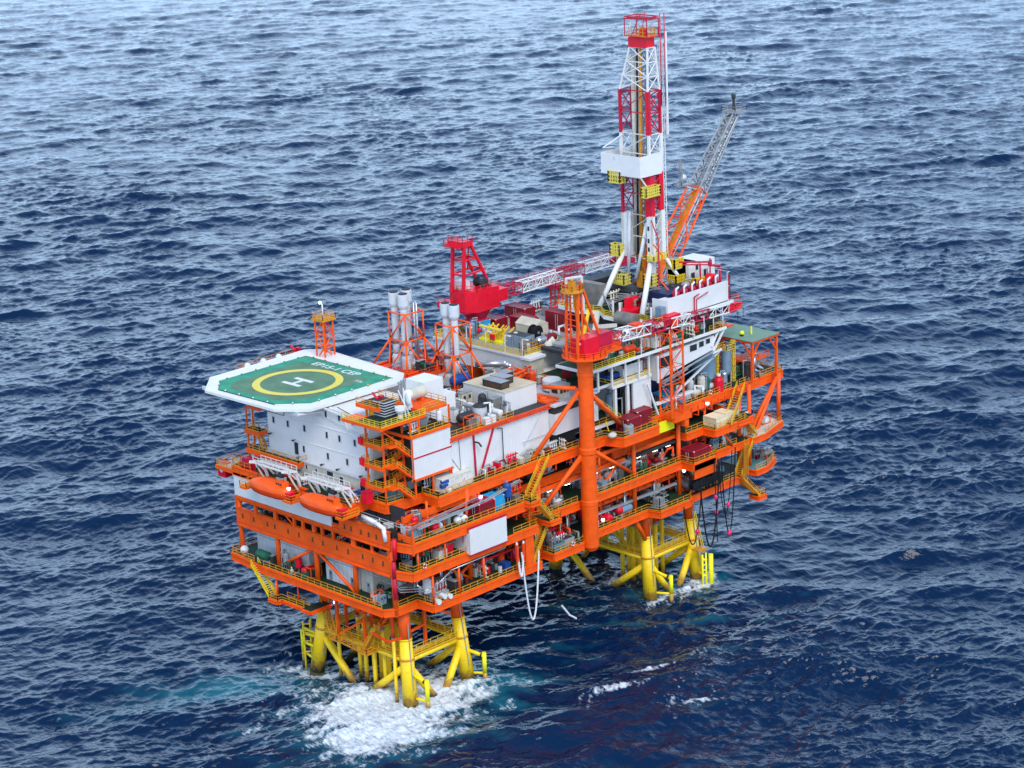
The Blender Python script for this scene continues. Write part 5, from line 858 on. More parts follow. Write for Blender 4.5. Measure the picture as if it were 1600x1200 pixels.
mb = MB('dark_grey'); mb.box(78.5, 24.4, 57, 90, 27.6, 61.4); mb.m('baf').box(78.3, 20, 57, 80, 27.4, 61.6); mb.m('black').box(82, 14, 57, 92, 24, 60); mb.build('cabin', DM)
mb = MB('navy'); mb.box(82, 4.5, 57, 92, 10, 61); mb.build('pump_room', DM); mb = MB('red'); mb.box(77.4, 11.6, 57, 78.8, 12.6, 60.2); mb.box(75.6, 9.8, 57, 80, 13, 58); mb.build('drawworks', DM)
mb = MB('smooth_white'); mb.box(79.2, 3, 57, 82.4, 5.6, 60.4); mb.m('slate_blue').box(77.2, 2.4, 57, 79, 4, 59.6); mb.m('red').box(78.9, 3, 58, 79.3, 3.8, 59.6); mb.build('control_cabin', DM)
for i, (x0, y0, x1, y1, z) in enumerate(((79, 20, 84, 8, 62), (80, 25, 88, 24.6, 62.4), (76, 15, 79, 20, 60))):
    mb = MB('grey'); 
    for k in range(5): mb.bar((x0+k*.4, y0, 57+k*.6), (x1, y1+k*.3, z-k*.5), .14)
    mb.build('pipework', DM)
# BOP / skid level under the drill floor
simple('skid_beam', 'fat grey-brown beams lying under the drill floor edge', 'beam', lambda mb: (mb.m('baf').box(63, 7.4, 52.55, 74.6, 9.8, 54.4), mb.box(63, 13, 52.55, 74.6, 15.6, 54.4), mb.m('dark_grey').box(63.4, 9.8, 52.55, 76, 13, 53.6)), (68, 10, 52.5))
simple('catwalk_deck', 'dark catwalk deck between the drill floor and the pipe deck', 'deck', lambda mb: (mb.m('dark_grey').box(60, 8.6, 51.8, 98, 20, 52.5), mb.m('grey').box(62, 16, 52.5, 84, 19, 53)), (76, 14, 52))
DK = thing('drilling_derrick', 'red and white banded drilling derrick, the tallest thing on the platform', 'derrick', (87, 16, 57))
xa, xb, ya, yb = 86.2, 89.8, 12.6, 20.2
def lev(z, s=1.0, sx=0, sy=0): cx, cy = (xa+xb)/2+sx, (ya+yb)/2+sy; hx_, hy_ = (xb-xa)/2*s, (yb-ya)/2*s; return [(cx-hx_, cy-hy_, z), (cx+hx_, cy-hy_, z), (cx+hx_, cy+hy_, z), (cx-hx_, cy+hy_, z)]
def mast(z0, z1, m_, bays, s0=1., s1=1., rc=.42, rb=.16, open_front=True, cols=None):
    mb = MB(m_)
    for b in range(bays):
        a, c = z0+(z1-z0)*b/bays, z0+(z1-z0)*(b+1)/bays; A, C_ = lev(a, s0+(s1-s0)*b/bays, 0, -.9*(1-s0-(s1-s0)*b/bays)*3), lev(c, s0+(s1-s0)*(b+1)/bays, 0, -.9*(1-s0-(s1-s0)*(b+1)/bays)*3)
        for k in range(4):
            mb.bar(A[k], C_[k], rc*1.5)
            j = (k+1) % 4; mb.bar(C_[k], C_[j], rb*1.6)
            if not (open_front and k == 3): mb.tube(A[k], C_[j], rb, 5); mb.tube(A[j], C_[k], rb, 5)
            else: mb.tube(A[k], C_[j] if b % 2 else A[j], rb*.8, 5)
    return mb.build('mast_section', DK)
mast(66.4, 75.6, 'cream', 2, rc=.42, rb=.12); mast(75.6, 84.4, 'crimson', 2, rc=.36, rb=.13); mast(84.4, 92.4, 'smooth_white', 2, rc=.34, rb=.12); mast(92.4, 101.3, 'crimson', 2, rc=.36, rb=.13); mast(101.3, 110, 'smooth_white', 3, 1, .62, rc=.22, rb=.11, open_front=False)
mb = MB('red'); mb.box(xa-.3, ya-.2, 75.4, xa+1.2, ya+1.2, 84.4); mb.build('column_cladding', DK); mb = MB('red'); mb.box(xb-1.0, ya-.3, 76.6, xb+.3, ya+.6, 84.4); mb.build('column_cladding', DK); mb = MB('red'); mb.box(xa-.3, ya-.2, 92.4, xa+.6, ya+.5, 101.2); mb.build('column_cladding', DK)
mb = MB('smooth_white'); mb.box(xa-.4, ya-.3, 60.5, xa+1.0, ya+.8, 75.4); mb.m('dark_grey')
for z in (68.2, 70, 72.6): mb.box(xa-.44, ya+.1, z, xa-.38, ya+.6, z+.9)
mb.build('column_cladding', DK)
for q_ in ((xb-.6, ya-.4, 66, xb+.5, ya+.8, 76.4), (xa-.3, yb-1.4, 66.4, xa+1.4, yb+.2, 75.6)): mb = MB('smooth_white'); mb.box(*q_); mb.build('column_cladding', DK)
mb = MB('smooth_white')                                       # legs of the substructure A frame
for a, b in (((xa, yb, 67.4), (77.6, 19.8, 57.1)), ((xa, ya, 67.4), (77.4, 7.8, 57.1))): mb.tube(a, b, .52, 14, .6)
for a, b in (((xb, yb, 67), (94, 22, 57)), ((xb, ya, 67), (94, 8, 57)), ((xa+.6, ya+1.6, 74), (xa-.4, 16.6, 62))): mb.tube(a, b, .4, 10)
mb.m('pale_grey').tube((86, 18.2, 76), (85.4, 18.4, 62.4), .35, 10); mb.build('leg', DK)
mb = MB('crimson'); mb.pipe([(85.6, 12, 75), (85.4, 10, 71.4), (85, 9.6, 63), (84.2, 9.2, 61), (86.6, 5, 57.5)], .14, 6); mb.m('orange').pipe([(85.5, 11.5, 70), (85.4, 9, 68), (84.8, 8.8, 62.5), (86, 4.6, 58)], .15, 6); mb.m('crimson').pipe([(86.2, 5.6, 59.6), (87.6, 4.6, 58)], .6, 10); mb.build('standpipe', DK)
mb = MB('smooth_white'); mb.tube((90.4, 12.4, 66), (90.2, 12.6, 111), .13, 8); mb.truss((91, 13, 66), (90.8, 13, 111), (1, 0, 0), .7, .7, 26, .09, .05); mb.build('ladder', DK)
mb = MB('black'); mb.tube((87.2, 17.4, 62), (87.8, 16.6, 110), .2, 8); mb.build('drill_hose', DK); mb = MB('ochre'); mb.tube((87.0, 16.2, 61), (87.4, 15.4, 110), .34, 8); mb.build('guide_rail', DK); mb = MB('grey'); mb.truss((88.2, 15.2, 61), (88.6, 15, 109), (1, 0, 0), 1.2, 1, 24, .1, .07); mb.build('guide_track', DK)
mb = MB('dirty_white'); mb.tube((88.6, 18.6, 66), (88.2, 18.2, 108), .5, 8); mb.tube((88.9, 17.6, 66), (88.4, 17.4, 104), .4, 8); mb.build('racked_pipe', DK)
CX = 82.9                                                     # the white wind wall box half way up
mb = MB('smooth_white')
bx = [(CX, 12.2), (CX, 22.9), (89.4, 22.9), (89.4, 12.2)]
for i in range(4): a, b = bx[i], bx[(i+1)%4]; mb.bar((*a, 86.3), (*b, 86.3), .2, 4.3)
mb.box(CX, 12.2, 84.4, 89.4, 22.9, 84.6); mb.m('pale_grey').lathe(CX-.14, 19.2, [(.45, 0), (.45, .05)], 12, 'x', 87.6); mb.m('smooth_white').bar((83.2, 22.6, 89.4), (86.4, 19.6, 92.2), .22); mb.bar((83.2, 22.6, 89.4), (86.6, 22.6, 89), .25); mb.bar((CX+.2, 12.4, 84.2), (86, 12.6, 81), .25); mb.build('racking_board', DK)
for (x0, x1, y0, y1, z0, z1) in ((82.6, 84.6, 17.6, 20.8, 82.4, 85.0), (83.2, 87.6, 11.0, 12.4, 80.0, 82.2), (84.4, 86, 20, 22.6, 66.4, 69), (84.4, 88.6, 10.4, 12.4, 66.6, 67.8), (84, 86, 10.8, 13, 61.4, 63.8), (83.6, 86, 18.2, 21.6, 60.6, 63)):
    mb = MB('line_yellow'); mb.box(x0, y0, z0, x1, y1, z0+.25); mb.rail([(x0, y1, z0+.2), (x0, y0, z0+.2), (x1, y0, z0+.2), (x1, y1, z0+.2), (x0, y1, z0+.2)], z1-z0-.3, step=.6, w=.16, mids=(.33, .66)); mb.build('work_basket', DK)
mb = MB('red'); mb.box(xa+.5, 13.2, 110, xb-.5, 18.0, 112.0); mb.m('orange_red').box(xa, 12.4, 112.2, xb, 18.6, 112.4); mb.lathe(88, 15.2, [(1, 0), (1, .5)], 14, 'x', 113); mb.m('ochre').rail([(xa, 18.4, 112.4), (xa, 12.6, 112.4), (xb, 12.6, 112.4), (xb, 18.4, 112.4)], 1.6, step=1); mb.build('crown_block', DK)
mb = MB('crimson')
for x, y in ((xa, 12.4), (xb, 12.4), (xa, 18.4), (xb, 18.4)): mb.bar((x, y, 112.3), (x, y, 115.8), .16)
for z in (115.8, 116.2): 
    for a, b in (((xa, 12.4), (xb, 12.4)), ((xb, 12.4), (xb, 18.4)), ((xb, 18.4), (xa, 18.4)), ((xa, 18.4), (xa, 12.4))): mb.bar((*a, z), (*b, z), .22)
mb.bar((88, 12.4, 115.8), (88, 18.4, 115.8), .5, .4); mb.bar((xa, 14, 112.4), (xb, 16, 117), .12); mb.bar((xa, 16.6, 112.4), (xa, 14, 117), .12); mb.m('smooth_white').bar((86.6, 17.8, 112.4), (86.6, 16.8, 115.4), .3); mb.build('gin_pole', DK)
mb = MB('crimson'); mb.tube((90.0, 12.2, 98), (90.0, 12.2, 116.8), .11, 8); mb.tube((90.7, 11.7, 98), (90.7, 11.7, 116.8), .11, 8); mb.bar((90, 12.4, 114), (xa, 13, 114), .12); mb.m('smooth_white').bar((90.9, 11.6, 92), (90.9, 11.6, 113), .4); mb.build('antenna', DK)
mb = MB('ochre'); mb.box(86.2, 15.1, 64.2, 87.6, 16.7, 67); mb.m('black')
for i in range(6): mb.bar((86.1, 15.1, 64.4+i*.42), (86.1, 16.7, 65.0+i*.42), .14)
mb.m('ochre').box(86.2, 15.3, 59.5, 87.8, 16.9, 63.6); mb.tube((87, 16, 63.4), (87, 16, 64.4), .4, 8); mb.tube((86.8, 16.2, 57.5), (86.8, 16.2, 59.6), .5, 8, .3); mb.m('orange').bar((86.4, 14.9, 60), (87.4, 14.9, 69), .3); mb.build('top_drive', DK)
# doghouse, crimson piping and tanks behind the wind wall
simple('driller_cabin', 'white cabin with dark vents behind the derrick legs', 'cabin', lambda mb: (mb.m('smooth_white').box(93.2, 9.4, 58.6, 96.6, 14.6, 64.6), mb.box(93.2, 8.6, 60.6, 101.6, 14.4, 64.6), mb.m('dark_grey').box(93.9, 8.5, 60.9, 95, 8.58, 62.6), mb.box(98, 8.5, 60.9, 99.2, 8.58, 62.6), mb.box(95.4, 8.5, 63, 96.2, 8.58, 64.2), mb.box(99.4, 8.5, 63, 100.6, 8.58, 64.2)), (97, 11, 58))
PF = thing('piping_frame', 'crimson overhead pipe gantry at the far end behind the white cabin', 'pipe frame', (97, 6, 57))
mb = MB('crimson'); mb.bar((88, 6.6, 66.4), (97.6, 6.2, 64.6), .35); mb.bar((88, 5.6, 66.0), (97.4, 5.2, 64.2), .25); mb.pipe([(96, 5, 64.4), (98.6, 4.8, 63.8), (98.8, 4.6, 57)], .26, 8); mb.build('overhead_pipe', PF)
mb = MB('crimson'); mb.bar((98.2, 7, 57), (98.2, 7, 65.2), .22); mb.bar((94, 6, 57), (94, 6.2, 65), .25); mb.bar((94.4, 7.4, 60), (98.4, 7, 60.4), .2); mb.build('post', PF)
mb = MB('red'); mb.lathe(96.6, 4.6, [(.7, 0), (1.1, .3), (1.1, 1.7), (.7, 2)], 14, 'y', 61.4); mb.build('drum', PF); mb = MB('orange_red'); mb.ball((94.6, 5.2, 61), .8, 10, 6); mb.build('valve', PF)
mb = MB('smooth_white'); mb.rail([(97.4, 1.8, 57), (98.3, 1.8, 57), (98.3, 8, 57)], 6, step=3); mb.build('railing', PF)
simple('service_deck', 'white-edged walkway beyond the wind wall', 'walkway', lambda mb: (mb.m('smooth_white').box(97.65, 1.8, 56.2, 99.4, 20, 56.8), mb.m('grey').box(97.7, 1.9, 56.81, 99.3, 19.8, 56.83)), (98.5, 9, 56))
for i in range(6):
    x = 83.6+i*2.5
    simple('mud_bottle', ('leftmost','second from left','third from left','third from right','second from right','rightmost')[i]+' crimson upright bottle behind the white wind wall', 'bottle', lambda mb: (mb.m('crimson').lathe(x, 3.9, [(.85, 0), (.85, 4.2), (.4, 4.8), (.4, 5.2)], 14, 'z', 57.05), mb.m('smooth_white').pipe([(x-.9, 3.1, 57.1), (x-.9, 3.1, 62.2), (x-.1, 3.1, 62.6)], .2, 6)), (x, 3.9, 57), 'crimson bottles behind the wind wall')
for i, (x, y, z) in enumerate(((92.4, 11.6, 63.8), (91.6, 10.6, 60.6), (94, 7.4, 60))):
    simple('yellow_guard', ('pale yellow guard frame left of the white cabin, the upper one', 'pale yellow guard frame left of the white cabin, the middle one', 'pale yellow guard frame at the foot of the white cabin')[i], 'guard frame', lambda mb: (mb.m('rail_yellow').rail([(x-1.6, y+1, z), (x-1.6, y-1.2, z), (x+1.2, y-1.2, z)], 2, step=.5, w=.2, mids=(.3, .6)), mb.m('cream').box(x-1.6, y-1.2, z-.2, x+1.2, y+1, z)), (x, y, z), 'pale yellow guard frames')
# ------------------------------------------------------------ flare boom
FB = thing('flare_boom', 'long flare boom leaning out over the sea, orange below and grey above', 'flare boom', (112, 40, 44))
a, j_, b = Vector((110, 40, 42)), Vector((131.2, 40, 71.6)), Vector((146.6, 40, 85.6)); j_ = a.lerp(b, .64)
mb = MB('orange'); mb.truss(a, j_, (-1, 0, 1), 5.6, 4.2, 9, .26, .12, 3.6, 3.0); mb.build('lower_boom', FB)
mb = MB('ochre'); mb.bar(a+Vector((.8, 0, -.4)), j_+Vector((.3, .4, -.3)), .9, .5); mb.rail([a+Vector((.8, .6, 0)), j_+Vector((.3, .9, 0))], mids=(.5,)); mb.m('pale_grey').tube(a+Vector((.4, -1, .4)), b+Vector((0, -.8, 0)), .22, 8); mb.tube(a+Vector((.9, -1.5, .4)), b+Vector((.4, -1.2, -.4)), .14, 8); mb.build('walkway', FB)
mb = MB('dark_grey'); mb.bar(j_, b, 2.0, .1); mb.m('grey').truss(j_, b, (-1, 0, 1), 3.4, 2.8, 11, .22, .15, 2.0, 2.0); mb.bar(j_, b, 1.6, .12); mb.build('upper_boom', FB)
mb = MB('grey'); bx_, by_, bz_ = b; mb.box(bx_-1.6, by_-2, bz_+.2, bx_+2.4, by_+2, bz_+.5); mb.rail([(bx_-1.6, by_+2, bz_+.5), (bx_-1.6, by_-2, bz_+.5), (bx_+2.4, by_-2, bz_+.5), (bx_+2.4, by_+2, bz_+.5), (bx_-1.6, by_+2, bz_+.5)]); mb.m('dark_grey').lathe(bx_+.3, by_, [(.5, .4), (.3, 2), (.3, 3.2), (.55, 3.6), (.5, 4.4)], 12, 'z', bz_); mb.build('flare_tip', FB)
mb = MB('grey'); c_ = j_+Vector((-2.6, 2.6, 1.2)); mb.box(c_.x-1.2, c_.y-1.2, c_.z-.2, c_.x+1.2, c_.y+1.2, c_.z); mb.rail([(c_.x-1.2, c_.y+1.2, c_.z), (c_.x-1.2, c_.y-1.2, c_.z), (c_.x+1.2, c_.y-1.2, c_.z)]); mb.truss((c_.x, c_.y, c_.z), (c_.x-.2, c_.y, c_.z+6), (1, 0, 0), .5, .5, 5, .1, .06); mb.m('pale_grey').ball((c_.x+.8, c_.y, c_.z+1.6), .8, 8, 5); mb.bar(c_, j_, .3); mb.build('pilot_platform', FB)
# ------------------------------------------------------------ equipment, pipework, lamps, hoses
def shade_wall(lab, x0, y0, z0, x1, y1, z1, m='dark_grey'):  # added back walls, put in to make the space between the decks dark
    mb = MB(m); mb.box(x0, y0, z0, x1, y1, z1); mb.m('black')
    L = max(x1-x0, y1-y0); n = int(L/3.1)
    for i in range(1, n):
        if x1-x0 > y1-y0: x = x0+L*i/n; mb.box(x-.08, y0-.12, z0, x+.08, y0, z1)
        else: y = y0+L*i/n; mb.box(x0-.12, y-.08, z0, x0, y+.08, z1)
    tag(mb.build('dark_backing', None, origin=((x0+x1)/2, (y0+y1)/2, z0)), lab, 'wall')
shade_wall('dark ribbed wall added to darken the inside of the lowest deck on the right face', 6, 10, ZA, 97, 10.3, ZB-1.6)
shade_wall('dark ribbed wall added to darken the inside of the second deck on the right face', 4, 9, ZB, 97, 9.3, ZC-.3)
shade_wall('dark ribbed wall added to darken the inside of the third deck on the right face', 4, 9, ZC, 97, 9.3, ZD-.3)
shade_wall('dark ribbed wall added to darken the slots between the two holed orange girders', 3.4, .6, ZB, 3.7, 45, ZC-.3)
shade_wall('dark ribbed wall added to darken the gap above the upper holed girder', 3.4, .6, ZC, 3.7, 16, ZD-.3)
shade_wall('dark ribbed wall added for darkness behind the white boxes of the lowest deck, left face', 8, 2, ZA, 8.3, 45, ZB-1.6)
# white modules on the lowest deck, left face
def wbox(nm, lab, x0, y0, z0, x1, y1, z1, m='dirty_white', doors=()):
    t = thing(nm, lab, 'cabin', ((x0+x1)/2, (y0+y1)/2, z0)); mb = MB(m); mb.box(x0, y0, z0, x1, y1, z1); mb.m('pale_grey')
    for y in np.arange(y0+.6, y1, 1.2): mb.box(x0-.04, y, z0+.1, x0, y+.07, z1-.1)
    mb.box(x0-.08, y0-.06, z1, x1, y1+.06, z1+.12); mb.build('wall', t)
    for y in doors: d = MB('grey'); d.box(x0-.07, y, z0+.1, x0-.02, y+.9, z0+2.1); d.m('black').box(x0-.09, y+.25, z0+1.3, x0-.06, y+.6, z0+1.8); d.build('door', t)
wbox('generator_cabin', 'white cabin filling the left face of the lowest deck between two middle posts', 1.3, 12.2, ZA, 7.5, 21.4, 25.2, 'smooth_white', (13.4, 19.6))
wbox('generator_cabin', 'smaller white cabin by the second post from the far left corner', 2.0, 27.2, ZA+.6, 7.5, 35.6, 24.8, 'smooth_white', (34,))
wbox('store_cabin', 'dirty white cabin at the near end of the lowest deck, left face', 1.6, 8.4, ZA, 7.5, 11.6, 24.4, 'cream', (9.2,))
wbox('store_cabin', 'pale cabin in the far left corner of the lowest deck behind a grey-green tank', 2.6, 36.6, ZA, 7.5, 43.6, 24.2, 'pale_grey')
# --- kinds of equipment, each built once per colour and then copied
def k_pump(t, m):
    mb = MB('grey'); mb.box(-1.3, -.6, 0, 1.3, .6, .25); mb.build('base_frame', t); mb = MB(m); mb.lathe(-1.1, 0, [(.2, 0), (.45, .1), (.45, 1.2), (.25, 1.3)], 12, 'x', .85); mb.box(-.9, -.2, .25, 0, .2, .5); mb.build('motor', t)
    mb = MB('pale_grey'); mb.lathe(.35, 0, [(.2, 0), (.5, .1), (.5, .5), (.2, .6)], 12, 'x', .85); mb.tube((.65, 0, .9), (.65, 0, 1.9), .16, 8); mb.build('casing', t)
def k_vessel(t, m):
    mb = MB(m); mb.lathe(0, 0, [(.1, .7), (.5, .85), (.7, 1.1), (.7, 3.1), (.5, 3.4), (.1, 3.5)], 14); mb.build('shell', t)
    for a in range(4): l = MB('grey'); l.bar((.5*math.cos(a*1.57+.8), .5*math.sin(a*1.57+.8), 0), (.5*math.cos(a*1.57+.8), .5*math.sin(a*1.57+.8), 1.1), .12); l.build('leg', t)
    mb = MB('steel'); mb.pipe([(0, 0, 3.5), (0, 0, 3.8), (1.0, -.3, 3.8), (1.0, -.3, .2)], .1, 6); mb.build('pipe', t)
def k_drum(t, m):
    mb = MB(m); mb.lathe(-1.7, 0, [(.1, 0), (.6, .15), (.8, .5), (.8, 2.9), (.6, 3.25), (.1, 3.4)], 14, 'x', 1.3); mb.build('shell', t)
    for x in (-1, 1): l = MB('orange_red'); l.box(x-.15, -.6, 0, x+.15, .6, .8); l.build('saddle', t)
    mb = MB('grey'); mb.tube((0, 0, 2), (0, 0, 2.7), .2, 8); mb.build('nozzle', t); mb = MB('grey'); mb.tube((-.9, 0, 2), (-.9, 0, 2.5), .12, 8); mb.build('nozzle', t)
def k_cabinet(t, m):
    mb = MB(m); mb.box(-.9, -.4, .1, .9, .4, 2.1); mb.m('grey').box(-.95, -.45, 2.1, .95, .45, 2.2); mb.build('body', t); mb = MB('dark_grey')
    for x in (-.45, .45): mb.box(x-.2, -.43, 1.3, x+.2, -.4, 1.8)
    mb.box(-.02, -.42, .2, .02, -.4, 2.0); mb.build('door', t)
def k_manifold(t, m):
    mb = MB(m)
    for x in (-1, -.35, .35, 1): mb.tube((x, 0, 0), (x, 0, 2.6), .12, 8); mb.ball((x, 0, 1.2), .24, 8, 5)
    mb.tube((-1.5, 0, 2.2), (1.5, 0, 2.2), .17, 8); mb.tube((-1.5, 0, .5), (1.5, 0, .5), .17, 8); mb.build('pipework', t)
    for x in (-1, .35): w_ = MB('red'); w_.lathe(x, -.45, [(.3, 0), (.3, .06)], 10, 'y', 1.3); w_.tube((x, 0, 1.3), (x, -.45, 1.3), .05, 5); w_.build('valve_wheel', t)
def k_skid(t, m):
    mb = MB('orange'); 
    for x in (-1.4, 1.4):
        for y in (-.8, .8): mb.bar((x, y, 0), (x, y, 2.3), .13)
    for z in (.15, 2.3): mb.bar((-1.4, -.8, z), (1.4, -.8, z), .13); mb.bar((-1.4, .8, z), (1.4, .8, z), .13); mb.bar((-1.4, -.8, z), (-1.4, .8, z), .13); mb.bar((1.4, -.8, z), (1.4, .8, z), .13)
    mb.build('frame', t); mb = MB(m); mb.box(-1.1, -.5, .2, .2, .5, 1.6); mb.lathe(.75, 0, [(.35, .2), (.4, .4), (.4, 1.8), (.2, 2.0)], 12); mb.build('machine', t); mb = MB('steel'); mb.pipe([(-.5, -.6, 1.6), (-.5, -.6, 2.0), (1.1, -.6, 2.0), (1.1, -.6, .3)], .07, 6); mb.build('pipe', t)
def k_box(t, m):
    mb = MB(m); mb.box(-.9, -.7, .12, .9, .7, 1.35); mb.m('dark_grey').box(-.8, -.6, 0, .8, .6, .12); mb.build('body', t); mb = MB(m); mb.box(-.95, -.75, 1.35, .95, .75, 1.45); mb.build('lid', t)
def k_barrel(t, m):
    mb = MB(m); mb.lathe(0, 0, [(.42, 0), (.45, .05), (.45, .6), (.48, .65), (.45, .7), (.45, 1.3), (.42, 1.35)], 12); mb.lathe(.95, .2, [(.42, 0), (.45, .05), (.45, 1.3), (.42, 1.35)], 12) if False else None; mb.build('shell', t); mb = MB('dark_grey'); mb.lathe(.2, 0, [(.07, 1.35), (.07, 1.4)], 8); mb.build('cap', t)
def k_spool(t, m):
    mb = MB(m); mb.pipe([(-1.2, 0, 0), (-1.2, 0, 2.4), (.2, 0, 2.4), (.2, -.5, 1.6), (1.2, -.5, 1.6), (1.2, -.5, 0)], .2, 8); mb.build('pipe', t)
    for p in ((-1.2, 0, 1.0), (1.2, -.5, .8)): f = MB('grey'); f.lathe(p[0], p[1], [(.34, 0), (.34, .12)], 10, 'z', p[2]); f.build('flange', t)
KINDS = {'pump_skid': (k_pump, 'pump', 'pump skid'), 'pressure_vessel': (k_vessel, 'vessel', 'upright vessel'), 'storage_drum': (k_drum, 'tank', 'horizontal drum'), 'electrical_cabinet': (k_cabinet, 'cabinet', 'two-door cabinet'),
    'valve_manifold': (k_manifold, 'manifold', 'valve manifold'), 'machine_skid': (k_skid, 'skid', 'framed machine skid'), 'storage_box': (k_box, 'box', 'lidded box'), 'barrel': (k_barrel, 'barrel', 'barrel'), 'pipe_spool': (k_spool, 'pipe', 'bent pipe spool')}
COL = {'grey': 'grey', 'pale grey': 'pale_grey', 'cream': 'cream', 'dark grey': 'dark_grey', 'silver': 'steel', 'red': 'red', 'maroon': 'maroon', 'blue': 'blue', 'dark green': 'dark_green', 'white': 'smooth_white', 'slate blue': 'slate_blue', 'orange': 'orange_red', 'rusty': 'baf', 'beige': 'dirty_white'}
PROTO = {}; USED = set(); OCC = []
def put(kind, colour, loc, rz, where, scale=1.0):
    fn, cat, desc = KINDS[kind]
    if (kind, colour, where) in USED: return False
    for (x, y, z, r) in OCC:
        if abs(z-loc[2]) < 1 and (x-loc[0])**2+(y-loc[1])**2 < (r+.72*scale)**2: return False
    USED.add((kind, colour, where)); OCC.append((loc[0], loc[1], loc[2], .72*scale))
    label = f'{colour} {desc} {where}'; grp = desc.split(' ')[-1] if False else {'pump_skid': 'pump skids on the decks', 'pressure_vessel': 'upright vessels on the decks', 'storage_drum': 'horizontal drums on the decks', 'electrical_cabinet': 'cabinets on the decks', 'valve_manifold': 'valve manifolds on the decks', 'machine_skid': 'machines in skid frames', 'storage_box': 'lidded boxes on the decks', 'barrel': 'barrels on the decks', 'pipe_spool': 'pipe spools on the decks'}[kind]
    if (kind, colour) in PROTO: dup(PROTO[kind, colour], loc, rz, label, grp, scale)
    else:
        t = thing(kind, label, cat, (0, 0, 0), grp); fn(t, COL[colour]); t.location = loc; t.rotation_euler = (0, 0, rz); t.scale = (scale,)*3; PROTO[kind, colour] = t
    return True
def fill(x0, x1, y0, y1, z, where, n, smin=.8, smax=1.25, cols=None, kinds=None):
    k = 0; n = int(n*(1.75 if 'on the lowest' in where or 'on the second' in where or 'on the third' in where or 'drill' in where or 'long deck' in where else 1.25)); cols = cols or ['grey', 'pale grey', 'cream', 'dark grey', 'silver', 'red', 'slate blue', 'dark green', 'white', 'rusty', 'maroon', 'blue', 'orange', 'beige']; kinds = kinds or list(KINDS)
    for i in range(n*9):
        if k >= n: break
        kd = R_.choice(kinds); cl = R_.choice(cols)
        if put(kd, cl, (R_.uniform(x0, x1), R_.uniform(y0, y1), z+.02), R_.choice((0, 0, math.pi/2, math.pi)), where, R_.uniform(smin, smax)): k += 1
# right face, lowest deck
fill(6, 17, -2.6, 6, ZA, 'on the lowest deck just right of the near corner', 14)
fill(19.5, 28, -2.6, 6, ZA, 'on the lowest deck below the white clad panel', 12)
fill(31.8, 36, 1, 7, ZA, 'on the lowest deck behind the lower ochre stairs', 6)
fill(38.6, 45.5, -2.4, 7, ZA, 'on the lowest deck left of the thick orange column foot', 11)
fill(52, 64, .2, 8, ZA, 'on the lowest deck right of the thick orange column', 14)
fill(66, 77, 2, 8, ZA, 'on the lowest deck behind the green outboard platform', 9)
fill(80, 96, -1.4, 8, ZA, 'on the lowest deck above the farther jacket', 14)
# second deck
fill(2, 13, -2.8, 7, ZB, 'on the second deck at the near corner', 15)
fill(15.4, 31, 1, 7, ZB, 'on the second deck behind the white clad panel', 10)
fill(34, 46, .4, 7, ZB, 'on the second deck left of the thick orange column', 13)
fill(52, 63.5, 0, 7, ZB, 'on the second deck right of the thick orange column', 13)
fill(66, 77, 0, 7, ZB, 'on the second deck beneath the yellow panel', 12)
fill(85.8, 97, -1.6, 7, ZB, 'on the second deck below the cream crates', 12)
# third deck
fill(2.4, 13, -2.8, 7, ZC, 'on the third deck at the near corner', 14)
fill(26.4, 32.6, -2.6, 7, ZC, 'on the third deck right of the bright blue container', 8)
fill(35, 58, 4.2, 8, ZC, 'on the third deck behind the thick orange column', 12)
fill(66, 79, 4, 8, ZC, 'on the third deck behind the yellow panel', 8)
fill(93, 97, -2, 7, ZC, 'on the third deck right of the cream crates', 5)
# main deck
fill(23.4, 47, .9, 1.7, ZD, 'in the row along the foot of the long white wall', 18, .7, 1.0, ['cream', 'grey', 'white', 'dark grey', 'maroon', 'red', 'beige'], ['storage_box', 'pump_skid', 'valve_manifold', 'barrel', 'pipe_spool', 'electrical_cabinet'])
fill(51, 58, 1.4, 6, ZD, 'on the main deck just right of the thick orange column', 5, .7, 1)
fill(80, 97, 1.4, 3.0, ZD, 'on the main deck beside the slate blue tank', 9)
fill(84, 89, 3.0, 7.6, ZD, 'on the main deck left of the slate blue tank', 5)
fill(103, 110, 1, 13, ZD, 'under the green roof at the far right end', 16)
fill(9.4, 20, 4.6, 8, ZD, 'on the main deck beneath the white wall with the red line', 6)
fill(-.2, 3, 24, 38, ZD, 'between the lifeboat davits and the cabin block', 9, .6, .9, ['white', 'pale grey', 'grey', 'red', 'cream', 'slate blue'], ['storage_box', 'electrical_cabinet', 'barrel', 'valve_manifold'])
fill(-.2, 2.8, 10.4, 22, ZD, 'behind the nearer lifeboat', 7, .6, .9, ['white', 'pale grey', 'blue', 'red', 'cream', 'slate blue'], ['storage_box', 'electrical_cabinet', 'barrel', 'pipe_spool'])
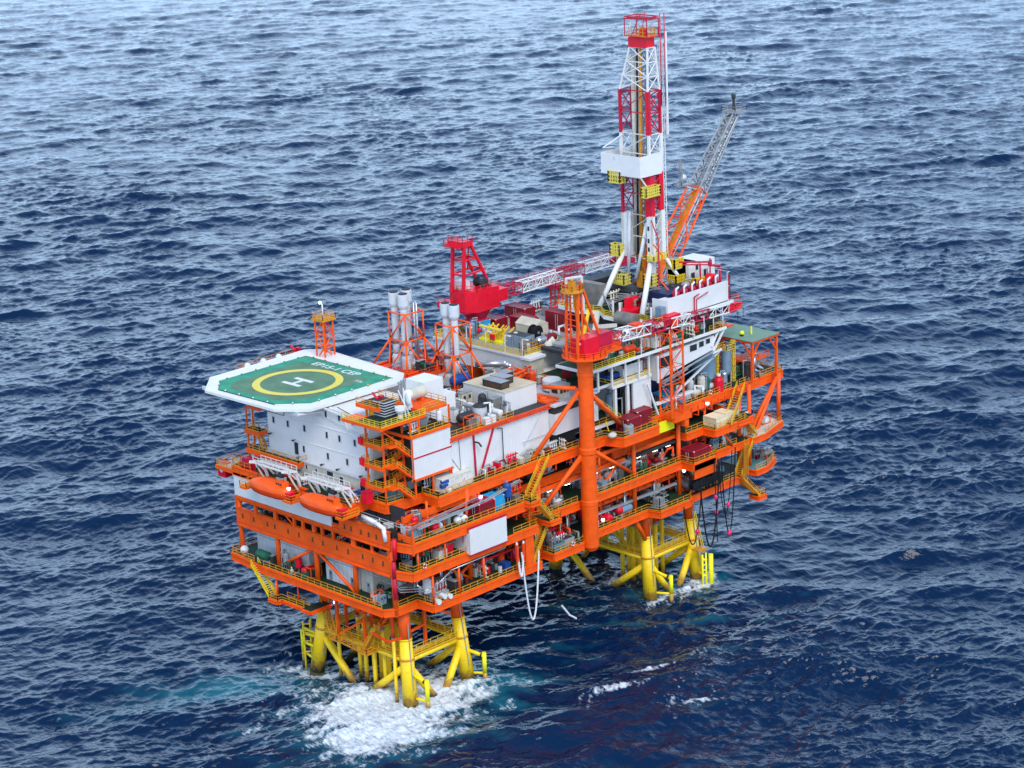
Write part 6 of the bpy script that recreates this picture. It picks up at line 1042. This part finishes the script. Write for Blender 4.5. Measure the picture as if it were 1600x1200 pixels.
# roofs
fill(24, 34, 3.2, 14, 47.65, 'on the dark roof left of the house with the beige roof', 16, .9, 1.5, ['grey', 'dark grey', 'silver', 'cream', 'rusty', 'white'])
fill(44, 53, 9.5, 18, 47.65, 'on the roof behind the white capped tank', 12, .8, 1.3)
fill(32, 53, 18, 24, 47.65, 'on the roof before the right exhaust tower', 12, .9, 1.4, ['grey', 'orange', 'silver', 'cream', 'rusty', 'blue'])
fill(57, 73, 3, 17, 47.8, 'on the dark green lower deck right of the crane cab', 12, .8, 1.3)
fill(62, 83, 21.4, 24.5, 51.7, 'along the near edge of the pipe deck', 7)
fill(80, 83.5, 28, 45, 51.7, 'at the far end of the pipe deck', 8)
fill(56, 62, 37, 45, 51.7, 'near the red crane foot on the pipe deck', 5)
fill(56, 92, .6, 7.6, 52.55, 'on the long deck under the orange crane boom', 26, .7, 1.2, ['white', 'cream', 'red', 'dark green', 'orange', 'grey', 'maroon', 'beige'])
fill(79, 96, 6, 27, 57.05, 'on the drill floor around the derrick feet', 22, .8, 1.4, ['grey', 'dark grey', 'rusty', 'red', 'cream', 'silver', 'navy' if False else 'blue'])
fill(92, 97, 16, 26, 57.05, 'at the far corner of the drill floor', 9, .8, 1.3, ['red', 'orange', 'maroon', 'white', 'grey'])
fill(8.6, 16.6, 2.8, 8.4, 50.6, 'on the lower roof terrace above the white wall', 6, .7, 1.0, ['white', 'grey', 'silver', 'cream'])
fill(31, 43.5, 28.6, 33, 51.3, 'on the red grated deck under the left exhaust tower', 7, .8, 1.2)
# lowest deck, left face
fill(-1.0, 1.0, 24, 36, ZA, 'on the lowest deck, left face, before the smaller white cabin', 6, .7, 1, ['dark green', 'grey', 'red', 'dark grey'])
fill(-.8, 2.4, 2.4, 8, ZA, 'on the lowest deck, left face, by the near corner', 4, .7, 1)
fill(.6, 2.8, 2, 43, ZB, 'in the slots between the two holed orange girders', 12, .6, .8, ['white', 'pale grey', 'silver', 'grey', 'red'])
fill(.8, 2.8, 2, 15, ZC, 'in the gap above the upper holed girder', 6, .7, 1)
fill(104, 111, .6, 5, ZB+.1, 'on the pale outer platform at the right end', 4, .6, .9); fill(103, 108, -1, 4, 20.15, 'on the lowest outer platform at the right end', 4, .6, .9)
print('things so far', sum(1 for o in sc.objects if 'category' in o))
# the skid tank in the far left corner
simple('mooring_tank', 'grey-green tank on the far left corner of the lowest deck', 'tank', lambda mb: (mb.m('dark_green').lathe(-.2, 36.6, [(.2, 0), (.9, .3), (.9, 3.2), (.2, 3.5)], 14, 'y', ZA+1.2), mb.m('grey').box(-.6, 36, ZA, .5, 40, ZA+.3)), (-.2, 38, ZA))
simple('round_float', 'white ball-shaped tank at the extreme left corner of the lowest deck', 'tank', lambda mb: (mb.m('smooth_white').ball((-.6, 43.8, ZA+1.1), .85, 12, 8), mb.m('grey').lathe(-.6, 43.8, [(.5, 0), (.4, .4)], 10, 'z', ZA)), (-.6, 43.8, ZA))
# long pipe runs
def run(lab, pts, r, m, extra=()):
    mb = MB(m); mb.pipe(pts, r, 8)
    for dx, dy, dz, rr in extra: mb.pipe([(x+dx, y+dy, z+dz) for x, y, z in pts], rr, 6)
    a, b = Vector(pts[0]), Vector(pts[-1]); mb.m('grey'); n = max(1, int((b-a).length/5))
    tag(mb.build('pipe_run', None, origin=pts[0]), lab, 'pipe')
run('fat white pipe curling down at the near corner above the holed girder', [(-1.0, 7, 36.5), (-1.2, 3.4, 36.2), (-1.0, 1.4, 35.4), (-1.0, 1.0, 33)], .42, 'smooth_white')
run('thin grey pipe bundle hanging round the near corner below the main deck', [(.6, 14, 36.0), (.6, .6, 35.8), (1.6, -2.6, 35.2), (14, -3.0, 35.2)], .1, 'grey', ((.2, .2, .4, .07),))
run('pale pipe line along the lowest deck under the lower holed girder', [(.3, 43, 25.3), (.3, 12, 25.3), (.3, 2.0, 24.6), (0, -1.0, 23.8), (4, -3.4, 23.4)], .09, 'grey', ((0, 0, -.5, .06), (.2, 0, .4, .06)))
run('silver hose looping under the second deck near the corner', [(1.6, -3.8, 25), (3, -4.2, 23.4), (6, -4.2, 23.6), (10, -4.2, 25.4), (24, -4.2, 25.6)], .12, 'steel')
run('red and white riser stack at the near corner between the girders', [(-.6, -.3, 29.4), (-.6, -.3, 26.0), (-.6, -.3, 22)], .42, 'crimson', ((.1, .1, 0, .3),))
run('bright red pipe standing at the near corner between the holed girders', [(-.7, -.9, 33.8), (-.7, -.9, 29.9)], .42, 'red')
run('grey twin pipes along the third deck ceiling near the corner', [(3, -3.6, 35.2), (20, -3.4, 35.6), (32, -1, 36)], .14, 'grey', ((0, .4, .1, .14),))
run('silver pipes along the ceiling of the lowest deck, middle of the right face', [(38, .8, 25), (64, .8, 25)], .16, 'steel', ((0, .5, 0, .16), (0, 1, 0, .1)))
run('silver pipes along the ceiling of the second deck, middle of the right face', [(38, .6, 31.2), (64, .6, 31)], .16, 'pale_grey', ((0, .5, .1, .14),))
run('dark pipes crossing the second deck ceiling beneath the yellow panel', [(66, -.2, 31.6), (78, -.2, 31.6)], .2, 'dark_grey', ((0, .6, 0, .2), (0, 1.2, 0, .14)))
run('red pipe loop on the lowest deck below the white clad panel', [(20, -1.6, 21.4), (20, -1.6, 23.4), (28.4, -1.8, 23.4), (28.4, -1.8, 21.2)], .2, 'red', ((0, .6, -.4, .14),))
run('white goose-neck pipes right of the lattice tower', [(80.6, 1.6, 38.4), (80.6, 1.6, 42.4), (82, 1.2, 42.2), (82, 1.2, 40.6)], .24, 'smooth_white')
run('white goose-neck pipe before the slate blue tank', [(86.2, 1.6, 38.4), (86.2, 1.6, 41.2), (87.8, .8, 40.8), (87.8, .8, 39.2)], .22, 'smooth_white')
run('tall white riser pipe at the foot of the ochre end staircase', [(98.4, -1.4, 27), (98.4, -1.4, 31.6), (99, -1.6, 33)], .22, 'smooth_white', ((.6, 0, 0, .14),))
run('silver process pipes under the green roof', [(102.8, .8, 43.4), (104.6, .6, 43.2), (104.6, .6, 40.6), (106, .6, 39.6)], .26, 'steel', ((1.4, .6, .4, .2), (2.6, 1, 0, .2)))
run('white bent pipe on the pale roof before the house with the beige roof', [(29, 3.4, 47.8), (29, 3.4, 51.4), (27.6, 3.6, 51.6)], .18, 'smooth_white')
run('orange pipework tangle behind the grey air units', [(44.2, 17.4, 50.2), (50, 17, 50.4), (50, 14, 50.2), (45, 13.2, 50.4)], .25, 'orange', ((0, .8, .5, .18), (.6, 1.6, -.6, .2)))
run('slate pipes running along the white module edge below the windows', [(73.6, -.6, 44.4), (78, -.6, 44.8), (90, -.6, 47)], .14, 'slate_blue')
for i, (x, z0, z1) in enumerate(((45.2, 21, 25), (59.4, 28, 31.8), (62, 21, 24.6), (71, 21, 25.4), (36.2, 21, 25), (11, 21, 25.4))):
    run(('pair of silver standpipes left of the crane column foot', 'pair of silver standpipes on the second deck right of the crane column', 'pair of silver standpipes on the lowest deck right of the crane column', 'pair of silver standpipes behind the green outboard platform', 'pair of silver standpipes behind the lower ochre stairs', 'pair of silver standpipes on the lowest deck by the near corner')[i], [(x, 0, z0-1), (x, 0, z1), (x+1, .8, z1+.4)], .16, 'steel', ((.5, .1, -.4, .14),))
# hanging hoses
def hang(name, lab, cat, p, q, low, r, m, n=22, floats=()):
    p = Vector(p); q = Vector(q); pts = []
    for i in range(n+1):
        u = i/n; c = p.lerp(q, u); c.z = c.z-(1-(2*u-1)**2)*((p.z+q.z)/2-low) if low is not None else c.z; pts.append(c)
    mb = MB(m); mb.pipe(pts, r, 6); mb.m('pink')
    for f in floats: mb.ball(pts[f], .42, 10, 7, (1, 1, 1.4))
    tag(mb.build(name, None, origin=p), lab, cat)
hang('hose_loop', 'long white hose hanging in a deep loop towards the sea', 'hose', (27.0, -5.4, 24), (32.4, -4.6, 22.5), 9.4, .17, 'rope_white')
hang('hose_loop', 'short orange and white hose loop left of the long white one', 'hose', (25.6, -5.6, 26.4), (27.4, -5.6, 26.2), 19.4, .2, 'rope_white')
mb = MB('orange_red'); mb.lathe(25.7, -5.6, [(.28, 0), (.28, 3.4)], 8, 'z', 22.6); mb.lathe(27.3, -5.6, [(.28, 0), (.28, 3.4)], 8, 'z', 22.4); tag(mb.build('hose_coupling', None, origin=(26, -5.6, 22)), 'pair of orange couplings on the short hose loop', 'coupling')
pts = [Vector((34.0, -4.0, 18.2)), Vector((36, -4.4, 13.5)), Vector((38.2, -4.4, 9.4)), Vector((40.4, -4.4, 6.6)), Vector((42.4, -4.2, 5.2))]
mb = MB('black'); mb.pipe(pts[:3], .14, 6); mb.m('rope_white').pipe(pts[2:], .2, 6); tag(mb.build('trailing_line', None, origin=pts[0]), 'thin trailing line swinging free over the dark water below the platform', 'rope')
H0 = (-4.2, 4.6)
hang('hose_loop', 'black hose loop hanging by the farther jacket, the leftmost of the dark hoses', 'hose', (74.6, -4.8, 19.4), (80.2, -4.8, 21), 10.4, .13, 'black', floats=(16,)); hang('hose_loop', 'thick black hose loop in front of the yellow far leg', 'hose', (79.0, -5.4, 24), (85.4, -5.4, 26), 8.6, .17, 'black')
hang('hose_loop', 'black hose loop carrying pink floats over open water', 'hose', (86.2, -5.2, 27), (90.8, -5.2, 28), 9.6, .13, 'black', floats=(10, 11, 12)); hang('hose_loop', 'thin black hose loop with one pink float, the rightmost dark hose', 'hose', (84.4, -5.8, 27.4), (89.2, -5.6, 27.8), 14.5, .1, 'black', floats=(15,))
hang('hose_loop', 'straight dark hose dropping from the low maroon container platform', 'hose', (84, -5.2, 27), (84.6, -5.2, 9), None, .11, 'black', floats=(10, 14))
simple('hose_reel', 'dark hose reels crowded under the low maroon container platform', 'reel', lambda mb: [mb.m('black').lathe(80+i*1.9, -3.8, [(.6, 0), (1.1, .05), (1.1, .2), (.7, .3), (.7, 1.1), (1.1, 1.2), (1.1, 1.35)], 14, 'y', 22.2+(i % 2)*.3) for i in range(5)]+[mb.bar((79, -2.6, 20.1), (89, -2.6, 20.1), .3), mb.bar((79, -2.8, 22.3), (89, -2.8, 22.3), .2)]+[mb.bar((79+i*2.5, -2.7, 20), (79+i*2.5, -2.7, 22.3), .2) for i in range(5)], (84, -3, 20))
# lamps that are lit
def lamp(lab, p, post):
    t = thing('floodlight', lab, 'lamp', p, 'lit floodlights'); mb = MB('dark_grey'); mb.bar(p, post, .12); mb.lathe(p[0], p[1], [(.3, .05), (.22, .35)], 10, 'z', p[2]); mb.build('bracket', t); mb = MB('lamp_on'); mb.ball(p, .36, 10, 6); mb.build('bulb', t)
lamp('violet-white lit lamp beside the column under the main deck, far right', (86.6, -1.4, 37.9), (86.6, 0, 38.2)); lamp('violet-white lit lamp on the post right of the yellow panel, low down', (78.2, -1.9, 25.6), (78.6, -.4, 25.8)); lamp('violet-white lit lamp in the gap under the drill floor', (71.4, 6.4, 55.4), (71.4, 9, 56))
lamp('violet-white lit lamp below the main deck left of the maroon and blue containers', (21.2, -1.0, 35.8), (21.2, .6, 36.4)); lamp('violet-white lit lamp under the lowest deck by the far left jacket leg', (2.6, 21.0, 14.9), (2.4, 23, 15.4)); lamp('white lit lamp at the stern of the farther lifeboat', (-4.6, 23.4, 39.3), (-3, 23.6, 39)); lamp('white lit lamp on the lowest deck right of the crane column', (54.4, -1.0, 21.6), (54.4, .2, 22))
# strip lights under the decks
SL = None; si = 0
for z, xs, y, lv in ((ZB-1.9, (7, 15, 24, 40, 44, 54, 58, 62, 68, 74, 84, 90), 1.2, 'lowest'), (ZC-1.9, (5, 11, 36, 41, 46, 54, 59, 67, 72, 76, 88, 94), .4, 'second'), (ZD-1.9, (6, 14, 29, 37, 44, 53, 62, 70, 84, 94), 1.0, 'third')):
    for i, x in enumerate(xs):
        anchor = 'near the corner end' if x < 16 else 'by the white clad panel' if x < 32 else 'left of the thick orange column' if x < 48 else 'right of the thick orange column' if x < 64.5 else 'beneath the yellow panel' if x < 79 else 'towards the far right end'
        n_ = sum(1 for q in xs[:i] if (q < 16) == (x < 16) and (16 <= q < 32) == (16 <= x < 32) and (32 <= q < 48) == (32 <= x < 48) and (48 <= q < 64.5) == (48 <= x < 64.5) and (64.5 <= q < 79) == (64.5 <= x < 79))
        lab = f'{("first","second","third")[n_]} strip light from the left, {lv} deck ceiling, {anchor}'
        if SL is None:
            SL = thing('strip_light', lab, 'lamp', (0, 0, 0), 'strip lights under the decks'); m1_ = MB('smooth_white'); m1_.box(-.7, -.14, 0, .7, .14, .12); m1_.build('housing', SL); m1_ = MB('lamp_warm'); m1_.box(-.66, -.16, -.08, .66, .12, -.005); m1_.build('tube', SL); SL.location = (x, y, z)
        else: dup(SL, (x, y, z), R_.uniform(-.2, .2), lab)
# lifebuoys
def buoy(lab, p, face):
    mb = MB('orange_red'); n = 16
    for i in range(n):
        a, b = 2*math.pi*i/n, 2*math.pi*(i+1)/n; mb.m('orange_red' if (i//2) % 2 else 'line_white')
        f = (lambda t: (p[0]+.42*math.cos(t), p[1], p[2]+.42*math.sin(t))) if face == 'y' else (lambda t: (p[0], p[1]+.42*math.cos(t), p[2]+.42*math.sin(t)))
        mb.tube(f(a), f(b), .13, 6)
    tag(mb.build('lifebuoy', None, origin=p), lab, 'lifebuoy', 'lifebuoys on the railings')
buoy('lifebuoy on the second deck railing at the near corner', (3.4, -4.25, 28.2), 'y'); buoy('lifebuoy on the railing before the crane column foot, lowest deck', (42.6, -3.9, 20.7), 'y'); buoy('lifebuoy on the main deck railing right of the nearer lifeboat', (-.2, 9.2, 38.9), 'x'); buoy('lifebuoy on the main deck railing at the far right end', (90, .5, 39.1), 'y')
# small loose things
simple('supply_bags', 'heap of white bags at the left end of the third deck railing', 'bags', lambda mb: (mb.m('line_white').ball((13.6, -2.6, 33.7), .8, 10, 7, (1, 1, .9)), mb.ball((15.0, -2.8, 33.7), .8, 10, 7, (1, 1, .95)), mb.ball((14.3, -2.5, 34.8), .7, 10, 7, (1, 1, .8)), mb.m('red').box(14.6, -3.64, 33.6, 15.1, -3.6, 34)), (14, -2.7, 33))
simple('float_drums', 'cluster of three white drums lying outside the lowest deck rail', 'drums', lambda mb: (mb.m('line_white').lathe(6.4, -4.4, [(.55, 0), (.55, 1.1)], 12, 'y', 20.2), mb.lathe(7.8, -4.5, [(.5, 0), (.5, 1.1)], 12, 'y', 20.9), mb.lathe(9.2, -4.5, [(.5, 0), (.5, 1.1)], 12, 'y', 20.5), mb.m('grey').box(5.8, -3.4, 20, 9.8, -3, 21.4)), (8, -4, 20))
simple('supply_sack', 'large white sack hanging from a hook right of the thick orange column', 'sack', lambda mb: (mb.m('dirty_white').ball((56.6, -2.2, 38.9), .8, 12, 8, (1.3, 1, .75)), mb.m('rail_yellow').bar((55.6, -2.2, 40), (55.2, -1.8, 42), .15)), (56.6, -2.2, ZD))
simple('tote_tank', 'round grey tank in front of the maroon containers on the main deck', 'tank', lambda mb: (mb.m('grey').lathe(60.6, -2.9, [(1.0, 0), (1.05, .1), (1.05, 1.7), (.9, 1.9)], 16, 'z', ZD), mb.m('dark_grey').lathe(60.6, -2.9, [(.3, 1.9), (.3, 2.1)], 8, 'z', ZD)), (60.6, -2.9, ZD))
simple('frame_cage', 'grey steel cage on the green outboard platform', 'cage', lambda mb: (mb.m('teal').box(69, -3.2, ZA, 71.8, -.6, ZA+.2), mb.m('grey').rail([(69, -3.2, ZA), (69, -.6, ZA), (71.8, -.6, ZA), (71.8, -3.2, ZA), (69, -3.2, ZA)], 2.4, step=1.3, w=.14), mb.box(69.4, -2.4, ZA+.2, 71.2, -1, ZA+1.9)), (70, -2, ZA))
simple('red_tank', 'red bottle-shaped tank on the main deck left of the pale blue vessel', 'tank', lambda mb: (mb.m('red').lathe(93.8, 1.5, [(1.0, 0), (1.0, 2.4), (.6, 2.9), (.6, 3.3)], 14, 'z', ZD), mb.m('line_white').lathe(93.8, 1.5, [(.45, 3.3), (.45, 3.7)], 10, 'z', ZD)), (93.8, 1.5, ZD))
simple('red_tank', 'small red tank low on the left of the crane column foot', 'tank', lambda mb: (mb.m('red').lathe(42.6, -.6, [(.7, .4), (.9, .6), (.9, 2.2), (.5, 2.5)], 14, 'z', ZA), mb.m('grey').tube((42.6, -.6, 22.4), (42.6, -.6, 25.6), .1, 6)), (42.6, -.6, ZA))
simple('red_tank', 'round red tank on the lowest deck near the white lit lamp', 'tank', lambda mb: (mb.m('red').ball((60.6, .4, 21.6), 1.0, 14, 8), mb.m('grey').box(60, -.2, ZA, 61.2, 1, 20.9)), (60.6, .4, ZA))
simple('teal_tank', 'teal and grey open tanks on the platform left of the crane column foot', 'tank', lambda mb: (mb.m('teal').box(38.4, -3, ZA, 41, -1, 21.4), mb.m('grey').box(41.2, -3, ZA, 44, -1.2, 21.6), mb.m('dark_grey').box(38.6, -2.8, 21.41, 40.8, -1.2, 21.43), mb.box(41.4, -2.8, 21.61, 43.8, -1.4, 21.63)), (41, -2, ZA))
for i, (x, m_) in enumerate(((50.8, 'navy'), (53.0, 'red'))): simple('tool_crate', ('navy blue crate behind the thick orange column on the main deck', 'red crate behind the thick orange column on the main deck')[i], 'crate', lambda mb: (mb.m(m_).box(x-.9, 1.4, ZD, x+.9, 2.8, ZD+1.9), mb.m('grey').box(x-.95, 1.35, ZD+1.9, x+.95, 2.85, ZD+2)), (x, 2, ZD))
# roof terrace gear
simple('radome', 'white radome beside the roof terrace mast', 'radome', lambda mb: (mb.m('smooth_white').ball((11.6, 6.8, 56.6), 1.0, 14, 9), mb.m('pale_grey').lathe(11.6, 6.8, [(.8, 53.9), (.5, 55.8)], 12)), (11.6, 6.8, 54))
simple('lifting_tank', 'long cream tank lying on the roof terrace beside the tower block', 'tank', lambda mb: (mb.m('cream').lathe(12.2, 8.2, [(.2, 0), (1.1, .4), (1.1, 4.6), (.2, 5)], 16, 'x', 56), mb.m('orange').box(13, 7.4, 54.3, 13.4, 9, 55.2), mb.box(15.6, 7.4, 54.3, 16, 9, 55.2)), (14, 8, 54.3))
simple('antenna_mast', 'white crossed antenna frame on the roof terrace', 'antenna', lambda mb: (mb.m('smooth_white').bar((8.6, 3.2, 53.9), (7.6, 5, 58.8), .16), mb.bar((7.6, 3.2, 53.9), (8.8, 5, 58.8), .16), mb.bar((8.2, 4.2, 53.9), (8.2, 4.2, 59.2), .2), mb.ball((8.9, 3.9, 57), .9, 10, 6, (.3, 1, 1.5))), (8.2, 4, 54))
simple('louvre_bank', 'dark grey louvre bank standing on the roof terrace', 'louvres', lambda mb: (mb.m('dark_grey').box(4.4, 5.4, 53.95, 7.2, 8.4, 57), [mb.m('pale_grey').box(4.3, 5.4, z, 4.4, 8.4, z+.12) for z in np.arange(54.4, 57, .5)], [mb.m('pale_grey').box(4.4, 5.3, z, 7.2, 5.4, z+.12) for z in np.arange(54.4, 57, .5)]), (5.8, 7, 54))
simple('vent_cowl', 'wide pale vent cowl in front of the louvre bank', 'vent', lambda mb: (mb.m('smooth_white').lathe(6.6, 3.6, [(.5, 0), (.5, .8), (1.0, 1.6), (1.0, 2.2)], 14, 'z', 53.95),), (6.6, 3.6, 54))
for i, (x, y) in enumerate(((12.6, 10.2), (13.6, 10.6), (14.6, 11))): simple('vent_pipe', ('grey vent pipe behind the roof terrace, leftmost of three', 'grey vent pipe behind the roof terrace, middle of three', 'grey vent pipe behind the roof terrace, rightmost of three')[i], 'pipe', lambda mb: (mb.m('grey').lathe(x, y, [(.22, 0), (.22, 4.4), (.32, 4.5), (.32, 4.9)], 10, 'z', 53.3),), (x, y, 53.3), 'grey vent pipes behind the roof terrace')
simple('round_tank', 'grey round tank with a dark domed top by the right exhaust tower feet', 'tank', lambda mb: (mb.m('pale_grey').lathe(28.4, 5.6, [(1.4, 0), (1.4, 2.8)], 18, 'z', 47.65), mb.m('dark_grey').ball((28.4, 5.6, 50.4), 1.4, 16, 8, (1, 1, .5)), mb.m('dark_grey').lathe(28.4, 5.6, [(.3, 3.2), (.3, 3.8)], 8, 'z', 47.65)), (28.4, 5.6, 47.6))
simple('white_skid', 'white twin box on the orange roof edge left of the house with the beige roof', 'box', lambda mb: (mb.m('smooth_white').box(26.6, 2.3, 47.8, 28, 3.4, 49), mb.box(28.2, 2.3, 47.8, 29.4, 3.2, 49.2), mb.m('grey').box(26.5, 2.2, 47.65, 29.5, 3.5, 47.8)), (28, 2.8, 47.6))
